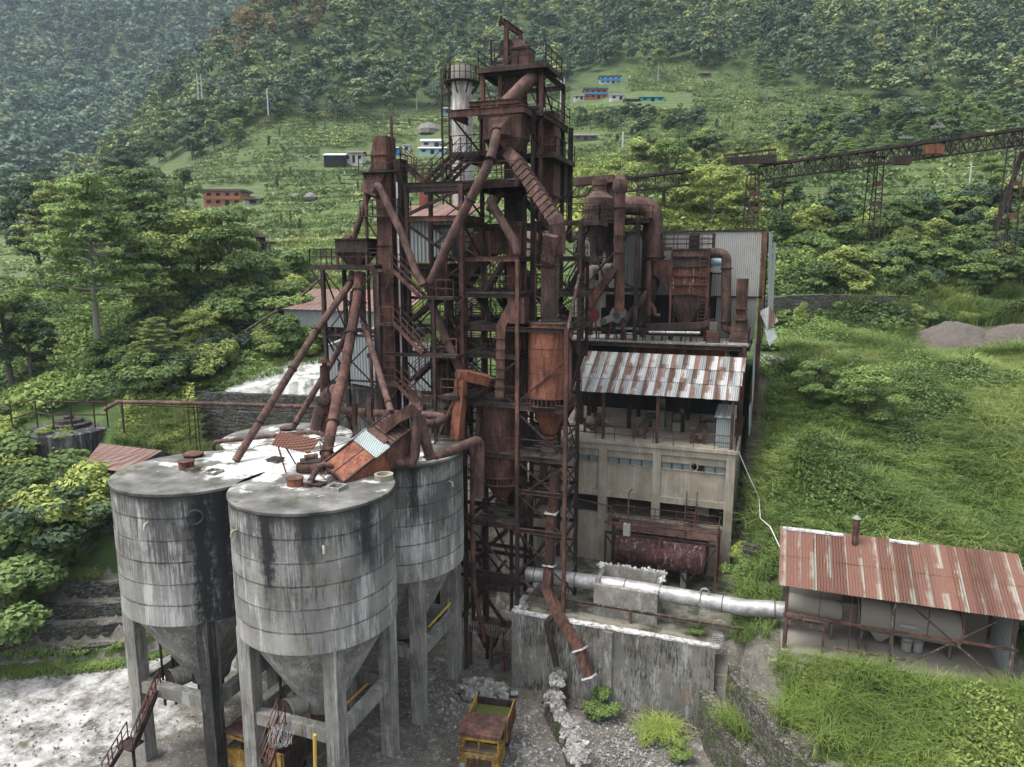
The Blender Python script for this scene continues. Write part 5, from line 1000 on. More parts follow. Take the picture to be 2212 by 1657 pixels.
# lower left dark base
for (x,y) in ((-18.6,-7.5),(-16.2,-7.5),(-14.5,-4),(-18.8,-4)): MB().beam((x,y,0),(x,y,L7),.22,.22,'I').build('post',M['rust_dark'],TW)
br(-18.6,-7.8,8,-14.6,-7.8,3,.2); br(-14.6,-7.8,8,-18.6,-7.8,2.4,.2); br(-19.,-7.6,11,-16.6,-7.6,7.2,.18); hb(-18.9,-7.6,P2,-7.6,8.9,.14,.25); hb(-18.9,-7.6,P2,-7.6,6.3,.12,.2)
deck(-17.4,-8.2,-14.2,-6.5,5.9,[(-17.4,-8.2),(-14.2,-8.2)])
for x0 in (-18.9,-16.6,-14.8): br(x0,-5.2,9.5,x0+1.8,-5.2,6.,.12)
# ---- upper tower
hopy=MY-1.7
for z,nm in ((38.0,1),(40.85,2)):
    for (a,b_,c,d) in ((UX0,MY,UX1,MY),(UX0,BY,UX1,BY),(UX0,MY,UX0,BY),(UX1,MY,UX1,BY)): hb(a,b_,c,d,z-.1,.2,.3)
MB().beam((UX0,MY,35.8),(UX0,MY,41),.24,.24,'I').build('post',M['rust_mid'],TW)
post(-15.9,MY+.4,38,41,'rust_mid',.26); 
deck(UX0-.3,MY-.1,UX1+.2,BY,38,[(UX0-.3,-4.2),(UX0-.3,MY),(UX0+.9,MY)])
rail(MB(),[(UX1+.3,MY+.3,38.2),(UX1+.5,BY,38.2),(UX1-1,BY+.3,38.2)]).build('railing',M['rust_dark'],TW); hb(UX1+.3,MY,UX1+.3,BY+.2,37.9,.2,.4)
deck(UX0-.25,MY-.35,UX1+.55,MY+3.4,40.85,[(UX0-.2,MY+3.3),(UX0-.2,MY-.3),(UX1+.5,MY-.3),(UX1+.5,MY+3.3),(UX0-.2,MY+3.3)])
br(UX0,MY,40.6,UX0+.9,MY,38.3,.12); br(UX1,MY,40.6,UX1,MY+3,38.6,.12); br(UX1,MY+.1,38.2,UX1-.9,MY,40,.1)
# mid right platform of the upper tower and its rail, column down
hb(UX1+.3,MY,UX1+.5,BY+.3,35.4,.2,.3); deck(UX1-1.5,MY+.2,UX1+.9,BY,35.4,[(UX1+.0,MY+.2),(UX1+.9,MY+.6),(UX1+.9,BY)])
MB().beam((UX1+.6,BY,30),(UX1+.6,BY,38),.3,.3,'I').build('post',M['rust_dark'],TW)
# hopper frame beams
for zz,h_ in ((37.9,.45),(38.5,.3)):
    o_=.0 if zz<38 else .5
    hb(UX0-1.3+o_*2.2,hopy-.6+o_,UX1-.3-o_,hopy-.6+o_,zz,.2,h_,'rust_mid'); hb(UX1-.3-o_,hopy-.6+o_,UX1-.3-o_,MY,zz,.2,h_,'rust_mid'); hb(UX0-1.3+o_*2.2,hopy-.6+o_,UX0-1.3+o_*2.2,MY+.5,zz,.2,h_,'rust_mid')
br(UX0-1.2,hopy-.5,37.7,UX0,MY,35.6,.14); br(UX1-.4,hopy-.5,37.7,UX1,MY,36,.14)
# head gear on top platform
T=thing('head_machine','rusty bucket elevator head on the topmost platform with bare lifting frame','machine head',(-14.8,MY+1,41))
x0=qy(4,650,480,MY+.8).x; x1=qy(4,778,480,MY+.8).x; f=lambda a,b_,z,y0=MY+.3,y1=MY+1.7:[V(a,y0,z),V(b_,y0,z),V(b_,y1,z),V(a,y1,z)]
zb=41.05; MB().loft([f(x0,x1,zb),f(x0,x1,zb+1.0),f(x0-.05,x1-.6,zb+1.75,MY+.5,MY+1.5),f(x0+.2,x1-.9,zb+1.85,MY+.5,MY+1.5)]).build('casing',M['rust_mid'],T)
b=MB(); b.beam((x0-.05,MY+.28,zb+1.15),(x1+.05,MY+.28,zb+1.15),.09); b.beam((x0+.5,MY+.28,zb),(x0+.5,MY+.28,zb+1.15),.06); b.beam((x1,MY+.28,zb+1.15),(x1,MY+1.7,zb+1.15),.09); b.build('angle_ribs',M['rust_dark'],T)
m=MB(); m.lathe((x0-.35,MY+.4,zb+1.3),[(.55,0),(.55,.12)],20,axis=(0,1,0)); m.build('drive_wheel',M['rust_dark'],T,True)
xp=qy(4,598,480,MY+.3).x; ztop_=qy(4,598,180,MY+.3).z; MB().beam((xp,MY+.3,41),(xp,MY+.3,ztop_),.28,.28,'I').build('frame_post',M['rust_mid'],T); x2=qy(4,700,300,MY+1.2); MB().beam((x2.x,MY+1.2,42),(x2.x,MY+1.2,qy(4,700,265,MY+1.2).z),.26,.26,'I').build('frame_post',M['rust_mid'],T)
MB().beam(qy(4,570,155,MY+.2),qy(4,715,262,MY+1.4),.2,.36,'I').build('lifting_beam',M['rust_mid'],T); MB().beam(qy(4,548,190,MY),qy(4,562,125,MY),.12,.3).build('beam_end_plate',M['rust_dark'],T); MB().beam(qy(4,590,345,MY+.3),qy(4,500,470,MY),.1).build('stay',M['rust_dark'],T)
MB().tube([qy(4,488,480,MY),qy(4,485,300,MY)],.08,8).build('mast',M['rust_dark'],T); MB().beam(qy(4,460,305,MY),qy(4,520,298,MY),.06).build('mast_arm',M['rust_dark'],T)
T=thing('drive_motor','small grey motor and gearbox on the topmost platform','motor',(-16,MY+.5,41.05)); MB().box((-16.4,MY+.2,41.05),(-15.4,MY+.8,41.35)).build('base',M['scrap'],T); MB().tube([(-16.3,MY+.5,41.6),(-15.7,MY+.5,41.6)],.22,14).build('motor',M['machine_grey'],T,True); m=MB(); m.lathe((-15.5,MY+.3,41.6),[(.3,0),(.3,.3)],14,axis=(0,1,0)); m.build('gearbox',M['scrap'],T,True)
# rect casing of this elevator inside the upper tower
T=thing('elevator_casing','dark rectangular elevator casing inside the steel tower','duct',(-15.1,-4.6,10)); 
for a,b_ in ((10,15),(15,20),(20,25),(25,29),(29,33),(33,37),(37,40.6)): MB().box((-15.7,-5.2,a+.03),(-14.4,-4.2,b_-.03)).build('casing_section',M['rust_dark'],T)
T=thing('stack_duct','wide square red duct standing behind the tower stairs','duct',(-14.3,-6.4,18)); xa=qy(5,415,500,-6.3).x; xb=qy(5,550,500,-6.3).x
for a,b_ in ((18.9,22.3),(22.5,26.2),(26.5,28.6),(28.8,31.2)): MB().box((xa,-6.3,a),(xb-.25,-5.4,b_)).build('duct_section',M['rust_mid'],T)
# twin hopper bins under the frame
hz=37.7
bx0=qy(4,430,900,hopy).x; bx1=qy(4,715,900,hopy).x; bm=qy(4,600,900,hopy).x
T=thing('twin_hopper','twin tapering rusty hopper under the upper tower frame','hopper',((bx0+bx1)/2,hopy,33))
f=lambda a,b_,z,y0=hopy-.1,y1=hopy+1.6:[V(a,y0,z),V(b_,y0,z),V(b_,y1,z),V(a,y1,z)]
MB().loft([f(bx0,bx1,hz),f(bx0+.05,bx1-.02,hz-1.4)]).build('bin',M['rust_mid'],T)
c1=qy(4,640,1125,hopy+.5); c0=qy(4,520,1110,hopy+1.2)
MB().loft([f(bm-.6,bx1-.03,hz-1.4),f(c1.x-.35,c1.x+.35,c1.z,c1.y-.3,c1.y+.4)]).build('right_cone',M['rust_mid'],T); MB().loft([f(bx0+.06,bm-.2,hz-1.4),f(c0.x-.3,c0.x+.3,c0.z,c0.y-.3,c0.y+.4)]).build('left_cone',M['rust_mid'],T)
b=MB(); b.beam((bx0,hopy-.12,hz-1.4),(bx1,hopy-.12,hz-1.4),.06); flange(b,c1,V(0,0,1),.55,.1,4); b.build('rim_angles',M['rust_dark'],T)
f2=qy(4,545,960,hopy-.35); MB().loft([[f2+V(a*.75,0.1,b_*.55+.25) for a,b_ in ((-1,-1),(1,-1),(1,1),(-1,1))],[f2+V(a*.22,-.35,b_*.2-.1) for a,b_ in ((-1,-1),(1,-1),(1,1),(-1,1))]]).build('outlet_cone',M['rust_duct'],T)
# pipes and chutes
pipe('long_slanting_pipe','long thick pipe slanting down left from the twin hopper across the tower front',[qy(4,530,965,hopy-.5),qy(4,480,1190,FY-.5),qy(4,235,1657,FY-.7),qy(18,525,190,FY-.6)],.3,'rust_duct',[(0,.03),(0,.97),(1,.6)],bd=1.0)
pts=[qy(4,630,1135,hopy+.4),qy(4,690,1215,hopy-.4),qy(5,775,140,-9.7),qy(5,788,170,-9.7),qy(5,785,250,-9.5)]
T=thing('ribbed_chute','square ribbed chute zigzagging down right from the hopper','chute',pts[-1]); MB().duct(pts,.85,.75).build('chute',M['rust_duct'],T)
for k in range(11): 
    p=pts[1].lerp(pts[2],k/10.5); d=(pts[2]-pts[1]).normalized(); MB().duct([p-d*.04,p+d*.04],.97,.87).build('rib_flange',M['rust_mid'],T)
T=thing('standing_duct','tall square duct dropping into the orange cylindrical tank','duct',qy(5,732,890,-7.7)); 
MB().duct([qy(5,790,240,-9.3),qy(5,790,400,-9.2)],.8,.8).build('upper_box',M['rust_mid'],T); MB().duct([qy(5,755,250,-9.9),qy(5,735,430,-9.3),qy(5,735,480,-8.7),qy(5,733,900,-7.9)],.85,.85).build('duct',M['rust_duct'],T)
b=MB(); z_=qy(5,735,475,-8.8); b.duct([z_-Z_*.05,z_+Z_*.05],1.05,1.05); z_=qy(5,733,885,-7.9); b.duct([z_-Z_*.05,z_+Z_*.05],1.1,1.1); b.build('flanges',M['rust_dusty'],T)
pipe('crossing_pipe','dark pipe slanting down right inside the tower at mid height',[qy(5,330,0,-8.6),qy(5,290,0,-8.9),qy(5,485,330,-8.9),qy(5,495,400,-8.9)],.27,'rust_duct',bd=.3)
pipe('crossing_pipe','short dark pipe slanting down left, crossing behind the mid height pipe',[qy(4,560,1410,-7.4),qy(4,470,1560,-7.4)],.27,'rust_duct')
pipe('low_slanting_pipe','dark pipe slanting down right behind the lower stair flights',[qy(18,520,350,-9.7),qy(18,690,770,-9.7),qy(18,800,1020,-9.7)],.27,'rust_duct',[(0,.95)])
T=thing('chute','red square chute with ribs descending left of the orange tank','chute',qy(5,380,1450,-9.)); MB().duct([qy(5,520,730,-8.6),qy(5,470,760,-8.8),qy(5,385,930,-9.),qy(5,376,1450,-9.)],.6,.6).build('chute',M['rust_mid'],T); MB().box(qy(5,460,900,-8.2),qy(5,545,725,-9.2)).build('junction_box',M['rust_mid'],T)
for y in (1020,1100,1170,1240,1310,1380,1450): p=qy(5,377,y,-9.); MB().duct([p-Z_*.04,p+Z_*.04],.72,.72).build('rib_flange',M['rust_dark'],T)
# tanks
def tank(label,cx,cy,r,zt,zb,zc,ro,mat,name='process_tank',top=None):
    T=thing(name,label,'tank',(cx,cy,zc)); m=MB(); m.lathe((cx,cy,0),[(r,zb),(r,zt)],40); m.build('shell',M[mat],T,True)
    m=MB(); m.lathe((cx,cy,0),[(r+.1,zt),(r+.1,zt+.06),(.0+.2,zt+.12)],40); m.build('top_plate',M['deck'],T,True)
    m=MB()
    for k in (1/3,2/3): z=zb+(zt-zb)*k; m.lathe((cx,cy,0),[(r+.012,z-.03),(r+.025,z),(r+.012,z+.03)],40,cap=False)
    m.build('seam_weld',M['rust_mid'],T,True)
    m=MB(); m.lathe((cx,cy,0),[(r+.02,zb-.0),(r+.28,zb),(r+.28,zb-.05),(r+.02,zb-.05)],40,cap=False); m.lathe((cx,cy,0),[(r+.05,zb-.5),(r+.32,zb-.5),(r+.32,zb-.56),(r+.05,zb-.56)],40,cap=False); m.lathe((cx,cy,0),[(r-.02,zb-.5),(r,zb)],40,cap=False)
    for k in range(36): a=k/36*6.283; c,s=math.cos(a),math.sin(a); m.beam((cx+c*(r+.14),cy+s*(r+.14),zb-.5),(cx+c*(r+.14),cy+s*(r+.14),zb),.05,.26,up=(c,s,0))
    m.build('support_ring',M['rust_mid'],T)
    m=MB(); m.lathe((cx,cy,0),[(r-.05,zb-.5),(r*.8,zb-.75),(ro,zc)],32); m.build('cone',M[mat],T,True)
    m=MB(); 
    for k,w in ((0,.62),(.22,.8),(.3,.62),(.55,.75)): m.box((cx-w/2*ro*2,cy-w/2*ro*2,zc-k-.16),(cx+w/2*ro*2,cy+w/2*ro*2,zc-k))
    m.build('outlet_flanges',M[mat],T)
    m=MB(); m.box((cx-.45,cy-.4,zc-1.25),(cx+.5,cy+.4,zc-.95)); m.tube([(cx-.5,cy,zc-1.5),(cx+.5,cy,zc-1.5)],.22,12); m.beam((cx-.9,cy-.3,zc-.9),(cx+1.3,cy-.3,zc-.75),.14,.05); m.build('valve_gear',M['scrap'],T); return T
tcx=qy(5,738,900,-7.75).x; tank('tall orange rusted cylindrical tank held in the right front bay of the tower',tcx,-7.75,1.42,qy(5,738,905,-7.75).z,L7+.62,17.4,.5,'rust_hot')
t2x=qy(19,430,300,-7.6).x; tank('darker red cylindrical tank one bay left and lower than the orange one',t2x,-7.6,1.42,L7-.1,14.3,12.5,.45,'rust_mid')
# lower chute
pts=[qy(19,1020,560,-7.6),qy(19,1030,880,-8.2),qy(20,845,0,-8.6),qy(20,820,500,-8.8),qy(20,800,725,-9.2),qy(20,900,960,-10.2),qy(20,1110,1290,-10.9),qy(20,1200,1560,-11.4)]
T=thing('discharge_chute','long broken square chute hanging from the tank down over the retaining wall','chute',pts[-1]); MB().duct(pts[1:],[.62]*7,[.55]*7).build('chute',M['rust_mid'],T)
for i,k in ((2,.0),(3,.0),(6,.02),(6,.99)): 
    a,c=pts[i],pts[min(i+1,7)]; p=a.lerp(c,k); d=(c-a).normalized(); MB().duct([p-d*.05,p+d*.05],.85,.78).build('pale_flange',M['lime'],T)
pipe('broken_branch_pipe','thin broken branch pipe hanging beside the discharge chute in front of the wall',[qy(20,850,985,-10.4),qy(20,790,1045,-10.7),qy(20,830,1180,-10.9),qy(20,888,1455,-11)],.19,'rust_dark',bd=.3)
tag(MB().duct([qy(19,905,800,-6.5),qy(19,895,960,-6.5),qy(19,760,1150,-6.8),qy(19,680,1330,-7)],.45,.45).build('angled_chute',M['rust_mid']),'orange chute angling down left below the right tank platform','chute')
pipe('drain_pipe','thin brown vertical pipe between right silo and tower, kinked near its foot',[qy(19,105,640,-10.3),qy(19,108,1500,-10.3),qy(20,108,730,-10.3),qz(20,208,1215,2.2)],.17,'rust_mid',[(0,.3),(0,.99),(1,.6)],bd=.2)
# raised orange chute standing on the right silo roof, with conveyor trough
T=thing('inclined_conveyor','orange conveyor trough with a tall orange discharge leg standing on the right silo roof','conveyor',qy(18,785,1640,-11))
MB().duct([qy(18,815,1110,-10.6),qy(18,795,1400,-10.8),qy(18,770,1670,-11)],[.75,.78,.82],.6).build('discharge_leg',M['rust_hot'],T); MB().duct([qy(18,765,1060,-10.6),qy(18,860,1070,-10.4),qy(18,1080,1120,-9.0)],.55,.62).build('trough',M['rust_hot'],T)
b=MB(); p=qy(18,785,1060,-10.95); b.lathe(p,[(.22,0),(.22,.1)],16,axis=(0,-1,0)); b.build('shaft_bearing',M['rust_mid'],T,True)
T=thing('conveyor_platform','railed steel platform under the orange conveyor trough','platform',qy(18,700,1280,-10.9))
a=qy(18,620,1255,-11.2); c=qy(18,785,1285,-11.2); d=qy(18,1050,1185,-8.6); z=a.z; MB().add([(a.x,a.y,z),(c.x,c.y,z),(d.x,d.y,z),(d.x-1.2,d.y,z),(a.x,a.y,z-.1),(c.x,c.y,z-.1),(d.x,d.y,z-.1),(d.x-1.2,d.y,z-.1)],[(0,1,2,3),(7,6,5,4),(0,4,5,1),(1,5,6,2),(2,6,7,3),(3,7,4,0)]).build('deck',M['deck'],T)
rail(MB(),[(a.x,a.y,z),(c.x,c.y,z),(d.x,d.y,z)],1.05,1.).build('railing',M['rust_mid'],T); b=MB(); b.beam((a.x,a.y,z-.15),(c.x,c.y,z-.15),.1,.22); b.beam((c.x,c.y,z-.15),(d.x,d.y,z-.15),.1,.22); b.build('edge_beam',M['rust_dark'],T); MB().beam((c.x-.2,c.y+.1,z),(c.x-1.6,-11.4,SZ),.14,.14,'L').build('strut',M['rust_mid'],T); MB().beam((d.x-.4,d.y,z),(d.x-.8,d.y,SZ-3),.3,.3).build('strut',M['rust_duct'],T)
# reddish vertical filters behind the stair tower
for (xa,xb,ya,yb,yp,lab) in ((530,705,960,1290,-7.6,'ribbed dark red casing behind the middle stair landing'),(535,735,1480,1657,-8.5,'square red casing behind the silo rim below the stair foot')):
    A=qy(18,xa,yb,yp); B_=qy(18,xb,ya,yp); T=thing('casing_box',lab,'casing',A); MB().box((A.x,yp,A.z),(B_.x,yp+1.4,B_.z)).build('casing',M['rust_mid'],T); b=MB(); b.box((A.x-.06,yp-.06,B_.z-.1),(B_.x+.06,yp+1.46,B_.z))
    for k in range(1,4): x=A.x+(B_.x-A.x)*k/4; b.box((x-.03,yp-.07,A.z),(x+.03,yp-.001,B_.z-.1))
    b.build('stiffeners',M['rust_dark'],T)
# dark machinery mass inside the tower: inclined gallery and ducts
T=thing('inclined_gallery','dark sheeted conveyor gallery inclined behind the tower front','conveyor',(-16,-3,22)); MB().duct([qy(5,0,700,-3.4),qy(5,250,360,-3),qy(5,420,270,-2.8)],1.6,1.5).build('casing',M['rust_dark'],T)
MB().duct([qy(5,180,330,-4.2),qy(5,420,300,-4.2)],.6,1.6).build('side_casing',M['rust_mid'],T)
T=thing('rotary_drum','dark horizontal drum glimpsed deep in the lower tower','drum',(-19,-3,14)); MB().tube([qy(18,560,840,-3),qy(18,900,850,-3)],.8,20).build('shell',M['rust_dark'],T,True)
for i,(xa,ya,xb,yb,yp,wd,mt) in enumerate(((850,0,1130,0,-3,.0,''),(415,560,560,1000,-4.8,1.2,'rust_dark'),(430,960,560,1440,-4.6,1.2,'rust_dark'),(20,1480,120,1657,-5,1,'rust_dark'))):
    if wd: A=qy(5,xa,yb,yp); B_=qy(5,xb,ya,yp); tag(MB().box((A.x,yp,A.z),(B_.x,yp+wd,B_.z)).build('process_column',M[mt]),['','dark square process column at the mid tower level behind the railing','dark square process column below the chute level in the tower','dark square casing low at the left inside the tower'][i],'casing')
# concrete pier seen through the tower, cladding hut, chimney
tag(MB().box(qy(5,35,1160,1.5),qy(5,95,500,3)).build('concrete_pier',M['leg']),'pale concrete pier seen through the tower at the left bay','pier')
T=thing('clad_hut','blue grey corrugated cladding hut with rusty red roof behind the upper stairs','shed',(-25,-3,24))
yh=-4.4; A=qy(17,35,1500,yh); B_=qy(17,912,1005,yh); MB().box((A.x,yh,A.z),(B_.x,yh+4,B_.z)).build('wall',M['corr_blue'],T)
a=qy(17,200,960,yh-.4); c=qy(17,960,940,yh-.4); MB().add([(A.x-.2,yh-.4,B_.z+.02),(B_.x+1.0,yh-.4,B_.z+.02),(B_.x+1.0,yh+4.2,B_.z+1.4),(A.x-.2,yh+4.2,B_.z+1.4),(A.x-.2,yh-.4,B_.z+.1),(B_.x+1.0,yh-.4,B_.z+.1),(B_.x+1.0,yh+4.2,B_.z+1.5),(A.x-.2,yh+4.2,B_.z+1.5)],[(0,3,2,1),(4,5,6,7),(0,1,5,4),(1,2,6,5),(2,3,7,6),(3,0,4,7)]).build('roof',M['corr_red'],T)
MB().box((A.x,yh-.1,A.z-1),(B_.x,yh+3,A.z-.1)).build('floor_beam',M['rust_mid'],T); MB().box((A.x+2,yh+3.,B_.z+1.2),(A.x+2.9,yh+3.6,B_.z+2.8)).build('roof_vent',M['rust_hot'],T)
for x in (A.x+.3,B_.x-.3): MB().beam((x,yh+.5,10),(x,yh+.5,A.z-1),.3,.3,'I').build('post',M['rust_dark'],T)
x=qy(17,870,1600,-5).x; tag(hopper_rect('feed_bin','grey brown tapered bin below the clad hut',x-.8,-5.2,qy(17,800,1530,-5).z,2.3,1.5,.3,2.4,.7,'rust_duct'),'grey brown tapered bin below the clad hut','hopper')
cy=8.5; cb=qy(4,275,1100,cy); ct=qy(4,275,610,cy); T=thing('chimney','tall round concrete chimney streaked with rust, drum top and ringed walkway','chimney',(cb.x,cy,18)); r0=(qy(4,345,900,cy).x-qy(4,205,900,cy).x)/2
m=MB(); m.lathe((cb.x,cy,0),[(r0*1.04,18),(r0,ct.z)],36); m.build('shaft',M['chimney'],T,True); zt=qy(4,272,485,cy).z; m=MB(); m.lathe((cb.x,cy,0),[(r0,ct.z),(r0,zt-.12),(r0*.93,zt),(.1,zt+.05)],36); m.build('drum_top',M['dusty_tan'],T,True)
m=MB(); m.lathe((cb.x,cy,0),[(r0+.02,ct.z-.05),(r0*1.75,ct.z-.05),(r0*1.75,ct.z+.02),(r0+.02,ct.z+.02)],36,cap=False); m.build('walkway',M['rust_dark'],T); n=20; ring=[V(cb.x+math.cos(k/n*6.283)*r0*1.72,cy+math.sin(k/n*6.283)*r0*1.72,ct.z) for k in range(n+1)]; rail(MB(),ring,1.15,2).build('railing',M['rust_mid'],T)
for k in range(8): a=k/8*6.283; MB().beam((cb.x+math.cos(a)*r0*1.7,cy+math.sin(a)*r0*1.7,ct.z-.1),(cb.x+math.cos(a)*r0,cy+math.sin(a)*r0,ct.z-1.),.09).build('bracket',M['rust_dark'],T)
lx=cb.x-r0*1.5
T=thing('caged_ladder','rusty lattice ladder tower climbing the left side of the chimney','ladder',(lx,cy,20))
for dx in (-.35,.35): MB().beam((lx+dx,cy-.5,20),(lx+dx,cy-.5,ct.z+(1.2 if dx<0 else 0)),.14).build('rail',M['rust_dark'],T)
b=MB(); z=20.5
while z<ct.z: b.beam((lx-.35,cy-.5,z),(lx+.35,cy-.5,z),.05); z+=.45
b.build('rungs',M['rust_dark'],T); b=MB(); z=22
while z<ct.z: b.tube([(lx-.45,cy-.9,z),(lx+.45,cy-.9,z),(lx+.75,cy-.3,z),(lx-.6,cy-.3,z),(lx-.45,cy-.9,z)],.035,4,False); z+=2.1
b.build('cage_hoops',M['rust_dark'],T); T2=tag(MB().tube([(cb.x-r0*.7,cy-r0,ct.z),(cb.x-r0*.7,cy-r0,qy(4,222,355,cy).z)],.05,6).build('lightning_rod',M['rust_dark']),'thin rod rising above the chimney walkway','rod')
# inner hopper right of upper tower, grey wall sheets, ducts seen beyond
xh=qy(4,895,1150,-2.5).x; hopper_rect('side_hopper','red hopper hanging inside the right side of the upper tower',xh,-2.6,35.6,1.6,1.6,2.6,1.7,.5,'rust_mid'); tag(MB().box((xh-.8,-3.4,35.9),(xh+.8,-1.9,38.6)).build('square_bin',M['rust_mid']),'red square bin above the side hopper of the upper tower','bin')
T=thing('corrugated_screen','pale corrugated screen behind the right of the upper tower','wall sheet',(-12,0,31)); MB().box(qy(4,935,1500,.1),qy(4,1060,1190,.16)).build('sheet',M['corr_wall'],T)
pipe('thick_duct','thick round duct sloping inside the upper tower onto the hopper deck',[qy(4,850,600,-4.6),qy(4,810,555,-5),qy(4,770,590,-5.5),qy(4,580,780,-6.6)],.46,'rust_duct',[(2,.98)],bd=.4)
tag(MB().tube([qy(4,850,560,-4.2),qy(4,850,790,-4.2)],.3,14).build('round_duct',M['rust_dark']),'vertical round duct beside the thick sloping duct','duct')
tag(MB().lathe(qy(4,785,800,-4.8),[(.55,-.15),(.75,0),(.5,.2),(.1,.3)],20).build('dust_cap',M['machine_grey']),'pale domed cap on the hopper deck of the upper tower','cap')
for (x,l) in ((640,'left of two pale drums seen through the tower beside the tank'),(715,'right of two pale drums seen through the tower beside the tank')):
    p=qy(5,x,420,3); m=MB(); m.lathe(p,[(.75,0),(.8,.1),(.8,2.6),(.6,2.9)],24); tag(m.build('pale_drum',M['dusty_tan'],None,True),l,'drum')
    MB()
pipe('grey_duct','fat grey duct curving behind the tower at the level of the orange tank',[qy(5,600,230,3.5),qy(5,560,300,3.3),qy(5,640,200,3.1),qy(5,880,250,3),qy(5,910,300,3)],.42,'dusty_tan' if False else 'rust_duct',bd=.5)
# base level machines between tower and right silo
T=thing('loading_spout','rusted loading hopper on legs at the foot of the tower with razor wire on top','hopper',qz(20,200,1500,0)); p=qz(20,200,1500,0)
b=p+V(0,1.2,0); MB().box((b.x-1.3,b.y-.8,2.9),(b.x+1.5,b.y+.9,3.0)).build('deck',M['rust_duct'],T); MB().loft([[V(b.x+a*.9,b.y+c_*.7,2.9) for a,c_ in ((-1,-1),(1,-1),(1,1),(-1,1))],[V(b.x+a*.35,b.y+c_*.3,1.2) for a,c_ in ((-1,-1),(1,-1),(1,1),(-1,1))]]).build('cone',M['rust_dark'],T)
for x in (-1.2,.4,1.3): MB().beam((b.x+x,b.y-.7,0),(b.x+x,b.y-.7,2.9),.18,.18,'I').build('leg',M['rust_mid'],T)
MB().box((b.x+.6,b.y-1.,1.2),(b.x+1.7,b.y-.4,1.27)).build('step_plate',M['rust_mid'],T)
coil((b.x-1.9,b.y-1.,3.15),.38,3.9,20,M['razor'],'coil of razor wire stretched along the loading hopper between silo leg and wall',(1,0,-.03),.1,.014,'razor_wire','razor wire')
# ------------------------------------------------------------------ concrete building with machine hall
F0=15.2
BD=thing('concrete_building','dusty tan concrete building with open machine floor and strip windows, right of the steel tower','building',(-7,5,5.4))
def fz(x,y,Y=0): return qy(8,x,y,Y).z
def fx(x,y=800,Y=0): return qy(8,x,y,Y).x
BX0=-17.5
cols=[(fx(215,800),fx(266,800)),(fx(540,800),fx(590,800)),(-.62,0)]
cols.append((cols[0][0]-5.6,cols[0][0]-4.9)); cols.sort()
for a,b in cols: MB().box((a,-.0,5.0),(b,.7,F0-.25)).build('column',M['col_tan'],BD)
zt=fz(560,650); wt=fz(400,735); wb=fz(400,772); ob=fz(400,945); wsill=fz(400,1095)
zt2=F0-.55
for i in range(len(cols)-1):
    a=cols[i][1]; b=cols[i+1][0]
    MB().box((a,.0,F0-.75),(b,.6,F0-.25)).build('ring_beam',M['col_tan'],BD)
    MB().box((a,.22,wt),(b,.5,F0-.75)).build('wall_panel',M['wall_tan'],BD); MB().box((a,.22,ob+.1),(b,.5,wb)).build('wall_panel',M['wall_tan'],BD)
    MB().box((a,.02,ob-.38),(b,.6,ob+.1)).build('ring_beam',M['col_tan'],BD)
    MB().box((a,.16,5.0),(b,.5,wsill)).build('lower_wall',M['wall_tan'],BD); MB().box((a,.05,wsill),(b,.55,wsill+.14)).build('sill_beam',M['col_tan'],BD)
    n=max(3,round((b-a)/.82)); 
    for k in range(n):
        x0=a+(b-a)*k/n; x1=a+(b-a)*(k+1)/n; w_=MB().box((x0+.03,.36,wt-(wt-wb)),(x1-.03,.38,wt)).build('window_pane',M['glass'] if not(i==2 and k==3) else M['black'],BD)
        MB().box((x0-.025,.2,wb),(x0+.025,.36,wt)).build('window_bar',M['rust_mid'],BD)
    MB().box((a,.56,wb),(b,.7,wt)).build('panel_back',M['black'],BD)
    MB().box((a,.15,wb-.06),(b,.22,wb)).build('window_sill',M['col_tan'],BD)
# round fan hole
p=qy(8,790,785,.1); m=MB(); m.lathe((p.x,.34,p.z),[(.3,0),(.3,.12),(.22,.12),(.22,0)],20,axis=(0,-1,0)); m.build('fan_ring',M['col_tan'],BD,True)
MB().box((BX0,-.12,F0-.25),(.12,12.5,F0)).build('floor_slab',M['wall_tan'],BD)
MB().box((BX0,.6,ob-.3),(-.4,10,ob-.02)).build('mid_slab',M['wall_tan'],BD)
MB().box((-.4,.7,4.5),(-.0,10.5,F0-.25)).build('side_wall',M['wall_tan'],BD)
for y in (4.,7.5): MB().box((-.06,y,5),(.1,y+.6,F0-.25)).build('side_column',M['col_tan'],BD)
MB().box((BX0,10.2,4.5),(-.4,10.5,F0)).build('back_wall',M['wall_tan'],BD)
# stony floor heaped inside the lower opening
m=MB(); nx,ny=40,16; r=random.Random(3)
X0,X1=BX0,-.5
vs_=[];fs_=[]
for j in range(ny):
    for i in range(nx):
        x=X0+(X1-X0)*i/(nx-1); y=.62+5.4*j/(ny-1); vs_.append((x,y,wsill+.0+.16*j*.55+noise.noise((x*.6,y*.6,3))*.45+.05))
for j in range(ny-1):
    for i in range(nx-1): fs_.append((j*nx+i,j*nx+i+1,(j+1)*nx+i+1,(j+1)*nx+i))
m.add(vs_,fs_); kind(m.build('gravel_heap',M['gravel'],None,True),'structure')
MB().box((BX0,6.2,5),(-.4,6.4,ob-.3)).build('inner_wall',M['wall_tan'],BD)
tag(MB().box((fx(790,1040),1.6,wsill),(fx(870,1040),3.0,fz(820,1020,1.6))).build('plinth',M['wall_tan']),'square concrete plinth inside the lower opening of the building','plinth')
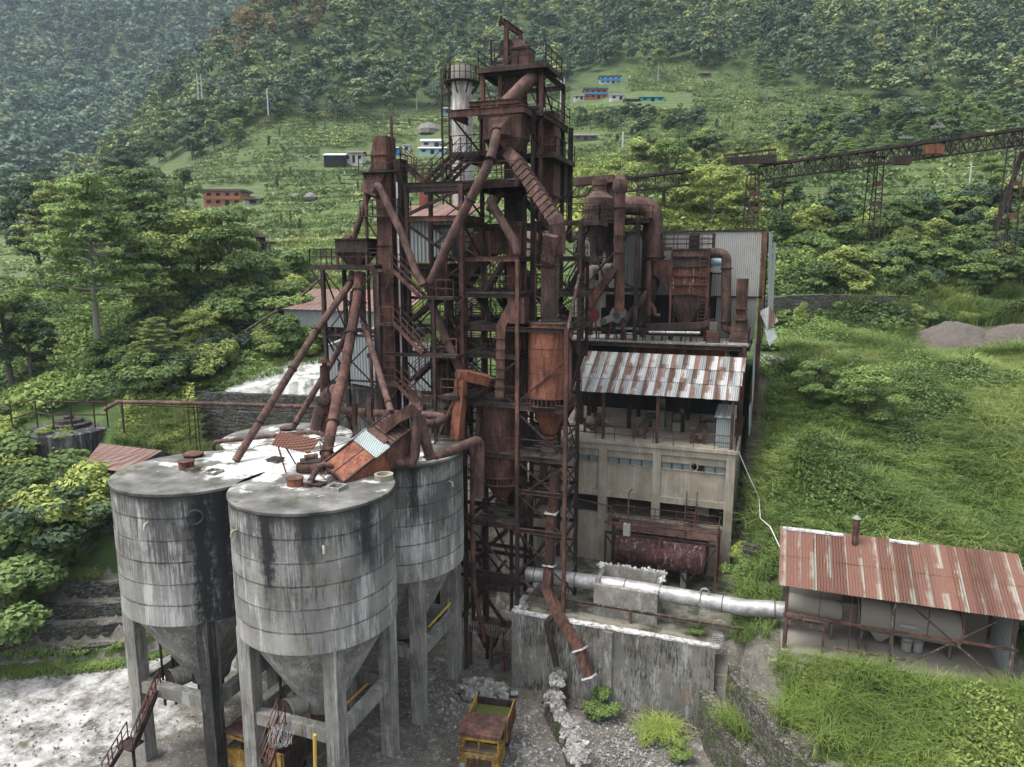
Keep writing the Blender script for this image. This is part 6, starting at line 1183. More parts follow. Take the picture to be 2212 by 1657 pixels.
# railing round the floor edge, posts, canopy
rail(MB(),[(BX0,.02,F0),(-.05,.02,F0)],1.05,1.45).build('railing',M['rust_mid'],BD); rail(MB(),[(.0,.1,F0),(.0,8,F0)],1.05,1.6).build('railing',M['rust_dark'],BD)
CZ1=qy(7,1165,1580,.2).z; cyb=4.3; CZ2=qy(7,1215,1305,cyb).z; cx0=qy(7,65,1520,.2).x; cx1=qy(7,1165,1580,.2).x
CN=thing('canopy_roof','rust striped pale corrugated canopy roof over the open machine floor','roof',((cx0+cx1)/2,2,CZ1))
def corr_sheet(mb,a,b,c,d,n,amp=.035,th=.02):
    """a-b lower edge, d-c upper edge; waves run from lower to upper edge"""
    a,b,c,d=map(Vector,(a,b,c,d)); N=(b-a).cross(d-a).normalized()
    if N.z<0: N=-N
    A=[];B=[]
    for i in range(n*2+1):
        k=amp*(1 if i%2 else -1); A.append(a.lerp(b,i/(2*n))+N*k); B.append(d.lerp(c,i/(2*n))+N*k)
    m=len(A); vs=A+B+[p-N*th for p in A]+[p-N*th for p in B]; fs=[]
    for i in range(m-1): fs+=[(i,i+1,m+i+1,m+i),(2*m+i,3*m+i,3*m+i+1,2*m+i+1),(i,2*m+i,2*m+i+1,i+1),(m+i,m+i+1,3*m+i+1,3*m+i)]
    fs+=[(0,m,3*m,2*m),(m-1,3*m-1,4*m-1,2*m-1)]; return mb.add(vs,fs)
m=MB(); rws=3; rr=random.Random(4)
for k in range(rws):
    t0,t1=k/rws,(k+1)/rws+.02; y0=.2+(cyb-.2)*t0; y1=.2+(cyb-.2)*t1; z0=CZ1+(CZ2-CZ1)*t0+.03*(rws-1-k)*0; z1=CZ1+(CZ2-CZ1)*t1
    ns=15
    for j in range(ns):
        xa=cx0+(cx1+.3*t0-cx0)*j/ns; xb=cx0+(cx1+.3*t0-cx0)*(j+1)/ns+.03; e=rr.uniform(-.05,.03); dz=rr.uniform(0,.02)+.03*(k)
        corr_sheet(m,(xa,y0-.04+ (e if k==0 else 0),z0+dz),(xb,y0-.04+(e if k==0 else 0),z0+dz),(xb,y1,z1+dz),(xa,y1,z1+dz),6,.028,.012)
m.build('roof_sheets',M['corr_canopy'],CN)
for x in (fx(248,340,.3),fx(575,360,.3),fx(1028,385,.3)): MB().beam((x,.35,F0),(x,.35,CZ1-.05),.2,.2,'I').build('post',M['rust_mid'],CN)
for x in (cx0,fx(248,340,.3),fx(575,360,.3),cx1-.4): MB().beam((x,.3,CZ1-.12),(x,cyb+.2,CZ2-.12),.12,.2).build('rafter',M['rust_dark'],CN)
# ------------------------------------------------------------------ upper steel deck (z 22.3) with machines
DZ=22.3; UD=thing('upper_deck','steel and concrete upper deck carrying cyclones, filter and fans behind the canopy','platform',(-7,8,F0))
dy0=4.6; dxr=.35; dx0=-17.2
MB().box((dx0,dy0,DZ-.14),(dxr,15.5,DZ)).build('deck_slab',M['siloroof'] if False else M['leg'],UD)
MB().beam((dx0,dy0,DZ-.28),(dxr,dy0,DZ-.28),.2,.34,'I').build('edge_beam',M['rust_dark'],UD); MB().beam((dxr,dy0,DZ-.28),(dxr,15.5,DZ-.28),.2,.34,'I').build('edge_beam',M['rust_dark'],UD)
rail(MB(),[(dx0+2,dy0+.05,DZ),(dxr-.05,dy0+.05,DZ),(dxr-.05,9.2,DZ)],1.05,1.5).build('railing',M['rust_dark'],UD)
for x in (-16.5,-12.6,-8.6,-4.4,-1.2,-.2):
    MB().beam((x,dy0+.2,F0),(x,dy0+.2,DZ-.4),.32,.32,'I').build('post',M['rust_mid' if x>-2 else 'rust_dark'],UD)
    for y in (9.2,14.8): MB().beam((x,y,F0),(x,y,DZ-.2),.32,.32,'I').build('post',M['rust_dark'],UD)
    MB().beam((x,dy0,DZ-.3),(x,15,DZ-.3),.16,.3).build('cross_beam',M['rust_dark'],UD)
MB().box((-9.0,dy0+2.4,F0+4.3),(-1.6,dy0+2.5,DZ-.2)).build('rusty_wall_strip',M['rust_hot'],UD)
for (a,b,c,d) in ((-1.2,DZ-.6,-.2,19.5),(-.2,20,-1.2,17.5)): MB().beam((a,dy0+.2,b),(c,dy0+.2,d),.12,.12,'L').build('brace',M['rust_mid'],UD)
MB().beam((.0,dy0,19),(.0,11,19),.2,.3).build('side_beam',M['rust_mid'],UD); MB().beam((.05,dy0,F0+.1),(.05,dy0,DZ),.26,.26,'I').build('post',M['rust_mid'],UD)
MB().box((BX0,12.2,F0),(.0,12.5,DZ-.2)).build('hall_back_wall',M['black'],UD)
# machines under the canopy (dim conveyors)
def floor_conveyor(x,y0,y1,label):
    T=thing('floor_conveyor',label,'conveyor',(x,y0,F0)); MB().box((x-.32,y0,F0+.35),(x+.32,y1,F0+.75)).build('trough',M['scrap'],T)
    for s in (-.45,.45): MB().beam((x+s,y0+.1,F0),(x+s,y0+.1,F0+1.15),.18,.18,'I').build('end_post',M['rust_mid'],T)
    y=y0+1
    while y<y1: MB().box((x-.3,y,F0),(x+.3,y+.12,F0+.35)).build('support',M['rust_dark'],T); y+=1.6
    m=MB(); m=MB(); m.lathe((x-.1,y0-.02,F0+.55),[(.12,0),(.12,.05)],12,axis=(0,-1,0)); m.build('shaft_end',M['rust_dark'],T)
floor_conveyor(fx(460,560,1.2),1.2,5.5,'dusty conveyor trough under the canopy, left of the middle post'); floor_conveyor(fx(815,570,1.2),1.2,5.8,'dusty conveyor trough under the canopy beside the pale cabin'); floor_conveyor(fx(165,520,1.8),1.8,6,'dim conveyor trough at the left end under the canopy')
rr=random.Random(12)
for i,(x,y,w,h,l) in enumerate(((690,420,.7,1.6,'grey pump stand'),(720,430,.4,2.2,'thin machine column'),(880,470,1.2,1.5,'dusty gear frame'),(600,430,.5,2.6,'pale column'),(540,470,.9,1.0,'low grey machine'))):
    X=fx(x,y,4.2+i*.5); T=thing('hall_machine',l+' in the shade under the canopy','machine',(X,4.2+i*.5,F0)); yy=4.2+i*.5
    MB().box((X-w/2,yy,F0),(X+w/2,yy+.7,F0+h*.5)).build('base',M['dusty_tan'],T); m=MB(); m.tube([(X-w*.4,yy+.3,F0+h*.75),(X+w*.4,yy+.3,F0+h*.75)],h*.2,12); m.build('drum',M['scrap'],T,True); MB().beam((X-w/2,yy,F0),(X-w/2,yy,F0+h),.08).build('stand',M['rust_dark'],T); MB().beam((X+w/2,yy,F0),(X+w/2,yy,F0+h),.08).build('stand',M['rust_dark'],T); MB().beam((X-w/2,yy,F0+h),(X+w/2,yy,F0+h),.08).build('stand',M['rust_dark'],T)
stairs(thing('hall_ladder','steep ladder in the shade at the left under the canopy','stairs',(fx(205,390,4.4),4.4,F0)),M['rust_dark'],(fx(190,390,4.4),4.4,F0),(fx(215,340,4.4),4.4,F0+3.4),(0,1,0),.6,False)
# chair like wreck and bags
T=thing('cabin','small pale corrugated cabin at the right end of the machine floor','cabin',(-1.6,1.0,F0)); xa=fx(922,600,.7); xb=-.25
MB().box((xa,.6,F0),(xb,2.2,F0+2.35)).build('walls',M['sheet_white'],T); m=MB(); corr_sheet(m,(xa-.15,.35,F0+2.3),(xb+.15,.35,F0+2.3),(xb+.05,2.4,F0+2.9),(xa-.05,2.4,F0+2.9),12,.025); m.build('roof',M['corr_wall'],T); MB().box((xa-.02,.57,F0+.0),(xb+.02,.6,F0+.1)).build('plinth',M['leg'],T)
# sheeted building at the back
SY0=9.6; SH=thing('sheet_building','big weathered corrugated sheet building standing on the upper deck','building',(-7,12,DZ)); sxl=qy(7,80,490,SY0).x; sxr=qy(7,1310,600,SY0).x; st=qy(7,1310,452,SY0).z; gl=qy(7,835,500,SY0).x; gr=qy(7,905,500,SY0).x; zm=qy(7,1200,892,SY0).z; zg=qy(7,870,560,SY0).z
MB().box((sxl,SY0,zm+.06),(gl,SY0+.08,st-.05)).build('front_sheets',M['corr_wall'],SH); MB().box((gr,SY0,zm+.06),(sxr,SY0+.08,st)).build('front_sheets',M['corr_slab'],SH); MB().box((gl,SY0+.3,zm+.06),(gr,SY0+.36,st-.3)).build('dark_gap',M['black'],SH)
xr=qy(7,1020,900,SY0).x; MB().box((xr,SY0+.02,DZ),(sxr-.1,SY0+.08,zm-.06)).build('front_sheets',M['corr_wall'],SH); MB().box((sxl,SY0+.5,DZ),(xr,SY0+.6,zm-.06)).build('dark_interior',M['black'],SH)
for z in (zm,st+.02): MB().beam((sxl,SY0-.03,z),(sxr+.3,SY0-.03,z),.1,.14).build('edge_beam',M['rust_dark'],SH)
MB().box((sxl,SY0-.02,DZ+.0),(sxl+2.5,SY0+.02,zm)).build('low_sheets',M['corr_wall'],SH)
MB().beam((sxr+.25,SY0+.1,F0),(sxr+.25,SY0+.1,st),.36,.36,'I').build('corner_post',M['rust_mid'],SH)
b=MB(); 
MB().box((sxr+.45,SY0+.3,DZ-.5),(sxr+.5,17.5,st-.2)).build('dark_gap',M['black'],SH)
for (ya,yb,za,zb,dx) in ((SY0+.3,13,28.6,st-.1,.0),(SY0+.3,13.2,26,28.7,.12),(SY0+.5,13,23.6,26.1,.2),(13,17.5,24,st-.8,.35)):
    P=[(sxr+.62+dx,ya,za),(sxr+.66+dx,ya,za),(sxr+.9+dx,yb,za),(sxr+.86+dx,yb,za),(sxr+.55+dx,ya,zb),(sxr+.6+dx,ya,zb),(sxr+.8+dx,yb,zb),(sxr+.76+dx,yb,zb)]; MB().hexa(P).build('side_sheet',M['corr_wall_y'],SH)
for z in (24.5,27,30): MB().beam((sxr+.25,SY0+.1,z),(sxr+.55,17,z),.12,.2).build('side_rail',M['rust_mid'],SH)
for (za,zb,y0,y1,x) in ((17.2,DZ-.3,7.6,10.6,.75),(15.0,17.3,6.0,9.6,.7)): tag(MB().hexa([(x,y0,za),(x+.05,y0,za),(x+.1,y1,za),(x+.05,y1,za),(x-.1,y0+.4,zb),(x-.05,y0+.4,zb),(x+.1,y1+1,zb),(x+.05,y1+1,zb)]).build('hanging_sheet',M['corr_wall_y']),'%s pale sheet hanging on the side below the upper deck'%('upper' if za>16 else 'lower'),'sheet')
def loose(c4,Y4,label,mat):
    P=[qy(7,x,y,Y) for (x,y),Y in zip(c4,Y4)]; m=MB(); corr_sheet(m,P[0],P[1],P[2],P[3],10,.03); return tag(m.build('loose_sheet',M[mat]),label,'sheet')
loose([(1355,1105),(1430,1050),(1375,950),(1303,985)],[8.4,9.4,9.6,8.6],'loose rusty corrugated sheet hanging off the right edge of the sheet building','corr_canopy'); loose([(1370,1215),(1422,1160),(1400,1095),(1338,1110)],[8,9,9.2,8.2],'loose pale corrugated sheet below the rusty one at the right edge','corr_wall_y')
# cyclones
CYP=6.0
pz_=qy(7,130,385,CYP).z; CF=thing('steel_scaffold','dark steel frame with railed platform carrying the twin cyclones','steel frame',(-12,7,DZ)); ax0=qy(7,135,400,CYP-1).x; ax1=qy(7,500,400,CYP-1).x
for x in (ax0,ax1):
    for y in (CYP-1,CYP+2.2): MB().beam((x,y,DZ if x>-12 else F0),(x,y,pz_),.32,.32,'I').build('post',M['rust_dark'],CF)
MB().box((ax0-.2,CYP-1.1,pz_),(ax1+.9,CYP+2.4,pz_+.08)).build('deck',M['deck'],CF); 
for y in (CYP-1.1,CYP+2.3): MB().beam((ax0-.2,y,pz_-.16),(ax1+.9,y,pz_-.16),.18,.3,'I').build('beam',M['rust_dark'],CF)
rail(MB(),[(ax0,CYP-1.05,pz_),(ax1+.1,CYP-1.05,pz_),(ax1+.9,CYP+.2,pz_),(ax1+.9,CYP+2.3,pz_)],1.05,1.3).build('railing',M['rust_dark'],CF); ze=qy(7,135,845,CYP-1).z
for y in (CYP-1,CYP+2.2): MB().beam((ax0,y,ze),(ax1,y,ze),.16,.24,'I').build('beam',M['rust_dark'],CF)
for (p,q_) in (((ax0,pz_-.3),((ax0+ax1)/2,26.4)),((ax1,pz_-.4),(ax0,26.3)),((ax1,26.4),((ax0+ax1)/2,27.5))): MB().beam((p[0],CYP-1,p[1]),(q_[0],CYP-1,q_[1]),.16,.16,'L').build('brace',M['rust_dark'],CF)
MB().beam((ax1,CYP-1,pz_-.3),(ax1+1.2,CYP+2,26),.14,.14,'L').build('brace',M['rust_dark'],CF)
def cyclone(xpix,Y,label,s=1):
    c=qy(7,xpix,300,Y); T=thing('cyclone',label,'cyclone',(c.x,Y,23)); r=(qy(7,340,280,CYP).x-qy(7,150,280,CYP).x)/2*s; zz=lambda v:qy(7,240,v,CYP).z
    m=MB(); m.lathe((c.x,Y,0),[(r,zz(372)),(r*1.02,zz(330)),(r*1.02,zz(238)),(r*.45,zz(195)),(r*.43,zz(190))],36); m.build('body',M['rust_duct'],T,True)
    m=MB(); m.lathe((c.x,Y,0),[(r*.43,zz(192)),(r*.43,zz(155)),(r*.5,zz(152)),(r*.5,zz(115))],28); m.build('outlet_neck',M['rust_duct'],T,True); m=MB(); m.lathe((c.x,Y,0),[(r,zz(372)),(r*.95,zz(400)),(r*.27,zz(630)),(r*.25,zz(780))],32); m.build('cone',M['rust_dark'],T,True)
    m=MB(); m.lathe((c.x,Y,0),[(r*1.04,zz(318)),(r*1.1,zz(318)),(r*1.1,zz(312)),(r*1.04,zz(312))],32,cap=False); m.lathe((c.x,Y,0),[(r*.3,zz(632)),(r*.42,zz(632)),(r*.42,zz(626)),(r*.3,zz(626))],24,cap=False); m.build('flanges',M['rust_dark'],T,True); return c,r
c1,r1=cyclone(242,CYP+.2,'nearer rusty cyclone separator with shouldered top on the railed platform'); c2,r2=cyclone(318,CYP+2.2,'farther cyclone half hidden behind the nearer one',.95)
tag(MB().duct([(c1.x-2.4,CYP+1.4,c1.z+2.2),(c1.x+.9,CYP+1.4,c1.z+2.35)],1.0,.6,ref=(0,1,0)).build('inlet_duct',M['rust_duct']),'flat rusty inlet duct lying behind the cyclone tops','duct')
pipe('u_duct','big rusty duct rising, bending over and falling right of the cyclones',[qy(7,400,285,CYP+1.2),qy(7,600,290,CYP+1.4),qy(7,608,650,CYP+1.4)],.75,'rust_duct',[(1,.95)],bd=1.2,seg=20)
T=thing('stack_pipe','tall thin vertical duct with pointed cap in front of the cyclone platform','duct',qy(7,375,1000,CYP-1.6)); MB().tube([qy(7,375,985,CYP-1.6),qy(7,378,640,CYP-1.6),qy(7,380,590,CYP-1.6),qy(7,370,520,CYP-1.6),qy(7,376,480,CYP-1.6),qy(7,380,200,CYP-1.6)],.42,16).build('tube',M['rust_mid'],T,True)
P=qy(7,380,205,CYP-1.6); m=MB(); m.lathe(P,[(.42,-.05),(.62,.35),(.55,.9),(.5,.95),(.52,.97),(.06,1.5)],20); m.build('cap',M['rust_duct'],T,True); m=MB()
for y in (600,488,300): flange(m,qy(7,377,y,CYP-1.6),V(0,0,1),.5,.06)
m.build('flanges',M['rust_dark'],T,True)
tag(MB().duct([qy(7,350,690,CYP-1.8),qy(7,195,920,CYP-1.9),qy(7,190,960,CYP-1.9)],.6,.6).build('slanting_square_duct',M['rust_mid']),'square duct slanting down left from the tall thin stack','duct')
# fans with belt guards
for (x,y,l) in ((185,1010,'left red fan with grey belt guard on the upper deck'),(370,1010,'right pale fan with grey belt guard on the upper deck')):
    Y=CYP-2.3 if False else 5.4; p=qy(7,x,y,Y); T=thing('fan',l,'fan',(p.x,Y,DZ)); m=MB(); m.lathe((p.x,Y,p.z),[(.62,-.25),(.68,-.2),(.68,.2),(.62,.25)],24,axis=(0,1,0)); m.build('volute',M['redbox' if x<200 else 'machine_grey'],T,True)
    a=qy(7,x-15,y+5,Y-.4); b_=qy(7,x-100,y+42,Y-.4); MB().beam(a,b_,.22,.55).build('belt_guard',M['machine_grey'],T)
    for q_ in (a,b_): m=MB(); m.lathe(q_,[(.28,-.12),(.28,.12)],20,axis=(0,1,0)); m.lathe(q_-Y_*.13,[(.14,0),(.14,.03)],12,axis=(0,-1,0)); m.build('pulley_cover',M['scrap'],T,True)
    for s in (-.5,.35): MB().beam((p.x+s,Y,p.z),(p.x+s*1.6,Y,DZ),.12).build('leg',M['redbox'],T)
for (pp,l,mt) in (([(190,720),(215,700),(200,960)],'left pale vertical duct bend beside the cyclone cone','dusty_tan'),([(270,830),(285,690),(275,960)],'second pale vertical duct bend between the cyclone cones','dusty_tan')):
    P=[qy(7,pp[2][0]-15,pp[2][1],CYP-.6),qy(7,pp[0][0]-5,pp[1][1],CYP-.6),qy(7,pp[0][0]+50,pp[1][1]+10,CYP-.2)]; pipe('pale_duct',l,P,.32,mt,bd=.6)
tag(MB().box(qy(7,305,830,CYP+1.4),qy(7,435,665,CYP+2.6)).build('filter_box',M['machine_grey']),'pale grey box behind the thin vertical stack','machine'); tag(MB().box(qy(7,92,830,SY0-1.5),qy(7,215,668,SY0-.6)).build('red_tank',M['redbox']),'dull red tank behind the cyclone frame','tank')
# bag filter
BFY=6.6; z=lambda v,Y=BFY:qy(7,840,v,Y).z; bx0=qy(7,718,800,BFY).x; bx1=qy(7,963,800,BFY).x
BF=thing('bag_filter','square banded rusty bag filter with pale patches and pyramid hopper on legs','filter',((bx0+bx1)/2,BFY,DZ)); ys=(BFY,BFY+2.3); lv=[575,625,690,755,815,875]
for i,(a,b_) in enumerate(zip(lv,lv[1:])): MB().box((bx0,ys[0],z(b_)+.03),(bx1,ys[1],z(a)-.03)).build('casing_band',M['rust_dark' if i==1 else ('rust_patch' if i>1 else 'rust_duct')],BF)
m=MB()
for v in lv: m.box((bx0-.08,ys[0]-.1,z(v)-.05),(bx1+.08,ys[1]+.05,z(v)+.05))
m.build('stiffening_frames',M['rust_dark'],BF); xa=qy(7,810,1060,BFY+.8).x
MB().loft([[V(bx0+.1,ys[0]+.05,z(880)),V(bx1-.1,ys[0]+.05,z(880)),V(bx1-.1,ys[1],z(880)),V(bx0+.1,ys[1],z(880))],[V(xa-.3,BFY+.6,z(1062)),V(xa+.35,BFY+.6,z(1062)),V(xa+.35,BFY+1.1,z(1062)),V(xa-.3,BFY+1.1,z(1062))]]).build('hopper',M['rust_duct'],BF)
for x in (bx0+.0,bx1+.0): 
    for y in (ys[0]-.05,ys[1]): MB().beam((x,y,DZ),(x,y,z(575)),.18,.18,'I').build('leg',M['rust_mid'],BF)
for x in (bx0+.05,bx1): MB().beam((x,ys[0]-.1,z(895)),(xa,ys[0]-.1,DZ+.6),.08).build('brace',M['rust_dark'],BF)
rail(MB(),[(bx0-.9,ys[0],z(570)),(bx1+.2,ys[0],z(570)),(bx1+.2,ys[1],z(570)),(bx0-.9,ys[1],z(570)),(bx0-.9,ys[0],z(570))],1.15,.9,.05,2).build('railing',M['rust_dark'],BF)
lx0=qy(7,908,700,BFY-.3).x; lx1=qy(7,955,700,BFY-.3).x; b=MB()
for x in (lx0,lx1): b.beam((x,BFY-.3,DZ),(x,BFY-.3,z(570)+1),.05)
zz=DZ+.3
while zz<z(570)+.9: b.beam((lx0,BFY-.3,zz),(lx1,BFY-.3,zz),.035); zz+=.3
b.build('ladder',M['rust_mid'],BF)
MB().box((bx0-.75,BFY-.1,z(585)),(bx0-.1,BFY+.5,z(560))).build('shaker_motor',M['rust_dark'],BF)
P=[qy(7,595,645,BFY+.2),qy(7,712,645,BFY+.2),qy(7,712,858,BFY+.2),qy(7,602,740,BFY+.2)]; MB().loft([P,[p+Y_*1.6 for p in P]]).build('inlet_transition',M['rust_patch'] if False else M['rust_mid'],BF)
pipe('long_duct','dark duct leaving the bag filter, bending down to the short chimney',[qy(7,965,600,BFY+.6),qy(7,1085,600,BFY+.6),qy(7,1080,1105,BFY+.6),qy(7,1150,1115,BFY+.6)],.38,'rust_duct',[(1,.9),(1,.2)],bd=.9,seg=16)
T=thing('exhaust_stack','straight dark red exhaust stack with flared square base on the upper deck','stack',qy(7,1175,1180,BFY)); sx=qy(7,1185,900,BFY).x; MB().tube([(sx,BFY+.4,DZ+1.4),(sx,BFY+.4,qy(7,1185,770,BFY).z)],.44,20).build('pipe',M['rust_mid'],T,True); MB().loft([[V(sx+a*.8,BFY+.4+c_*.7,DZ+.02) for a,c_ in ((-1,-1),(1,-1),(1,1),(-1,1))],[V(sx+a*.44,BFY+.4+c_*.44,DZ+2.2) for a,c_ in ((-1,-1),(1,-1),(1,1),(-1,1))]]).build('base',M['rust_duct'],T); m=MB()
for v in (970,1045): flange(m,qy(7,1185,v,BFY),V(0,0,1),.52,.07)
m.build('flanges',M['rust_dark'],T,True)
T=thing('blue_motor','pale blue motor on a small bracket right of the bag filter','motor',qy(7,1015,680,BFY+2)); p=qy(7,1015,662,BFY+2); MB().tube([p-X_*.5,p+X_*.5],.32,14).build('motor',M['pale_blue'],T,True); MB().box(p-V(.6,.5,.75),p+V(.7,.5,-.4)).build('base',M['white'],T); MB().box(p-V(1,.7,.95),p+V(1,.7,-.85)).build('bracket',M['rust_dark'],T)
pipe('slanting_pipe','pinkish pipe slanting down left to the deck between cyclone frame and bag filter',[qy(7,565,860,5.6),qy(7,400,1060,5.2),qy(7,402,1185,5.2)],.26,'rust_duct',[(0,.93)],bd=.1); pipe('dark_cone_pipe','dark tapering pipe below the big bent duct',[qy(7,605,650,CYP+1.6),qy(7,600,800,CYP+1.6),qy(7,530,1080,CYP+1.6)],[.5]*1 and .5,'rust_dark',bd=.4)
pipe('small_bent_pipe','small s bent pipe in front of the dark opening',[qy(7,580,930,CYP),qy(7,610,980,CYP),qy(7,610,1010,CYP),qy(7,645,1015,CYP)],.16,'rust_mid',bd=.2); pipe('riser_pipe','thin reddish riser pipe joining the bag filter inlet',[qy(7,570,650,CYP-.2),qy(7,570,1010,CYP-.2)],.2,'rust_mid')
tag(MB().duct([qy(7,555,1090,6.2),qy(7,900,1080,6.2),qy(7,1010,1055,6.2)],.5,.5).build('screw_conveyor',M['rust_dark']),'dark screw conveyor lying under the bag filter hopper','conveyor')
for (a,b_,l) in (((355,1097),(500,1103),'short white tube lying on the deck rail'),((570,1125),(910,1130),'long white tube lying on the deck under the bag filter'),((420,1135),(460,1135),'stub of white tube on the deck')): tag(MB().tube([qy(7,*a,5.1),qy(7,*b_,5.1)],.11,10).build('white_tube',M['alu']),l,'tube')
T=thing('deck_machine','small red valve machine beside the exhaust stack','machine',qy(7,995,1180,5.6)); p=qy(7,995,1180,5.6); MB().box((p.x-.55,5.4,DZ),(p.x+.5,6.2,DZ+.9)).build('body',M['rust_mid'],T); MB().box((p.x-.3,5.5,DZ+.9),(p.x+.3,6,DZ+1.6)).build('top_gear',M['scrap'],T)
rr=random.Random(31); T=thing('belt_frame','low dark belt conveyor frame running along the upper deck','conveyor',(-9,5.6,DZ))
for s in (5.3,6.1): MB().beam((-15.5,s,DZ+.75),(-3.6,s,DZ+.75),.1,.18).build('stringer',M['rust_dark'],T)
m=MB(); x=-15.3
while x<-3.7: m.beam((x,5.3,DZ),(x,5.3,DZ+.75),.08); m.beam((x,6.1,DZ),(x,6.1,DZ+.75),.08); m.tube([(x,5.25,DZ+.88),(x,6.15,DZ+.88)],.07,8); x+=.75
m.build('rollers',M['rust_dark'],T)
# ------------------------------------------------------------------ horizontal oil tank with walkway at the building foot
TZ=qz(21,300,670,9.0); tz=9.15
A=qz(21,345,690,tz); B_=qz(21,1680,850,tz); tx0,tx1=A.x,B_.x; ty=-3.1
T=thing('horizontal_tank','large stained dull red horizontal tank at the foot of the concrete building','tank',((tx0+tx1)/2,ty+.9,5.5)); m=MB(); r=1.35; m.lathe((tx0+.2,ty+1.0,5.55+r+.9),[(r*.8,-.15),(r,0),(r,tx1-tx0-.3),(r*.8,tx1-tx0-.15)],40,axis=(1,0,0)); m.build('shell',M['tank_red'],T,True)
for x in (tx0+1.2,tx1-1.5): MB().box((x-.2,ty+.1,5.5),(x+.2,ty+1.9,7.)).build('saddle',M['leg'],T)
wz=5.55+2*r+1.05
WT=thing('tank_walkway','rusty walkway platform with thin railings and braced legs over the horizontal tank','platform',((tx0+tx1)/2,ty,5.5)); wx0,wx1=tx0-.5,tx1+.7; wy0,wy1=ty-.15,ty+2.5
MB().box((wx0+.5,wy0+.4,wz),(wx1,wy1,wz+.07)).build('deck',M['rust_duct'],WT)
for y in (wy0,wy1): 
    MB().beam((wx0,y,wz-.12),(wx1,y,wz-.12),.12,.2,'I').build('beam',M['rust_dark'],WT)
    for x in (wx0,(wx0+wx1)/2,wx1): MB().beam((x,y,5.5),(x,y,wz),.15,.15,'I').build('leg',M['rust_mid'],WT)
xm=(wx0+wx1)/2
for (a,c_) in ((wx0,xm),(xm,wx1)): MB().beam((a,wy0,wz-.3),((a+c_)/2,wy0,6.2),.1,.1,'L').build('brace',M['rust_dark'],WT); MB().beam((c_,wy0,wz-.3),((a+c_)/2,wy0,6.2),.1,.1,'L').build('brace',M['rust_dark'],WT)
rail(MB(),[(wx0,wy1,wz),(wx1,wy1,wz)],1.1,1.5).build('railing',M['rust_mid'],WT); rail(MB(),[(wx0+.6,wy0+.5,wz),(wx1,wy0+.5,wz),(wx1,wy1,wz)],1.1,1.7).build('railing',M['rust_mid'],WT); rail(MB(),[(wx0,wy0+1,wz),(wx0,wy1,wz)],1.1,1.).build('railing',M['rust_mid'],WT)
pipe('feed_pipe','thin orange pipe lying along the tank walkway',[V(wx0-.2,wy1-.2,wz+.8),V(wx0+.1,wy1-.4,wz+.8),V(wx0-.1,wy0+.3,wz+.5),V(wx1-2.2,wy0+.6,wz+.5),V(wx1-2.2,wy0+.6,wz+.1)],.06,'rust_mid',bd=.1,seg=8); pipe('feed_pipe','long thin rusty pipe running left from the walkway to the tower',[V(wx0,wy1-.2,wz+.95),V(-11.5,wy1-.2,wz+1.3)],.06,'rust_mid',seg=8)
p=qz(21,690,640,wz+.1); T=thing('switch_box','pale grey electric box on a bent post on the tank walkway','box',p); MB().box(p+V(-.3,-.1,.9),p+V(.15,.25,1.7)).build('box',M['machine_grey'],T); MB().tube(bend([p,p+Z_*4.0,p+V(.25,0,4.2)],.2),.045,6).build('post',M['rust_mid'],T); m=MB(); m.lathe(p-Z_*.05,[(.5,0),(.5,.08)],20); m.build('base_plate',M['rust_dark'],T)
T=thing('oil_drum','orange rusty drum lying on the rail behind the tank walkway','drum',(0,0,0)); p=qy(21,1280,545,wy1+.3); T.location=p; T['_o']=tuple(p); MB().tube([p-X_*.5,p+X_*.5],.3,18).build('drum',M['rust_hot'],T,True); m=MB(); 
for s in (-.48,-.16,.16,.48): flange(m,p+X_*s,X_,.315,.03)
m.build('hoops',M['rust_mid'],T)
sx=qy(21,1515,450,wy1+.2).x; T=thing('wall_stairs','short steep rusty stairs with tall handrails rising from walkway to the building opening','stairs',(sx,wy1,wz)); stairs(T,M['rust_mid'],(sx,wy1-.1,wz),(sx,wy1+1.,wz+1.75),(1,0,0),.75)
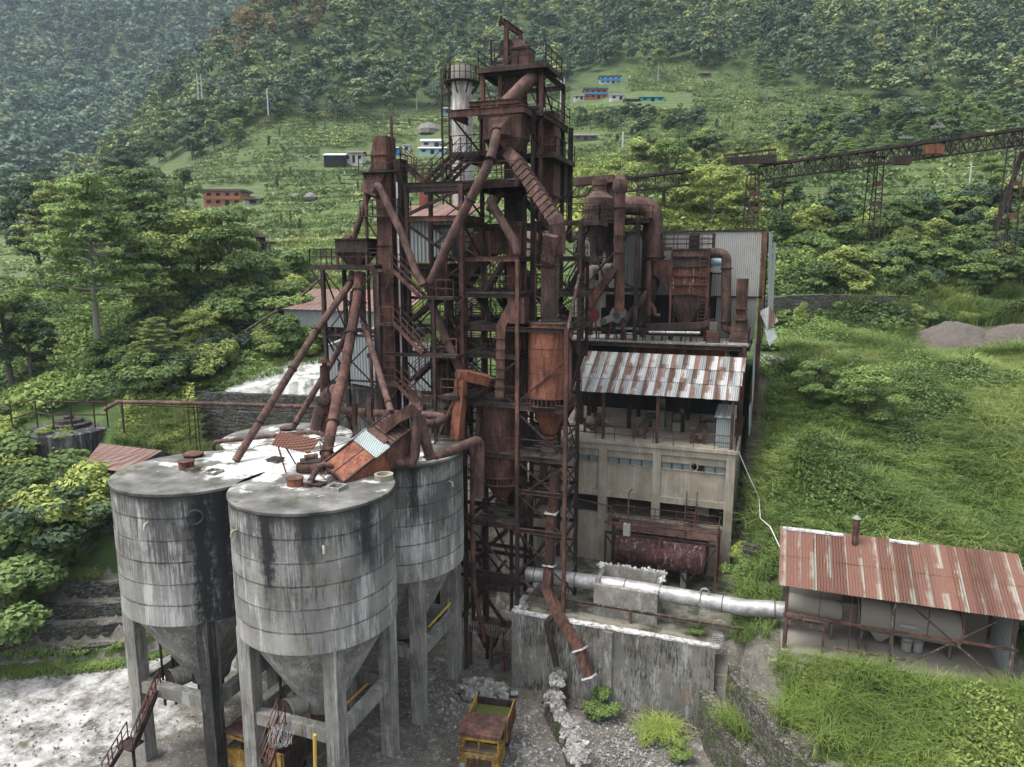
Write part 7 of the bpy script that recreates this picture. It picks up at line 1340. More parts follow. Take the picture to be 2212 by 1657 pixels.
# masonry box, retaining wall, aluminium duct
bx0=qz(9,710,480,5.6); bx1=qz(9,1190,570,5.6); T=thing('masonry_box','rough masonry box with broken lime covered rim beside the aluminium pipe','masonry box',(bx0.x,bx0.y,5.5)); x0,x1,y0,y1=bx0.x,bx1.x,bx0.y,bx0.y+2.4; 
MB().box((x0,y0,5.5),(x1,y0+.3,7.6)).build('front_wall',M['pit'],T); MB().box((x0,y1-.3,5.5),(x1,y1,8.1)).build('back_wall',M['pit'],T); MB().box((x0,y0+.3,5.5),(x0+.3,y1-.3,7.9)).build('side_wall',M['pit'],T); MB().box((x1-.3,y0+.3,5.5),(x1,y1-.3,7.7)).build('side_wall',M['pit'],T); MB().box((x0+.3,y0+.3,5.5),(x1-.3,y1-.3,7.3)).build('rubble_fill',M['rubble'],T)
def stones(name,label,pts,n,s0,s1,mat,jx,jy,jz,seed,cat='stones'):
    r=random.Random(seed); m=MB()
    for i in range(n):
        t=r.uniform(0,len(pts)-1); k=min(int(t),len(pts)-2); p=Vector(pts[k]).lerp(Vector(pts[k+1]),t-k)+V(r.gauss(0,jx),r.gauss(0,jy),r.uniform(0,jz)); s=r.uniform(s0,s1); rot=Matrix.Rotation(r.uniform(0,6),3,V(r.gauss(0,1),r.gauss(0,1),r.gauss(0,1)).normalized())
        vs=[]; 
        for a in (-1,1):
            for b in (-1,1):
                for c in (-1,1): vs.append(p+rot@V(a*s*r.uniform(.6,1.2),b*s*r.uniform(.5,1),c*s*r.uniform(.35,.8)))
        m.add(vs,[(0,1,3,2),(4,6,7,5),(0,4,5,1),(2,3,7,6),(0,2,6,4),(1,5,7,3)])
    o=m.build(name,M[mat]); o['kind']='stuff'; o['label']=label; o['category']=cat; return o
stones('broken_rim_stones','lime whitened stones along the broken rim of the masonry box',[(x0,y0+2,7.95),(x0,y1,8.1),(x1,y1,8.1),(x1,y0,7.7)],120,.04,.12,'lime',.1,.1,.05,3)
T=thing('retaining_wall','high stained concrete retaining wall with white crusted top edge','wall',(-6.8,-10,0)); MB().box((-13.35,-10.15,-.3),(-.2,-9.45,5.42)).build('front_wall',M['retain'],T); MB().box((-13.35,-9.45,-.3),(-12.45,.4,5.42)).build('side_wall',M['retain'],T); x=qy(9,820,800,-10.15).x; MB().box((x-.32,-10.3,-.2),(x+.3,-10.15,5.3)).build('buttress',M['retain'],T)
m=MB(); r=random.Random(8); x=-13.4
while x<-.3:
    d=r.uniform(.25,.6); m.hexa([(x,-10.22+r.uniform(0,.08),5.42),(x+d,-10.22+r.uniform(0,.08),5.42),(x+d,-9.72,5.42),(x,-9.72,5.42)]+[(a,b,5.5+r.uniform(0,.07)) for a,b in ((x,-10.18),(x+d,-10.18),(x+d,-9.76),(x,-9.76))]); x+=d
m.box((-13.4,-9.7,5.42),(-12.95,-3,5.52)); m.build('lime_coping',M['lime'],T)
AL=thing('aluminium_duct','long dull silver insulated pipe running from the tower foot into the low shed','pipe',(-5,-8,6)); P=[qy(9,205,180,-7.6),qy(9,900,270,-7.8),qy(9,1500,375,-8.3),qy(9,1870,440,-8.7),qy(9,2010,447,-8.9),V(4.6,-9.0,0)]; P[-1].z=P[-2].z+.25
MB().tube([P[0],P[1],P[2],P[3]]+arc(P[3].lerp(P[4],.3),P[4],P[4].lerp(P[5],.3),3)+[P[5]],.5,28).build('cladding',M['alu'],AL,True)
for k in range(3):
    for t in (.1,.55): m=MB(); flange(m,P[k].lerp(P[k+1],t),P[k+1]-P[k],.53,.06,28); m.build('clamp_band',M['scrap'],AL,True)
m=MB(); flange(m,P[4].lerp(P[5],.3),P[5]-P[4],.54,.08,28); m.build('clamp_band',M['scrap'],AL,True)
a=P[0]+V(0,-.9,-1.0); b=P[3]+V(0,-.75,-1.05); MB().beam(a,b,.16,.16,'I').build('support_rail',M['rust_dusty'],AL)
for t in (.52,.99): p=a.lerp(b,t); MB().beam((p.x,p.y,4.5),p,.16,.16,'I').build('support_post',M['rust_mid'],AL)
p=qy(9,1560,335,-8.35); coil(p+V(0,-.3,.2),.28,.15,5,M['razor'],'round hank of barbed wire standing on the silver pipe',(0,1,.1),.15,.012,'barbed_wire','barbed wire'); coil(qy(9,1560,400,-8.9),.3,1.0,9,M['razor'],'barbed wire coil hanging in front of the silver pipe',(0,0,-1),.15,.012,'barbed_wire','barbed wire'); coil(qy(9,1660,630,-9.9),.3,1.3,10,M['razor'],'barbed wire coil at the right end of the retaining wall',(0,0,-1),.2,.012,'barbed_wire','barbed wire')
# ropes
tag(MB().tube([qy(8,1060,690,-.1),qy(8,1090,820,.4)+V(.3,0,0),qy(8,1130,960,.6)+V(.6,0,0),qy(8,1190,1090,-2),qy(8,1250,1140,-6),V(3.4,-7.8,10.9)],.03,5).build('rope',M['rope']),'white rope slung from the building corner down to the shed roof','rope')
tag(MB().tube(bend([qy(8,1050,1000,-.1)+V(.1,0,0),qy(8,1070,1080,-.1)+V(.1,0,0),qy(8,1055,1200,-.1)+V(.1,0,0),qy(8,1110,1360,-.2)+V(.5,0,0)],1),.04,6).build('black_cable',M['cable']),'black cable drooping down the building corner','cable')
tag(MB().tube([qy(21,545,0,-.1),qy(21,560,120,-.15),qy(21,610,280,-.4),qy(21,650,445,-1)],.025,5).build('thin_wire',M['cable']),'thin dark wire hanging from the lower opening to the switch box','wire')
stones('boulder_scree','brown boulders and broken stones on the slope beside the building',[(1.1,.5,7.0),(1.6,3,8.8),(1.6,6,11.5)],260,.12,.34,'rubble_dark',.6,.6,.15,5)
for k,(dy,z) in enumerate(((-3.4,8.2),(-2.6,9.3))): tag(MB().box((.9,dy,z-1.2),(4.6,dy+.5,z)).build('stone_step_wall',M['stone_moss']),'%s mossy stone wall step left above the shed roof'%('lower','upper')[k],'wall')
# ------------------------------------------------------------------ low shed
SX0,SX1,SF,SBk=3.5,14.6,-11.4,-7.4
ze0=qy(10,205,545,SF).z; ez=ze0
HS=thing('low_shed','open low shed with red rusted corrugated roof and a capped chimney pipe','shed',(9,-9.5,6.9))
rz=qy(10,185,175,SF+3.4).z; ry=SF+3.4; ey=SF-.6; ezz=qy(10,155,525,ey).z
m=MB()
rr=random.Random(6)
for k in range(2):
    for j in range(14):
        xa=SX0-.45+(SX1-SX0+1.0)*j/14; xb=SX0-.45+(SX1-SX0+1.0)*(j+1)/14+.04; t0,t1=k/2,(k+1)/2+.03; dz=.03*k+rr.uniform(0,.02)
        corr_sheet(m,(xa,ey+(ry-ey)*t0,ezz+(rz-ezz)*t0+dz),(xb,ey+(ry-ey)*t0,ezz+(rz-ezz)*t0+dz),(xb,ey+(ry-ey)*t1,ezz+(rz-ezz)*t1+dz),(xa,ey+(ry-ey)*t1,ezz+(rz-ezz)*t1+dz),6,.022,.012)
corr_sheet(m,(SX0-.45,SBk+.5,rz-.9),(SX1+.55,SBk+.5,rz-.9),(SX1+.55,ry,rz+.02),(SX0-.45,ry,rz+.02),80,.022,.012); m.build('roof',M['corr_shed'],HS)
for (a,b) in ((SX0-.3,SX0+3.0),(SX0+5.4,SX0+6.9)): MB().hexa([(a,ry-.18,rz+.0),(b,ry-.18,rz+.0),(b,ry+.2,rz+.02),(a,ry+.2,rz+.02),(a,ry-.16,rz+.09),(b,ry-.16,rz+.09),(b,ry+.15,rz+.1),(a,ry+.15,rz+.1)]).build('ridge_mortar',M['lime'],HS)
def shed_post(x,y,zt,m_='rust_mid',w=.17,z0=6.9): MB().beam((x,y,z0),(x,y,zt),w,w,'I').build('post',M[m_],HS)
zf=lambda y: ezz+(rz-ezz)*(y-ey)/(ry-ey)-.08
for x in (SX0+.05,SX0+5.4,SX1-.2): shed_post(x,SF,zf(SF),'rust_dusty'); shed_post(x,SBk,rz-1.0,'rust_dusty')
MB().box((SX0-.06,SF+.05,6.9),(SX0+.02,SBk,zf(SF)-.0)).build('left_wall',M['dusty_tan'],HS) if False else None
MB().box((SX0,SBk+.0,6.9),(SX1,SBk+.12,rz-1.0)).build('back_wall',M['dusty_tan'],HS); MB().box((SX1-.1,SF+.2,6.9),(SX1-.04,SBk,zf(SF)-.1)).build('right_wall',M['corr_wall_y'],HS)
MB().box((SX0-.1,SF-.3,6.6),(SX1+.1,SBk+.2,6.92)).build('floor_slab',M['dusty_tan'],HS); MB().box((SX0+2.7,SF-.45,6.0),(SX0+7.2,SF-.3,6.9)).build('plinth_wall',M['wall_tan'],HS)
zr=qy(10,200,705,SF-.1).z; zr2=qy(10,860,795,SF-.1).z
MB().beam((SX0-.1,SF-.1,zr),(SX1,SF-.1,zr),.1,.12).build('front_rail',M['rust_mid'],HS); zl=qy(10,860,975,SF-.1).z; MB().beam((SX0+2.6,SF-.1,zl),(SX0+6.2,SF-.1,zl),.1,.1).build('low_rail',M['rust_dusty'],HS)
for (x0,z0,x1,z1) in ((SX0+5.5,zf(SF),SX1-.6,7.1),(SX1-.3,zf(SF)-.1,SX0+6.4,zl-.1)): MB().beam((x0,SF-.02,z0),(x1,SF-.02,z1),.09,.09,'L').build('brace',M['rust_dusty'],HS)
for px_ in (430,1115,1335,630): x=qy(10,px_,650,SF).x; MB().beam((x,SF-.05,zr if px_!=630 else 7.5),(x,SF-.05,zf(SF)),.05).build('hanger',M['rust_mid'],HS)
x=qy(10,225,800,SF).x; x2=qy(10,455,850,SF).x; z1=qy(10,340,770,SF).z; MB().beam((x,SF+.15,6.9),(x,SF+.15,z1),.13).build('gate_post',M['rust_mid'],HS); MB().beam((x2,SF+.15,6.9),(x2,SF+.15,z1-.1),.12).build('gate_post',M['rust_mid'],HS); MB().duct([(x,SF+.1,z1),(x2,SF+.1,z1-.05)],.3,.3).build('gate_roll',M['rust_dusty'],HS)
for y in (SF,SF+1.7): MB().beam((SX0,y,zf(y)-.05),(SX1,y,zf(y)-.05),.1,.12).build('purlin',M['rust_dark'],HS)
T=thing('shed_chimney','short dark red chimney pipe with conical cap standing on the shed roof','chimney pipe',(0,0,0)); p=qy(10,648,262,ry-.55); T.location=p; T['_o']=tuple(p); hh=qy(10,655,120,ry-.55).z-p.z; MB().tube([p-Z_*.2,p+Z_*hh],.17,16).build('pipe',M['rust_mid'],T,True); m=MB(); m.lathe(p+Z_*(hh-.02),[(.13,0),(.13,.08),(.24,.08),(.02,.3)],16); m.build('cap',M['machine_grey'],T,True)
# burner drum in shed
T=thing('burner_drum','dust coated horizontal air heater drum inside the low shed','drum',(7,-9,7)); yb=-9.2; zc=qy(10,350,650,yb).z
MB().tube([(SX0+.1,yb,zc),(SX0+3.1,yb,zc-.05)],.55,24).build('inlet_pipe',M['dusty_tan'],T,True); 
zc2=qy(10,850,720,yb).z; MB().tube([(SX0+4.0,yb,zc2),(SX0+9.0,yb,zc2-.15)],.95,32).build('drum',M['dusty_tan'],T,True); m=MB()
for x in (SX0+3.2,SX0+3.9,SX0+5.6,SX0+9.): flange(m,V(x,yb,zc2),X_,1.0 if x>SX0+3.5 else .65,.1,28)
m.build('bands',M['scrap'],T,True); MB().box((SX0+3.1,yb-.5,zc-.6),(SX0+4.05,yb+.5,zc+.7)).build('joint_housing',M['scrap'],T); MB().loft([[V(SX0+4.4,yb-.7,zc2-.5),V(SX0+6.0,yb-.7,zc2-.5),V(SX0+6.0,yb+.7,zc2-.5),V(SX0+4.4,yb+.7,zc2-.5)],[V(SX0+5.0,yb-.15,zc2-1.5),V(SX0+5.3,yb-.15,zc2-1.5),V(SX0+5.3,yb+.15,zc2-1.5),V(SX0+5.0,yb+.15,zc2-1.5)]]).build('drain_cone',M['dusty_tan'],T)
for x in (SX0+2.6,SX0+4.2,SX0+8.6): MB().box((x-.06,yb-.4,6.9),(x+.06,yb+.4,zc2-.8)).build('stand',M['scrap'],T)
px_=qy(10,980,790,yb-.97); MB().box((px_.x-.4,yb-1.0,px_.z-.14),(px_.x+.42,yb-.96,px_.z+.16)).build('name_plate',M['machine_grey'],T)
def text(s,loc,size,mat,parent,rot,name='lettering'):
    c=bpy.data.curves.new(name,'FONT'); c.body=s; c.size=size; c.extrude=.004; c.align_x='CENTER'; t=bpy.data.objects.new(name,c); scene.collection.objects.link(t)
    dg=bpy.context.evaluated_depsgraph_get(); me=bpy.data.meshes.new_from_object(t.evaluated_get(dg)); me.name=name; bpy.data.objects.remove(t); o=bpy.data.objects.new(name,me); me.materials.clear(); me.materials.append(mat); scene.collection.objects.link(o); o.parent=parent; o.location=Vector(loc)-Vector(parent['_o']); o.rotation_euler=rot; return o
text('WESMAN',(px_.x,yb-1.005,px_.z-.02),.2,M['white'],T,(R(90),0,0))
for i,(x,y) in enumerate(((965,880),(1035,885))): 
    p=qz(10,x,y+50,7.0); T=thing('pump',('left','right')[i]+' of two small capped pumps on the shed floor','pump',p); MB().lathe(p,[(.26,0),(.26,.5),(.3,.5),(.3,.56)],18).build('body',M['machine_grey'],T,True); MB().lathe(p+Z_*.56,[(.2,0),(.32,.1),(.1,.25)],18).build('cap',M['dusty_tan'],T,True)
tag(MB().tube([qz(10,680,850,7.1),qz(10,700,960,7.1)],.2,14).build('loose_tube',M['scrap']),'loose grey tube lying on the shed floor','tube')
for (x,y,w,l) in ((205,960,.8,'white crusted concrete step at the left corner of the shed'),(350,1010,.9,'white topped low wall in front of the shed gate')): p=qz(10,x,y,6.7); tag(MB().box((p.x-w,p.y-.5,5.4),(p.x+w,p.y+.3,6.6)).build('lime_step',M['lime']),l,'step')
# ------------------------------------------------------------------ yard: boulder wall, curved walls, terraces, trucks
BW=[qz(9,575,945,.3),qz(9,440,1130,.1),qz(9,400,1270,0),qz(9,470,1400,0),qz(9,540,1520,0),qz(9,580,1657,0),qz(9,600,1780,0)]
m=MB(); L=[]
for i,p in enumerate(BW):
    d=(BW[min(i+1,6)]-BW[max(i-1,0)]).normalized(); s=d.cross(Z_).normalized(); h=1.7 if i<2 else 1.25; w=.42
    L.append([p-s*w*1.4+Z_*-.2,p+s*w*1.4-Z_*.2,p+s*w+Z_*(h-.1),p-s*w+Z_*(h-.1)])
BWT=thing('boulder_wall','curving rubble wall with white lime crusted crest in the yard','wall',BW[3]); m.loft(L).build('core',M['stone_moss'],BWT)
r=random.Random(77); m=MB()
for i in range(420):
    t=r.uniform(0,6); k=min(int(t),5); p=BW[k].lerp(BW[k+1],t-k); h=1.7 if t<1.5 else 1.25; s=r.uniform(.07,.2); c=p+V(r.gauss(0,.26),r.gauss(0,.1),h-.1+r.uniform(0,.12)); rot=Matrix.Rotation(r.uniform(0,6),3,V(r.gauss(0,1),r.gauss(0,1),1).normalized())
    m.add([c+rot@V(a*s*r.uniform(.7,1.2),b*s*r.uniform(.6,1),cc*s*r.uniform(.4,.8)) for a in (-1,1) for b in (-1,1) for cc in (-1,1)],[(0,1,3,2),(4,6,7,5),(0,4,5,1),(2,3,7,6),(0,2,6,4),(1,5,7,3)])
o=m.build('crest_stones',M['rubble'],BWT)
def curved_wall(pts,h0,h1,th,mat,name,label,lime_top=False):
    T=thing(name,label,'wall',(pts[0][0],pts[0][1],h0)); pts=[V(p[0],p[1],0) for p in pts]; P=[pts[0]]
    for i in range(len(pts)-1):
        for k in range(1,5): P.append(pts[i].lerp(pts[i+1],k/4))
    L=[];C=[]
    for i,p in enumerate(P):
        d=(P[min(i+1,len(P)-1)]-P[max(i-1,0)]).normalized(); s=d.cross(Z_); n=noise.noise((p.x*1.3,p.y*1.3,h1))*.12; q=p+s*n; z=h1+noise.noise((p.x*.7,p.y*.7,9))*.15
        L.append([q-s*th/2+Z_*h0,q+s*th/2+Z_*h0,q+s*th*.4+Z_*z,q-s*th*.4+Z_*z]); C.append([q-s*th*.42+Z_*z,q+s*th*.42+Z_*z,q+s*th*.36+Z_*(z+.07),q-s*th*.36+Z_*(z+.07)])
    MB().loft(L).build('wall_body',M[mat],T); 
    if lime_top: MB().loft(C).build('coping',M['lime'],T)
    return T
curved_wall([(-.5,-10.2),(.3,-12.5),(2.1,-15.5),(4.2,-18.7),(8.6,-23.2),(15,-26)],-.3,2.55,1.15,'stone_moss','curved_stone_wall','lower curved mossy stone wall bounding the yard at the right',False)
curved_wall([(1.0,-10.2),(1.3,-11.8),(2.6,-13.8),(4.0,-16.7),(6.2,-19.3),(9.5,-22.3),(15,-24.6)],1.5,4.7,1.1,'stone_moss','curved_stone_wall','upper curved stone wall one step above the lower one, grass behind it',False)
for i in range(4):
    o=i*1.35; zz=i*1.05; curved_wall([(x_,float(np.interp(x_,TB[:,0],TB[:,1]))+o+.1) for x_ in (-75,-66,-58,-52,-47,-43.5,-41,-39,-37.2,-35.6)],zz-.3,zz+1.0,.75,'stone','stone_terrace',('lowest','second','third','topmost')[i]+' tier of dark dry stone terrace wall left behind the silos',False)
    k=.0
0 and kind(MB().add([(-62,-22.4,1.0),(-49,-20.4,1.0),(-42,-16.8,1.0),(-38,-12.6,1.0),(-36,-9,1.),(-40,-10.5,4.2),(-44,-12.6,4.25),(-50,-15.5,4.25),(-62,-17.6,4.25)],[(0,1,7,8),(1,2,6,7),(2,3,5,6),(3,4,5)]).build('terrace_fill',M['stone']),'structure')
# curved terraces behind the rear silo (read off the photo at their heights)
tt=[]
for i,(v0,ph) in enumerate(((875,.0),(893,.6),(912,1.2),(930,1.8),(948,2.4),(962,3.0))):
    z=15.6-i*.85; D0=66-i*1.1; pts=[]
    for u in (428,455,490,530,580,640,700,760): 
        p=qz(0,u,845+i*19+ (u-428)*.045 -18*math.exp(-((u-428)/40)**2)*0,z); pts.append((p.x,p.y-0))
    e=pts[0]; pts=[(e[0]-.4,e[1]+3.5)]+pts
    curved_wall(pts,z-1.2,z,.9,'stone','curved_terrace',['topmost','second','third','fourth','fifth','lowest'][i]+' curved dark stone terrace below the white plateau',False)
# trucks
def truck(T,X,Yv,o,bedload):
    """X: forward, Yv: left axis; o: centre of the front bumper on the ground"""
    Z=Z_; Yv=Vector(Yv); X=Vector(X)
    def bx(name,mat,x0,x1,y0,y1,z0,z1,taper=0): 
        P=[o+X*-a+Yv*b+Z*z0 for a,b in ((x0,y0),(x1,y0),(x1,y1),(x0,y1))]+[o+X*-(a+(taper if a==x0 else 0))+Yv*b+Z*z1 for a,b in ((x0,y0),(x1,y0),(x1,y1),(x0,y1))]
        return MB().hexa(P).build(name,M[mat],T)
    cab=bx('cab','yellow',0,1.65,-1.15,1.15,.75,1.72); cu=bx('cab_roof','yellow',.1,1.75,-1.12,1.12,2.45,2.62,.0)
    for (x,y) in ((.05,-1.1),(.05,1.1),(1.6,-1.1),(1.6,1.1),(.05,0)): MB().beam(o-X*x+Yv*y+Z*1.72,o-X*(x+.08)+Yv*y+Z*2.46,.08 if y else .05).build('window_pillar',M['yellow'],T)
    bx('rear_wall','rust_mid',1.6,1.66,-1.08,1.08,1.72,2.45); bx('dashboard','scrap',.25,.6,-1.0,1.0,1.5,1.78); bx('seat','black',.95,1.4,-.9,-.1,1.2,2.0); bx('seat','black',.95,1.4,.15,.9,1.2,2.0)
    g=MB()
    for k in range(6): P0=o+X*.03+Yv*-.7+Z*(.92+.1*k); g.beam(P0,P0+Yv*1.4,.04,.05)
    g.build('grille',M['rust_dark'],T); bx('bumper','yellow',-.22,-.05,-1.2,1.2,.5,.74)
    for s in (-.92,.92): m=MB(); m.lathe(o+X*.02+Yv*s+Z*.98,[(.13,0),(.15,.06),(.1,.07)],16,axis=X); m.build('headlight',M['glass'],T,True)
    bx('cargo_hood','rust_mid',.15,1.95,-1.25,1.25,2.82,2.88); bx('hood_lip','rust_mid',.05,.15,-1.25,1.25,2.7,2.88)
    bx('bed_floor','rust_mid',1.95,4.2,-1.2,1.2,1.1,1.25); bx('bed_side','yellow',1.95,4.2,1.13,1.2,1.25,2.55); bx('bed_side','yellow',1.95,4.2,-1.2,-1.13,1.25,2.55); bx('bed_front','rust_mid',1.95,2.05,-1.13,1.13,1.25,2.82); bx('tailgate','rust_dark',4.13,4.2,-1.13,1.13,1.25,2.4); bx('bed_load',bedload,2.05,4.13,-1.12,1.12,1.26,1.95)
    r=MB()
    for k in range(6): x=2.1+.4*k; r.beam(o-X*x+Yv*1.23+Z*1.25,o-X*x+Yv*1.23+Z*2.55,.06); r.beam(o-X*x-Yv*1.23+Z*1.25,o-X*x-Yv*1.23+Z*2.55,.06)
    r.build('bed_ribs',M['rust_mid'],T)
    bx('chassis','rust_dark',.3,4.1,-.45,.45,.7,.95)
    for x in (1.0,3.4):
        for s in (-1.0,1.0):
            w_=MB(); w_.lathe(o-X*x+Yv*(s-.14*(1 if s>0 else -1)) +Z*.5,[(.3,-.14),(.48,-.14),(.5,0),(.48,.14),(.3,.14)],24,axis=Yv); ww=w_.build('wheel',M['black'],T,True); h=MB(); h.lathe(o-X*x+Yv*(s+(.01 if s>0 else -.01))+Z*.5,[(.26,-.06),(.26,.06),(.1,.08)],16,axis=Yv*(1 if s>0 else -1)); h.build('rim',M['rust_mid'],ww,True)
    for s in (-.5,.5): MB().beam(o-X*.06+Yv*(s-.45)+Z*1.78,o-X*.06+Yv*(s+.45)+Z*1.78,.02).build('wiper',M['black'],T)
    return T
M['moss_water']=plain('green_pond_moss',(.07,.08,.02),.6,.6,2)
fr=V(.143,-.99,0).normalized(); o=V(-11.98,-19.25,0); lf=V(.99,.143,0)
T=thing('yellow_truck','rusty yellow tipper truck facing the camera, green puddle in its bed','truck',o); truck(T,fr,-lf,o,'moss_water'); tx=text('ASHOK LEYLAND',o+fr*.015+Z_*1.62,.21,M['machine_grey'],T,(R(84),0,math.atan2(fr.x,-fr.y)))
o2=qz(2,125,1600,0.); o2=V(-27.6,-25.4,0); o2=qz(0,492,1652,.6); o2=V(-25.5,-22.45,0)
T=thing('yellow_truck','abandoned yellow truck parked sideways between the silo legs','truck',o2); truck(T,V(-1,.05,0),V(-.05,-1,0),o2,'rust_mid')
# rubble behind and before things in the yard
g9=lambda x,y:qz(9,x,y,0)
stones('yard_rubble','white broken stones scattered over the yard',[qz(2,1000,1250,0),qz(2,1150,1400,0),g9(100,1300),g9(300,1600),g9(-100,1700)],1500,.02,.1,'rubble',1.6,1.6,.03,11); stones('yard_rubble','broken stones scattered right of the boulder wall',[g9(700,1300),g9(900,1400),g9(1200,1600),g9(800,1657)],1000,.02,.09,'rubble',1.3,1.5,.03,12)
stones('rubble_heap','heap of pale broken blocks behind the yellow truck',[qz(2,1230,1330,0),qz(2,1330,1340,0)],160,.1,.32,'rubble',.6,.45,.7,13); stones('yard_pebbles','pebbles and chips over the left yard',[V(-46,-26,0),V(-38,-27,0),V(-33,-22,0),V(-30,-16,0)],500,.02,.08,'rubble',3,3,.02,14)
stones('wall_foot_stones','reddish earth and stones at the foot of the retaining wall',[V(-11,-10.7,0),V(-6,-10.8,0),V(-1,-10.9,0)],220,.05,.22,'rubble_dark',.5,.25,.15,15)
# near stairs and yellow rail between the silo legs
T=thing('metal_stairs','dark steel stair with thin handrails rising to the tie beam of the left silo','stairs',qz(1,470,1620,.2)); top=qy(1,715,1300,-24.3); mid=qy(1,610,1560,-25.9); bot=qy(1,480,1690,-27); stairs(T,M['rust_dark'],mid,top,(.5,-.9,0),.8,True,M['rust_mid']); stairs(T,M['rust_dark'],bot,mid-X_*.7,(.5,-.9,0),.8,True,M['rust_mid']); MB().box(mid-V(1.0,.4,.08),mid+V(.1,.5,0)).build('landing',M['rust_dark'],T); MB().beam((mid.x-.2,mid.y,0),(mid.x-.2,mid.y,mid.z),.12).build('post',M['rust_dark'],T)
T=thing('metal_stairs','rusty stair rising under the front silo, handrails tangled with wire','stairs',qz(2,290,1650,.5)); top=qy(2,370,1440,-24.6); bot=qy(2,290,1657,-26.2); stairs(T,M['rust_mid'],bot,top,(1,-.5,0),.8,True,M['rust_mid'])
coil(qy(2,330,1520,-25.6),.45,.9,12,M['razor'],'tangle of razor wire under the front silo beside its stair',(1,.1,.3),.25,.014,'razor_wire','razor wire')
for (a,b,l) in (((1130,915,-11.5),(1030,1025,-13),'short yellow rail behind the legs of the right silo'),((900,1140,-15.),(640,1390,-19),'long yellow rail slanting down between the silos')): tag(MB().tube([qy(2,a[0],a[1],a[2]),qy(2,b[0],b[1],b[2])],.08,8).build('yellow_rail',M['yellow_pipe']),l,'handrail')
tag(MB().tube([qy(2,517,1510,-25.2),qy(2,520,1690,-25.2)],.09,8).build('yellow_post',M['yellow_pipe']),'upright yellow pipe in front of the middle leg of the front silo','post')
for k,(x0,x1) in enumerate(((765,820),(715,760))):
    p=qy(1,x0,1030,-22.6); q_=qy(1,x1,1380,-22.6); tag(MB().beam(p,(p.x+.0,p.y,q_.z),.1).build('hanging_rod',M['rust_dark']),('right','left')[k]+' of two dark rods hanging under the left silo','rod')
for k,x0 in enumerate((355,418)):
    p=qy(2,x0,1165,-22.8); q_=qy(2,x0,1420,-22.8); tag(MB().beam(p,(p.x,p.y,q_.z),.1).build('hanging_rod',M['rust_dark']),('left','right')[k]+' of two dark rods hanging under the front silo','rod')
# ------------------------------------------------------------------ left side: pipe bridge, tank, roofs, sheds
py=2.0
PB=thing('pipe_bridge','long thin rusty pipe with hand rail crossing the left side on posts','pipe',qd(0,300,880,56)); a=qd(0,255,868,57); b=qd(0,460,872,56); c=qd(0,700,880,55); MB().tube([qd(0,225,885,57),a,b,c],.17,12).build('main_pipe',M['rust_duct'],PB,True); MB().tube([qd(0,300,875,57.2),qd(0,520,884,56.6),qd(0,700,892,55.6)],.05,6).build('small_pipe',M['rust_dark'],PB)
for (u,v0,v1) in ((262,868,935),(405,872,960),(418,872,990),(425,872,990),(630,882,925)): P=qd(0,u,v0,56.5); Q=qd(0,u,v1,56.5); MB().beam((P.x,P.y,Q.z),P,.12 if u<300 else .06).build('post',M['rust_dark'],PB)
T=thing('curved_handrail','dark curved handrail of the platform at the left edge','railing',qd(0,60,920,60)); m=MB(); 
for dv in (0,28): m.tube([qd(0,-20,885+dv,62),qd(0,20,878+dv,60),qd(0,75,862+dv,60),qd(0,110,868+dv,58),qd(0,230,868+dv,58)],.06,6,False)
for u in (20,75,110,150,200,228): p=qd(0,u,865,60); m.beam(p-Z_*2.4,p,.09)
m.build('bars',M['rust_dark'],T)
p=qd(0,145,925,64); T=thing('round_water_tank','dark mossy round concrete tank with stepped lid at the left','tank',(p.x,p.y,p.z-2.5)); m=MB(); m.lathe((p.x,p.y,p.z),[(3.6,-3.),(3.6,0),(3.4,.1),(.1,.35)],40); m.build('basin',M['leg_black'],T,True); m=MB(); m.lathe((p.x+.3,p.y,p.z+.3),[(1.8,0),(1.8,.25),(1.2,.3),(1.2,.6),(.4,.65),(.4,.9),(.1,1)],32); m.build('lid',M['deck'],T,True)
P=qz(0,200,955,13.0); Q=qz(0,185,1003,11.7); Rr=qz(0,340,1018,11.9)
T=thing('red_roof_house','small stone house with old red corrugated roof behind the left silo','house',qz(0,300,1000,9)); a,b,c,d=qd(0,178,1004,57),qd(0,268,1022,55),qd(0,350,978,58.5),qd(0,215,953,61); a.z=b.z=(a.z+b.z)/2; c.z=d.z=(c.z+d.z)/2
m=MB(); corr_sheet(m,a,b,c,d,24,.02); m.build('roof',M['corr_red'],T); e=qd(0,415,978,60.5); f_=qd(0,240,950,64); e.z=f_.z=c.z-1.6; m=MB(); corr_sheet(m,c,e,f_,d,24,.02); m.build('back_roof',M['corr_red'],T); MB().add([b,c,e,(e.x,e.y,e.z-2.5),(b.x,b.y,b.z-2.5)],[(0,1,2,3,4),(4,3,2,1,0)]).build('gable_wall',M['stone'],T)
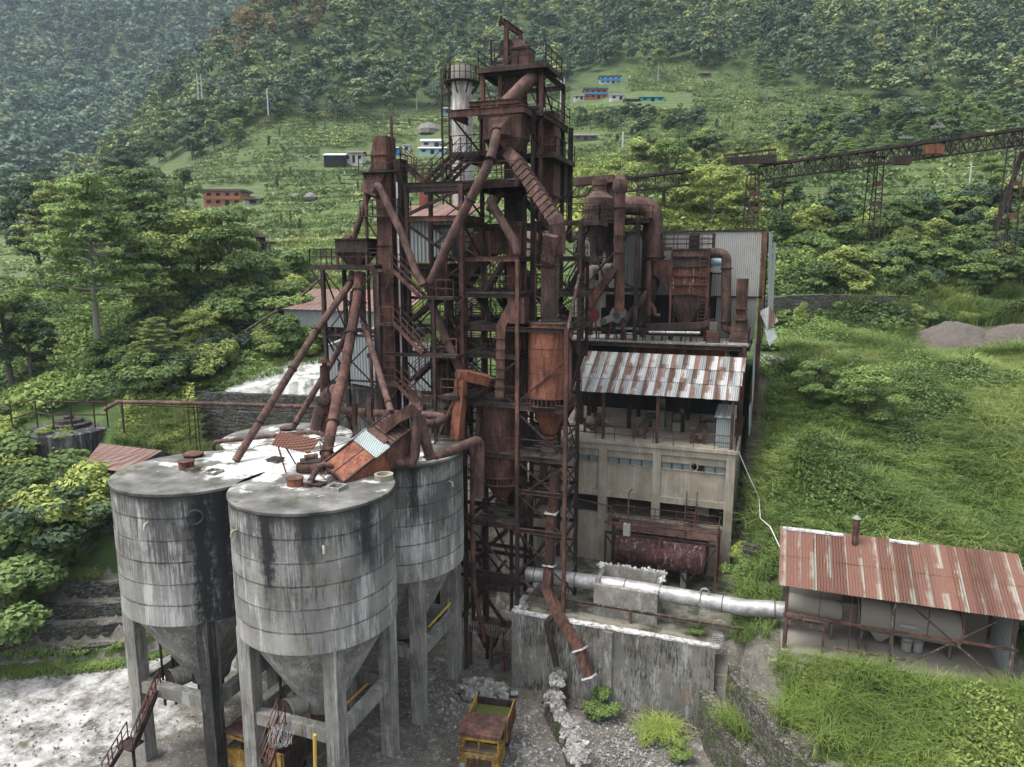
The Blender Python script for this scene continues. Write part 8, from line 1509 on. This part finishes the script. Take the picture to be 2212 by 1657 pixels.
# open shed with red roof behind the gantry
T=thing('red_roof_shed','long open sided shed with old red roof and pale sheeted wall left behind the plant','shed',qd(0,700,700,78)); Yq=18.0
A=qy(3,55,600,Yq); B_=qy(3,640,605,Yq); tz_=qy(3,55,508,Yq).z; lz=qy(3,55,605,Yq).z; MB().box((A.x,Yq,lz),(B_.x+3,Yq+.1,tz_)).build('wall_sheets',M['corr_blue'],T); MB().box((A.x,Yq,lz),(A.x+.1,Yq+7,tz_)).build('wall_sheets',M['corr_wall_y'],T)
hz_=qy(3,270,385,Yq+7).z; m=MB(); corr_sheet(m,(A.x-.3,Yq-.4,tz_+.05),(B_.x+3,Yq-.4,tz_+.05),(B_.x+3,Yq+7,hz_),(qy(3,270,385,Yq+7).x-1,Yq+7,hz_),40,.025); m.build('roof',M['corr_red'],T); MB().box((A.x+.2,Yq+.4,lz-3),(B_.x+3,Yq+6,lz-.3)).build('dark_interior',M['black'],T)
for x in (A.x+.2,A.x+7,B_.x): MB().beam((x,Yq+.2,lz-4),(x,Yq+.2,tz_),.25).build('post',M['rust_dark'],T)
# gable ended white shed behind the stair tower
Yg=3.0; P=[qy(3,x,y,Yg) for x,y in ((320,930),(640,985),(640,600),(600,618),(318,722))]; T=thing('gable_shed','pale corrugated gable shed with broken window behind the spout gantry','shed',(P[0].x,Yg,P[0].z)); MB().loft([P,[p+Y_*6 for p in P]]).build('wall',M['corr_slab'] if False else M['corr_blue'],T)
m=MB(); m.box((P[2].x-.1,Yg+.3,P[1].z),(P[2].x+9.,Yg+.4,P[2].z-1.5)); m.build('side_sheets',M['corr_blue'],T)
a=qy(3,380,880,Yg-.03); b=qy(3,412,835,Yg-.03); MB().box((a.x,Yg-.05,a.z),(b.x,Yg+.02,b.z)).build('window',M['black'],T); a=qy(3,575,905,Yg-.03); b=qy(3,600,820,Yg-.03); MB().box((a.x,Yg-.06,a.z),(b.x,Yg+.02,b.z)).build('door',M['wall_tan'],T); MB().beam(P[4]-Y_*.1,P[3]-Y_*.1,.1,.14).build('verge',M['tin'],T); a=qy(3,555,800,Yg-.03); b=qy(3,590,775,Yg-.03); MB().box((a.x,Yg-.06,a.z),(b.x,Yg+.02,b.z)).build('broken_hole',M['black'],T)
p=P[0]; tag(MB().box((P[0].x-.5,Yg+.5,P[0].z-6),(P[1].x+6,Yg+6,P[0].z-.1)).build('foundation_wall',M['leg_black']),'dark base wall under the pale gable shed','wall')
# inclined twin pipes from bank to shed and dark tower structure
a=qd(0,395,815,82); b=qd(0,600,688,80); T=thing('inclined_conveyor','pair of old inclined pipes on the left bank running up to the red roofed shed','pipe rack',a)
for s in (0,.7): MB().tube([a+Z_*s,b+Z_*s*1.3],.16,8).build('pipe',M['rust_dusty'],T,True)
a=qd(0,650,640,84); b=qd(0,705,590,84); MB().tube([a,b],.16,8).build('pipe',M['rust_dusty'],T,True)
def dsolid(name,label,cat,u0,u1,v0,v1,D,dep,mat): 
    a=qd(0,u0,v1,D); b=qd(0,u1,v1,D); c=qd(0,u0,v0,D); f=V(-math.sin(YAW),math.cos(YAW),0)*dep; return [a,b,b+f,a+f],c.z
def yawbox(T,name,mat,u0,u1,v0,v1,D,dep,off=0):
    f=V(-math.sin(YAW),math.cos(YAW),0); a=qd(0,u0,v1,D)+f*off; b=qd(0,u1,v1,D)+f*off; z=qd(0,u0,v0,D).z; b.z=a.z; f=f*dep; P=[a,b,b+f,a+f]; return MB().hexa(P+[V(p.x,p.y,z) for p in P]).build(name,M[mat],T)
T=thing('timber_hut','dark timber and steel loading hut half hidden by the bushy tree','hut',qd(0,560,560,125)); yawbox(T,'upper_wall','rust_dark',542,562,510,540,125,3); yawbox(T,'lower_wall','black',545,560,540,556,125,3); f=V(-math.sin(YAW),math.cos(YAW),0)
a=qd(0,538,512,124.5); b=qd(0,566,512,124.5); c=qd(0,548,500,126.5); MB().add([a,b,c,a+f*4,b+f*4,c+f*4],[(0,1,2),(3,5,4),(0,2,5,3),(1,4,5,2),(0,3,4,1)]).build('roof',M['rust_dark'],T); yawbox(T,'platform','rust_dark',541,584,522,527,124,3)
for u in (548,562,574,582): MB().beam(qd(0,u,565,124),qd(0,u,524,124),.25).build('leg',M['rust_dark'],T)
# ------------------------------------------------------------------ houses of the hamlet
def house(label,u0,u1,vt,vb,D,wall,roof,storeys=1,band=None,nwin=3,open_=False,dep=5,roofh=.22,flat=False,name='house'):
    ph,dh=ground_hit((u0+u1)/2,vb-1); D=(dh-4.5) if dh and dh>100 else D
    T=thing(name,label,'house',qd(0,(u0+u1)/2,vb,D)); h=vb-vt; rh=h*roofh; yawbox(T,'wall',wall,u0,u1,vt+rh,vb+11,D,dep)
    f=V(-math.sin(YAW),math.cos(YAW),0); r_=V(math.cos(YAW),math.sin(YAW),0); e=(u1-u0)*.05
    if flat: yawbox(T,'roof',roof,u0-e,u1+e,vt+rh*.5,vt+rh,D,dep+.8,-.5)
    else:
        a=qd(0,u0-e,vt+rh+1,D)-f*.7; b=qd(0,u1+e,vt+rh+1,D)-f*.7; b.z=a.z; z=qd(0,u0,vt,D).z; c=b+f*(dep+1)*.55; c.z=max(z,a.z+.3); d=a+f*(dep+1)*.55; d.z=c.z; g=b+f*(dep+1.2); k=a+f*(dep+1.2)
        m=MB(); m.loft([[a,b,c,d],[p+Z_*.12 for p in (a,b,c,d)]]); m.loft([[d,c,g,k],[p+Z_*.12 for p in (d,c,g,k)]]); m.build('roof',M[roof],T)
    for s in range(storeys):
        y0=vt+rh+(h-rh)*s/storeys; y1=vt+rh+(h-rh)*(s+1)/storeys
        for i in range(nwin):
            u=u0+(u1-u0)*(i+.5)/nwin; w_=(u1-u0)/nwin*.22; yawbox(T,'window' if i!=nwin//2 or s<storeys-1 else 'door','black',u-w_,u+w_,y0+(y1-y0)*.25,y0+(y1-y0)*(.62 if (i!=nwin//2 or s<storeys-1) else .98),D,.2,-.12)
    if band: yawbox(T,'balcony',band,u0-1,u1+1,vt+rh+(h-rh)*.36,vt+rh+(h-rh)*.56,D,.3,-.9)
    return T
house('orange painted two storey house with flat roof on the left terraces',441,521,404,445,185,'orange','scrap',2,'brick',4,flat=True,dep=7); house('dark low hut beside the orange house',530,562,428,440,188,'leg','rust_dark',1,None,1,dep=3,name='hut')
house('white house with three dark windows left of the elevator top',745,783,324,352,250,'white','scrap',1,None,3,dep=6); house('open dark shed with grey tin roof joined to the white house',700,744,330,355,248,'black','tin',1,None,2,dep=5,name='hut')
house('low hut with rusty tin roof just left of the elevator head',803,842,328,348,250,'white','corr_red',1,None,2,dep=5,name='hut'); house('small hut with a blue gable behind the elevator head',842,862,316,330,256,'blue','tin',1,None,1,dep=5,name='hut'); house('tiny white water room with a dish on its roof',870,885,312,324,252,'white','white',1,None,1,flat=True,dep=3,name='hut')
house('pale two storey house with grey tin gable roof left of the chimney',909,954,298,318,258,'white','tin',1,None,2,dep=6,roofh=.35); house('long low pale blue house below the two storey one',905,962,317,333,254,'pale_blue','tin',1,None,3,dep=3)
house('small bright blue hut left behind the chimney',958,977,231,244,320,'blue','tin',1,None,1,dep=4,name='hut'); house('long low house with white roof right behind the chimney',1018,1046,225,236,320,'scrap','white',1,None,2,dep=4,name='hut')
house('blue banded two storey house standing highest above the hamlet',1296,1341,161,181,300,'pale_blue','scrap',2,'blue',4,flat=True,dep=5); house('brick house with bright blue balcony in the hamlet',1262,1311,187,214,285,'brick','scrap',2,'blue',4,flat=True,dep=5); house('small pale house with tin roof at the left end of the hamlet',1240,1261,204,216,285,'white','tin',1,None,2,dep=4,name='hut')
house('white boxy house in the middle of the hamlet',1318,1348,202,217,278,'white','white',1,None,2,flat=True,dep=4); house('turquoise house with blue roof and white curtained windows',1385,1434,206,220,270,'green','blue',1,None,3,dep=5,roofh=.28); house('dark open stall right of the white boxy house',1350,1382,212,222,274,'scrap','wood',1,None,2,dep=4,name='hut')
tag(yawbox(None,'x','white',1446,1484,217,224,268,2) if False else MB().box(*(lambda a:(a,a+V(6.5,2,1.4)))(qd(0,1446,224,268))).build('white_tarpaulin',M['white']),'long white tarpaulin covered heap right of the turquoise house','tarpaulin')
house('shed with long pale green tin roof behind the right of the tower',1240,1289,290,303,205,'scrap','tin',1,None,3,flat=True,dep=5,name='hut'); house('white roofed hut half hidden behind the conveyor truss',1832,1866,330,340,135,'scrap','white',1,None,2,flat=True,dep=3,name='hut')
house('small stone hut at the forest edge above the right field',1512,1535,157,164,320,'scrap','wood',1,None,1,dep=3,name='hut')
for (u,v,s,l) in ((925,290,5,'big grey boulder on the field left of the chimney'),(640,437,2,'pale boulder on the lower field right'),(672,430,2,'grey boulder on the lower field beside the pale one'),(130,745,2.2,'grey boulder among the maize at the left')):
    p,d=ground_hit(u,v); m=MB(); r=random.Random(u); m.lathe(p-Z_*s*.2,[(s*.9*r.uniform(.8,1),0),(s*r.uniform(.9,1),s*.35),(s*.55,s*.75),(s*.1,s*.9)],9); tag(m.build('boulder',M['stone_pale'],None),l,'boulder')
# ------------------------------------------------------------------ aerial conveyor on trestles
def truss(T,a,b,h,w,n):
    f=V(-math.sin(YAW),math.cos(YAW),0)*w
    for off in (V(0,0,0),f):
        MB().beam(a+off,b+off,.22).build('top_chord',M['rust_dark'],T); MB().beam(a+off-Z_*h,b+off-Z_*h,.16).build('bottom_chord',M['rust_dark'],T)
        m=MB()
        for i in range(n):
            p=a.lerp(b,i/n)+off; q_=a.lerp(b,(i+1)/n)+off; m.beam(p,p-Z_*h,.1); m.beam(p-Z_*h if i%2 else p,q_ if i%2 else q_-Z_*h,.1)
        m.build('lattice',M['rust_dark'],T)
    m=MB(); m.add([a+Z_*.12,b+Z_*.12,b+f+Z_*.12,a+f+Z_*.12,a+Z_*.2,b+Z_*.2,b+f+Z_*.2,a+f+Z_*.2],[(0,3,2,1),(4,5,6,7),(0,1,5,4),(1,2,6,5),(2,3,7,6),(3,0,4,7)]); m.build('walk_deck',M['rust_dark'],T)
CT=thing('conveyor_truss','long dark lattice conveyor bridge climbing to the right edge','conveyor bridge',qd(0,1650,400,98)); cta=qd(0,1648,357,98); ctb=qd(0,2290,268,93); truss(CT,cta,ctb,1.9,1.8,34)
CT2=thing('conveyor_truss','nearer lower stretch of lattice conveyor bridge behind the cyclones','conveyor bridge',qd(0,1350,400,102)); truss(CT2,qd(0,1215,400,106),qd(0,1500,368,101),1.8,1.8,15)
T=thing('tipping_station','dark heavy railed tipping station at the left end of the conveyor bridge','platform',qd(0,1620,350,98))
for (u0,v0,u1,v1,w) in ((1563,336,1676,323,.25),(1570,345,1676,338,.5),(1580,352,1676,348,.5)): MB().beam(qd(0,u0,v0,97.5),qd(0,u1,v1,97.5),w,w).build('girder',M['rust_dark'],T); MB().beam(qd(0,u0,v0,99.5),qd(0,u1,v1,99.5),w,w).build('girder',M['rust_dark'],T)
m=MB()
for k in range(9): p=qd(0,1566+k*13.5,336-k*1.55,97.5); m.beam(p-Z_*1.0,p,.12)
m.build('uprights',M['rust_dark'],T)
def trestle(u,vt,vb,D,label,lean=0):
    f=V(-math.sin(YAW),math.cos(YAW),0); r_=V(math.cos(YAW),math.sin(YAW),0); t=qd(0,u,vt,D); b=qd(0,u,vb,D); T=thing('trestle',label,'trestle',(b.x,b.y,b.z)); 
    for sx in (-.55,.55):
        for sy in (0,1.6): MB().beam(V(t.x,t.y,b.z-2)+r_*sx*1.5+f*(sy*1.1)+r_*lean,t+r_*sx+f*sy,.16,.16,'L').build('leg',M['rust_dark'],T)
    m=MB(); n=max(6,int((t.z-b.z)/1.1))
    for i in range(n):
        for sy in (0,1.6):
            z0=b.z-1+(t.z-b.z+1)*i/n; z1=b.z-1+(t.z-b.z+1)*(i+1)/n; k0=1.5-.5*i/n; s=1 if i%2 else -1; c=V(t.x,t.y,0)+f*sy; m.beam(c+r_*(-.55*k0*s)+Z_*z0,c+r_*(.55*k0*s)+Z_*z1,.07); m.beam(c+r_*-.55*k0+Z_*z1,c+r_*.55*k0+Z_*z1,.07)
    m.build('lacing',M['rust_dark'],T); 
    for k in (.35,.62): z=b.z+(t.z-b.z)*k; MB().hexa([V(t.x,t.y,z)+r_*a+f*b_+Z_*c for c in (0,.6) for a,b_ in ((-.7,-.05),(.7,-.05),(.7,.02),(-.7,.02))]).build('gusset_plate',M['rust_mid'],T)
    MB().beam(t-r_*.9,t+r_*.9,.3).build('head_beam',M['rust_dark'],T)
trestle(1631,376,500,98,'lattice trestle at the tipping station end of the conveyor bridge'); trestle(1900,340,500,97,'middle lattice trestle carrying the conveyor bridge'); trestle(2206,300,560,92,'tall lattice trestle at the right picture edge'); trestle(1389,401,520,102,'short lattice trestle behind the bent duct'); 
b=qd(0,2150,470,93); t_=qd(0,2207,330,92.5); tag(MB().beam(b-Z_*1.5,t_,.6,.6,'L').build('raking_strut',M['rust_dark']),'raking strut leaning against the tall right trestle','strut')
for (u,v,mt,l) in ((2021,322,'rust_hot','orange ropeway bucket hanging from the conveyor bridge'),(1952,345,'rust_dark','dark ropeway bucket hanging below the conveyor bridge')):
    p=qd(0,u,v,94); T=thing('ropeway_bucket',l,'bucket',p); r_=V(math.cos(YAW),math.sin(YAW),0); f=V(-math.sin(YAW),math.cos(YAW),0); MB().hexa([p+r_*a+f*b_+Z_*c for c in (-.55,.55) for a,b_ in ((-1.1+(-.0 if c>0 else .12),0),(1.1-(0 if c>0 else .12),0),(1.1-(0 if c>0 else .12),1.1),(-1.1+(0 if c>0 else .12),1.1))]).build('bucket',M[mt],T); MB().beam(p+Z_*.55,p+Z_*2.7,.12).build('hanger',M['rust_dark'],T); MB().beam(p+Z_*2.7-r_*.9,p+Z_*2.7+r_*.9,.15,.25).build('carriage',M['machine_grey'],T)
# right stone wall, gravel heaps
T=thing('stone_retaining_wall','dark rough stone retaining wall with chamfered end on the right slope','wall',qd(0,1800,690,82)); D_=82
def wallpts(pts,D): return [qd(0,u,v,D) for u,v in pts]
P=wallpts([(1655,725),(2010,725),(1990,690),(1945,640),(1780,636),(1700,640),(1655,645)],82); f=V(-math.sin(YAW),math.cos(YAW),0); MB().loft([P,[p+f*1.5 for p in P]]).build('wall_body',M['stone'],T); P=wallpts([(1940,720),(2240,700),(2240,674),(1950,668)],83.2); MB().loft([P,[p+f*1.2 for p in P]]).build('low_wall',M['stone'],T)
def heap(label,u0,u1,vt,vb,D,seed):
    D=D or ground_hit((u0+u1)/2,vb)[1]
    a=qd(0,u0,vb,D); b=qd(0,u1,vb,D); t=qd(0,(u0+u1)/2,vt,D); L=(b-a).length/2; c=(a+b)/2; H=t.z-c.z; n=40; m=MB(); vs=[];fs=[]; r_=(b-a).normalized(); f=V(-r_.y,r_.x,0)
    for j in range(n):
        for i in range(n):
            x=-1+2*i/(n-1); y=-1+2*j/(n-1); rr_=math.hypot(x,y); z=max(0,1-rr_**1.7)**1.0; q_=c+r_*x*L+f*y*L*.7; vs.append(q_+Z_*(H*1.05*z+(noise.noise((q_.x*.35,q_.y*.35,seed))*.8+noise.noise((q_.x*1.3,q_.y*1.3,seed))*.25)*min(1,z*3)-.3-.8*(z==0)))
    for j in range(n-1):
        for i in range(n-1): fs.append((j*n+i,j*n+i+1,(j+1)*n+i+1,(j+1)*n+i))
    return tag(m.add(vs,fs).build('gravel_heap',M['gravel'],None,True),label,'gravel heap')
heap('left hump of the grey brown gravel heaps on the right',1940,2190,693,758,74,1); heap('right hump of the grey brown gravel heaps at the picture edge',2060,2330,694,765,73,2); heap('small grey gravel heap right behind the corrugated building',1650,1745,528,552,None,3)
# poles and power lines
def pole(u,vt,vb,D,label,h=None): 
    a=qd(0,u,vb,D); b=qd(0,u,vt,D); T=thing('power_pole',label,'pole',a); MB().tube([(a.x,a.y,a.z-2),(a.x,a.y,b.z)],.22 if D>150 else .12,8).build('shaft',M['pole'],T,True); MB().beam((a.x-.9,a.y,b.z-.4),(a.x+.9,a.y,b.z-.4),.12).build('cross_arm',M['rust_dark'],T); return V(a.x,a.y,b.z)
p1=pole(428,158,205,300,'left one of the twin pale poles on the left ridge'); p1b=pole(436,160,203,300,'right one of the twin pale poles on the left ridge'); p2=pole(579,192,238,275,'single pale pole in the field foot left of centre'); p3=pole(1211,168,223,280,'left of the twin poles behind the tower top'); p3b=pole(1218,168,223,280,'right of the twin poles behind the tower top'); p4=pole(1790,118,160,330,'left of the far twin poles on the right slope'); p4b=pole(1797,120,162,330,'right of the far twin poles on the right slope'); p5=pole(2090,353,430,125,'thin pale pole on the slope at the right'); pole(745,370,400,225,'thin pole on the field in front of the white house'); pole(1345,285,303,200,'short leaning pole behind the cyclones')
def wires(a,b,sag,n,label):
    m=MB()
    for i in range(n):
        o=V(.5*(i-1),0,-.7*(i%3)); pts=[]
        for k in range(13): t=k/12; p=a.lerp(b,t)+o; p.z-=4*sag*t*(1-t); pts.append(p)
        m.tube(pts,.045,4,False)
    T=thing('power_lines',label,'power lines',a); m.build('wires',M['wire'],T)
wires(p1,p2,3,4,'power lines from the left ridge poles to the single field pole'); wires(p2,p3,10,4,'power lines sagging across the fields behind the elevator'); wires(p3,p4,12,4,'power lines running right over the hamlet'); wires(p4,p4+V(120,-20,20),5,3,'power lines leaving the far right poles'); wires(p1,qd(0,-60,330,330),6,3,'power lines running down left into the side valley')
# thin mist in the valley air
m=MB().box((-1600,-75,-1.5-30),(500,1450,700)); hz=m.build('haze',None); kind(hz,'stuff')
hm=bpy.data.materials.new('valley_haze'); hm.use_nodes=True; n_=hm.node_tree.nodes; n_.clear(); ou=n_.new('ShaderNodeOutputMaterial'); pv=n_.new('ShaderNodeVolumePrincipled'); pv.inputs['Color'].default_value=(.72,.87,.97,1); pv.inputs['Density'].default_value=.00012; pv.inputs['Anisotropy'].default_value=.1; hm.node_tree.links.new(pv.outputs[0],ou.inputs['Volume']); hz.data.materials.append(hm)
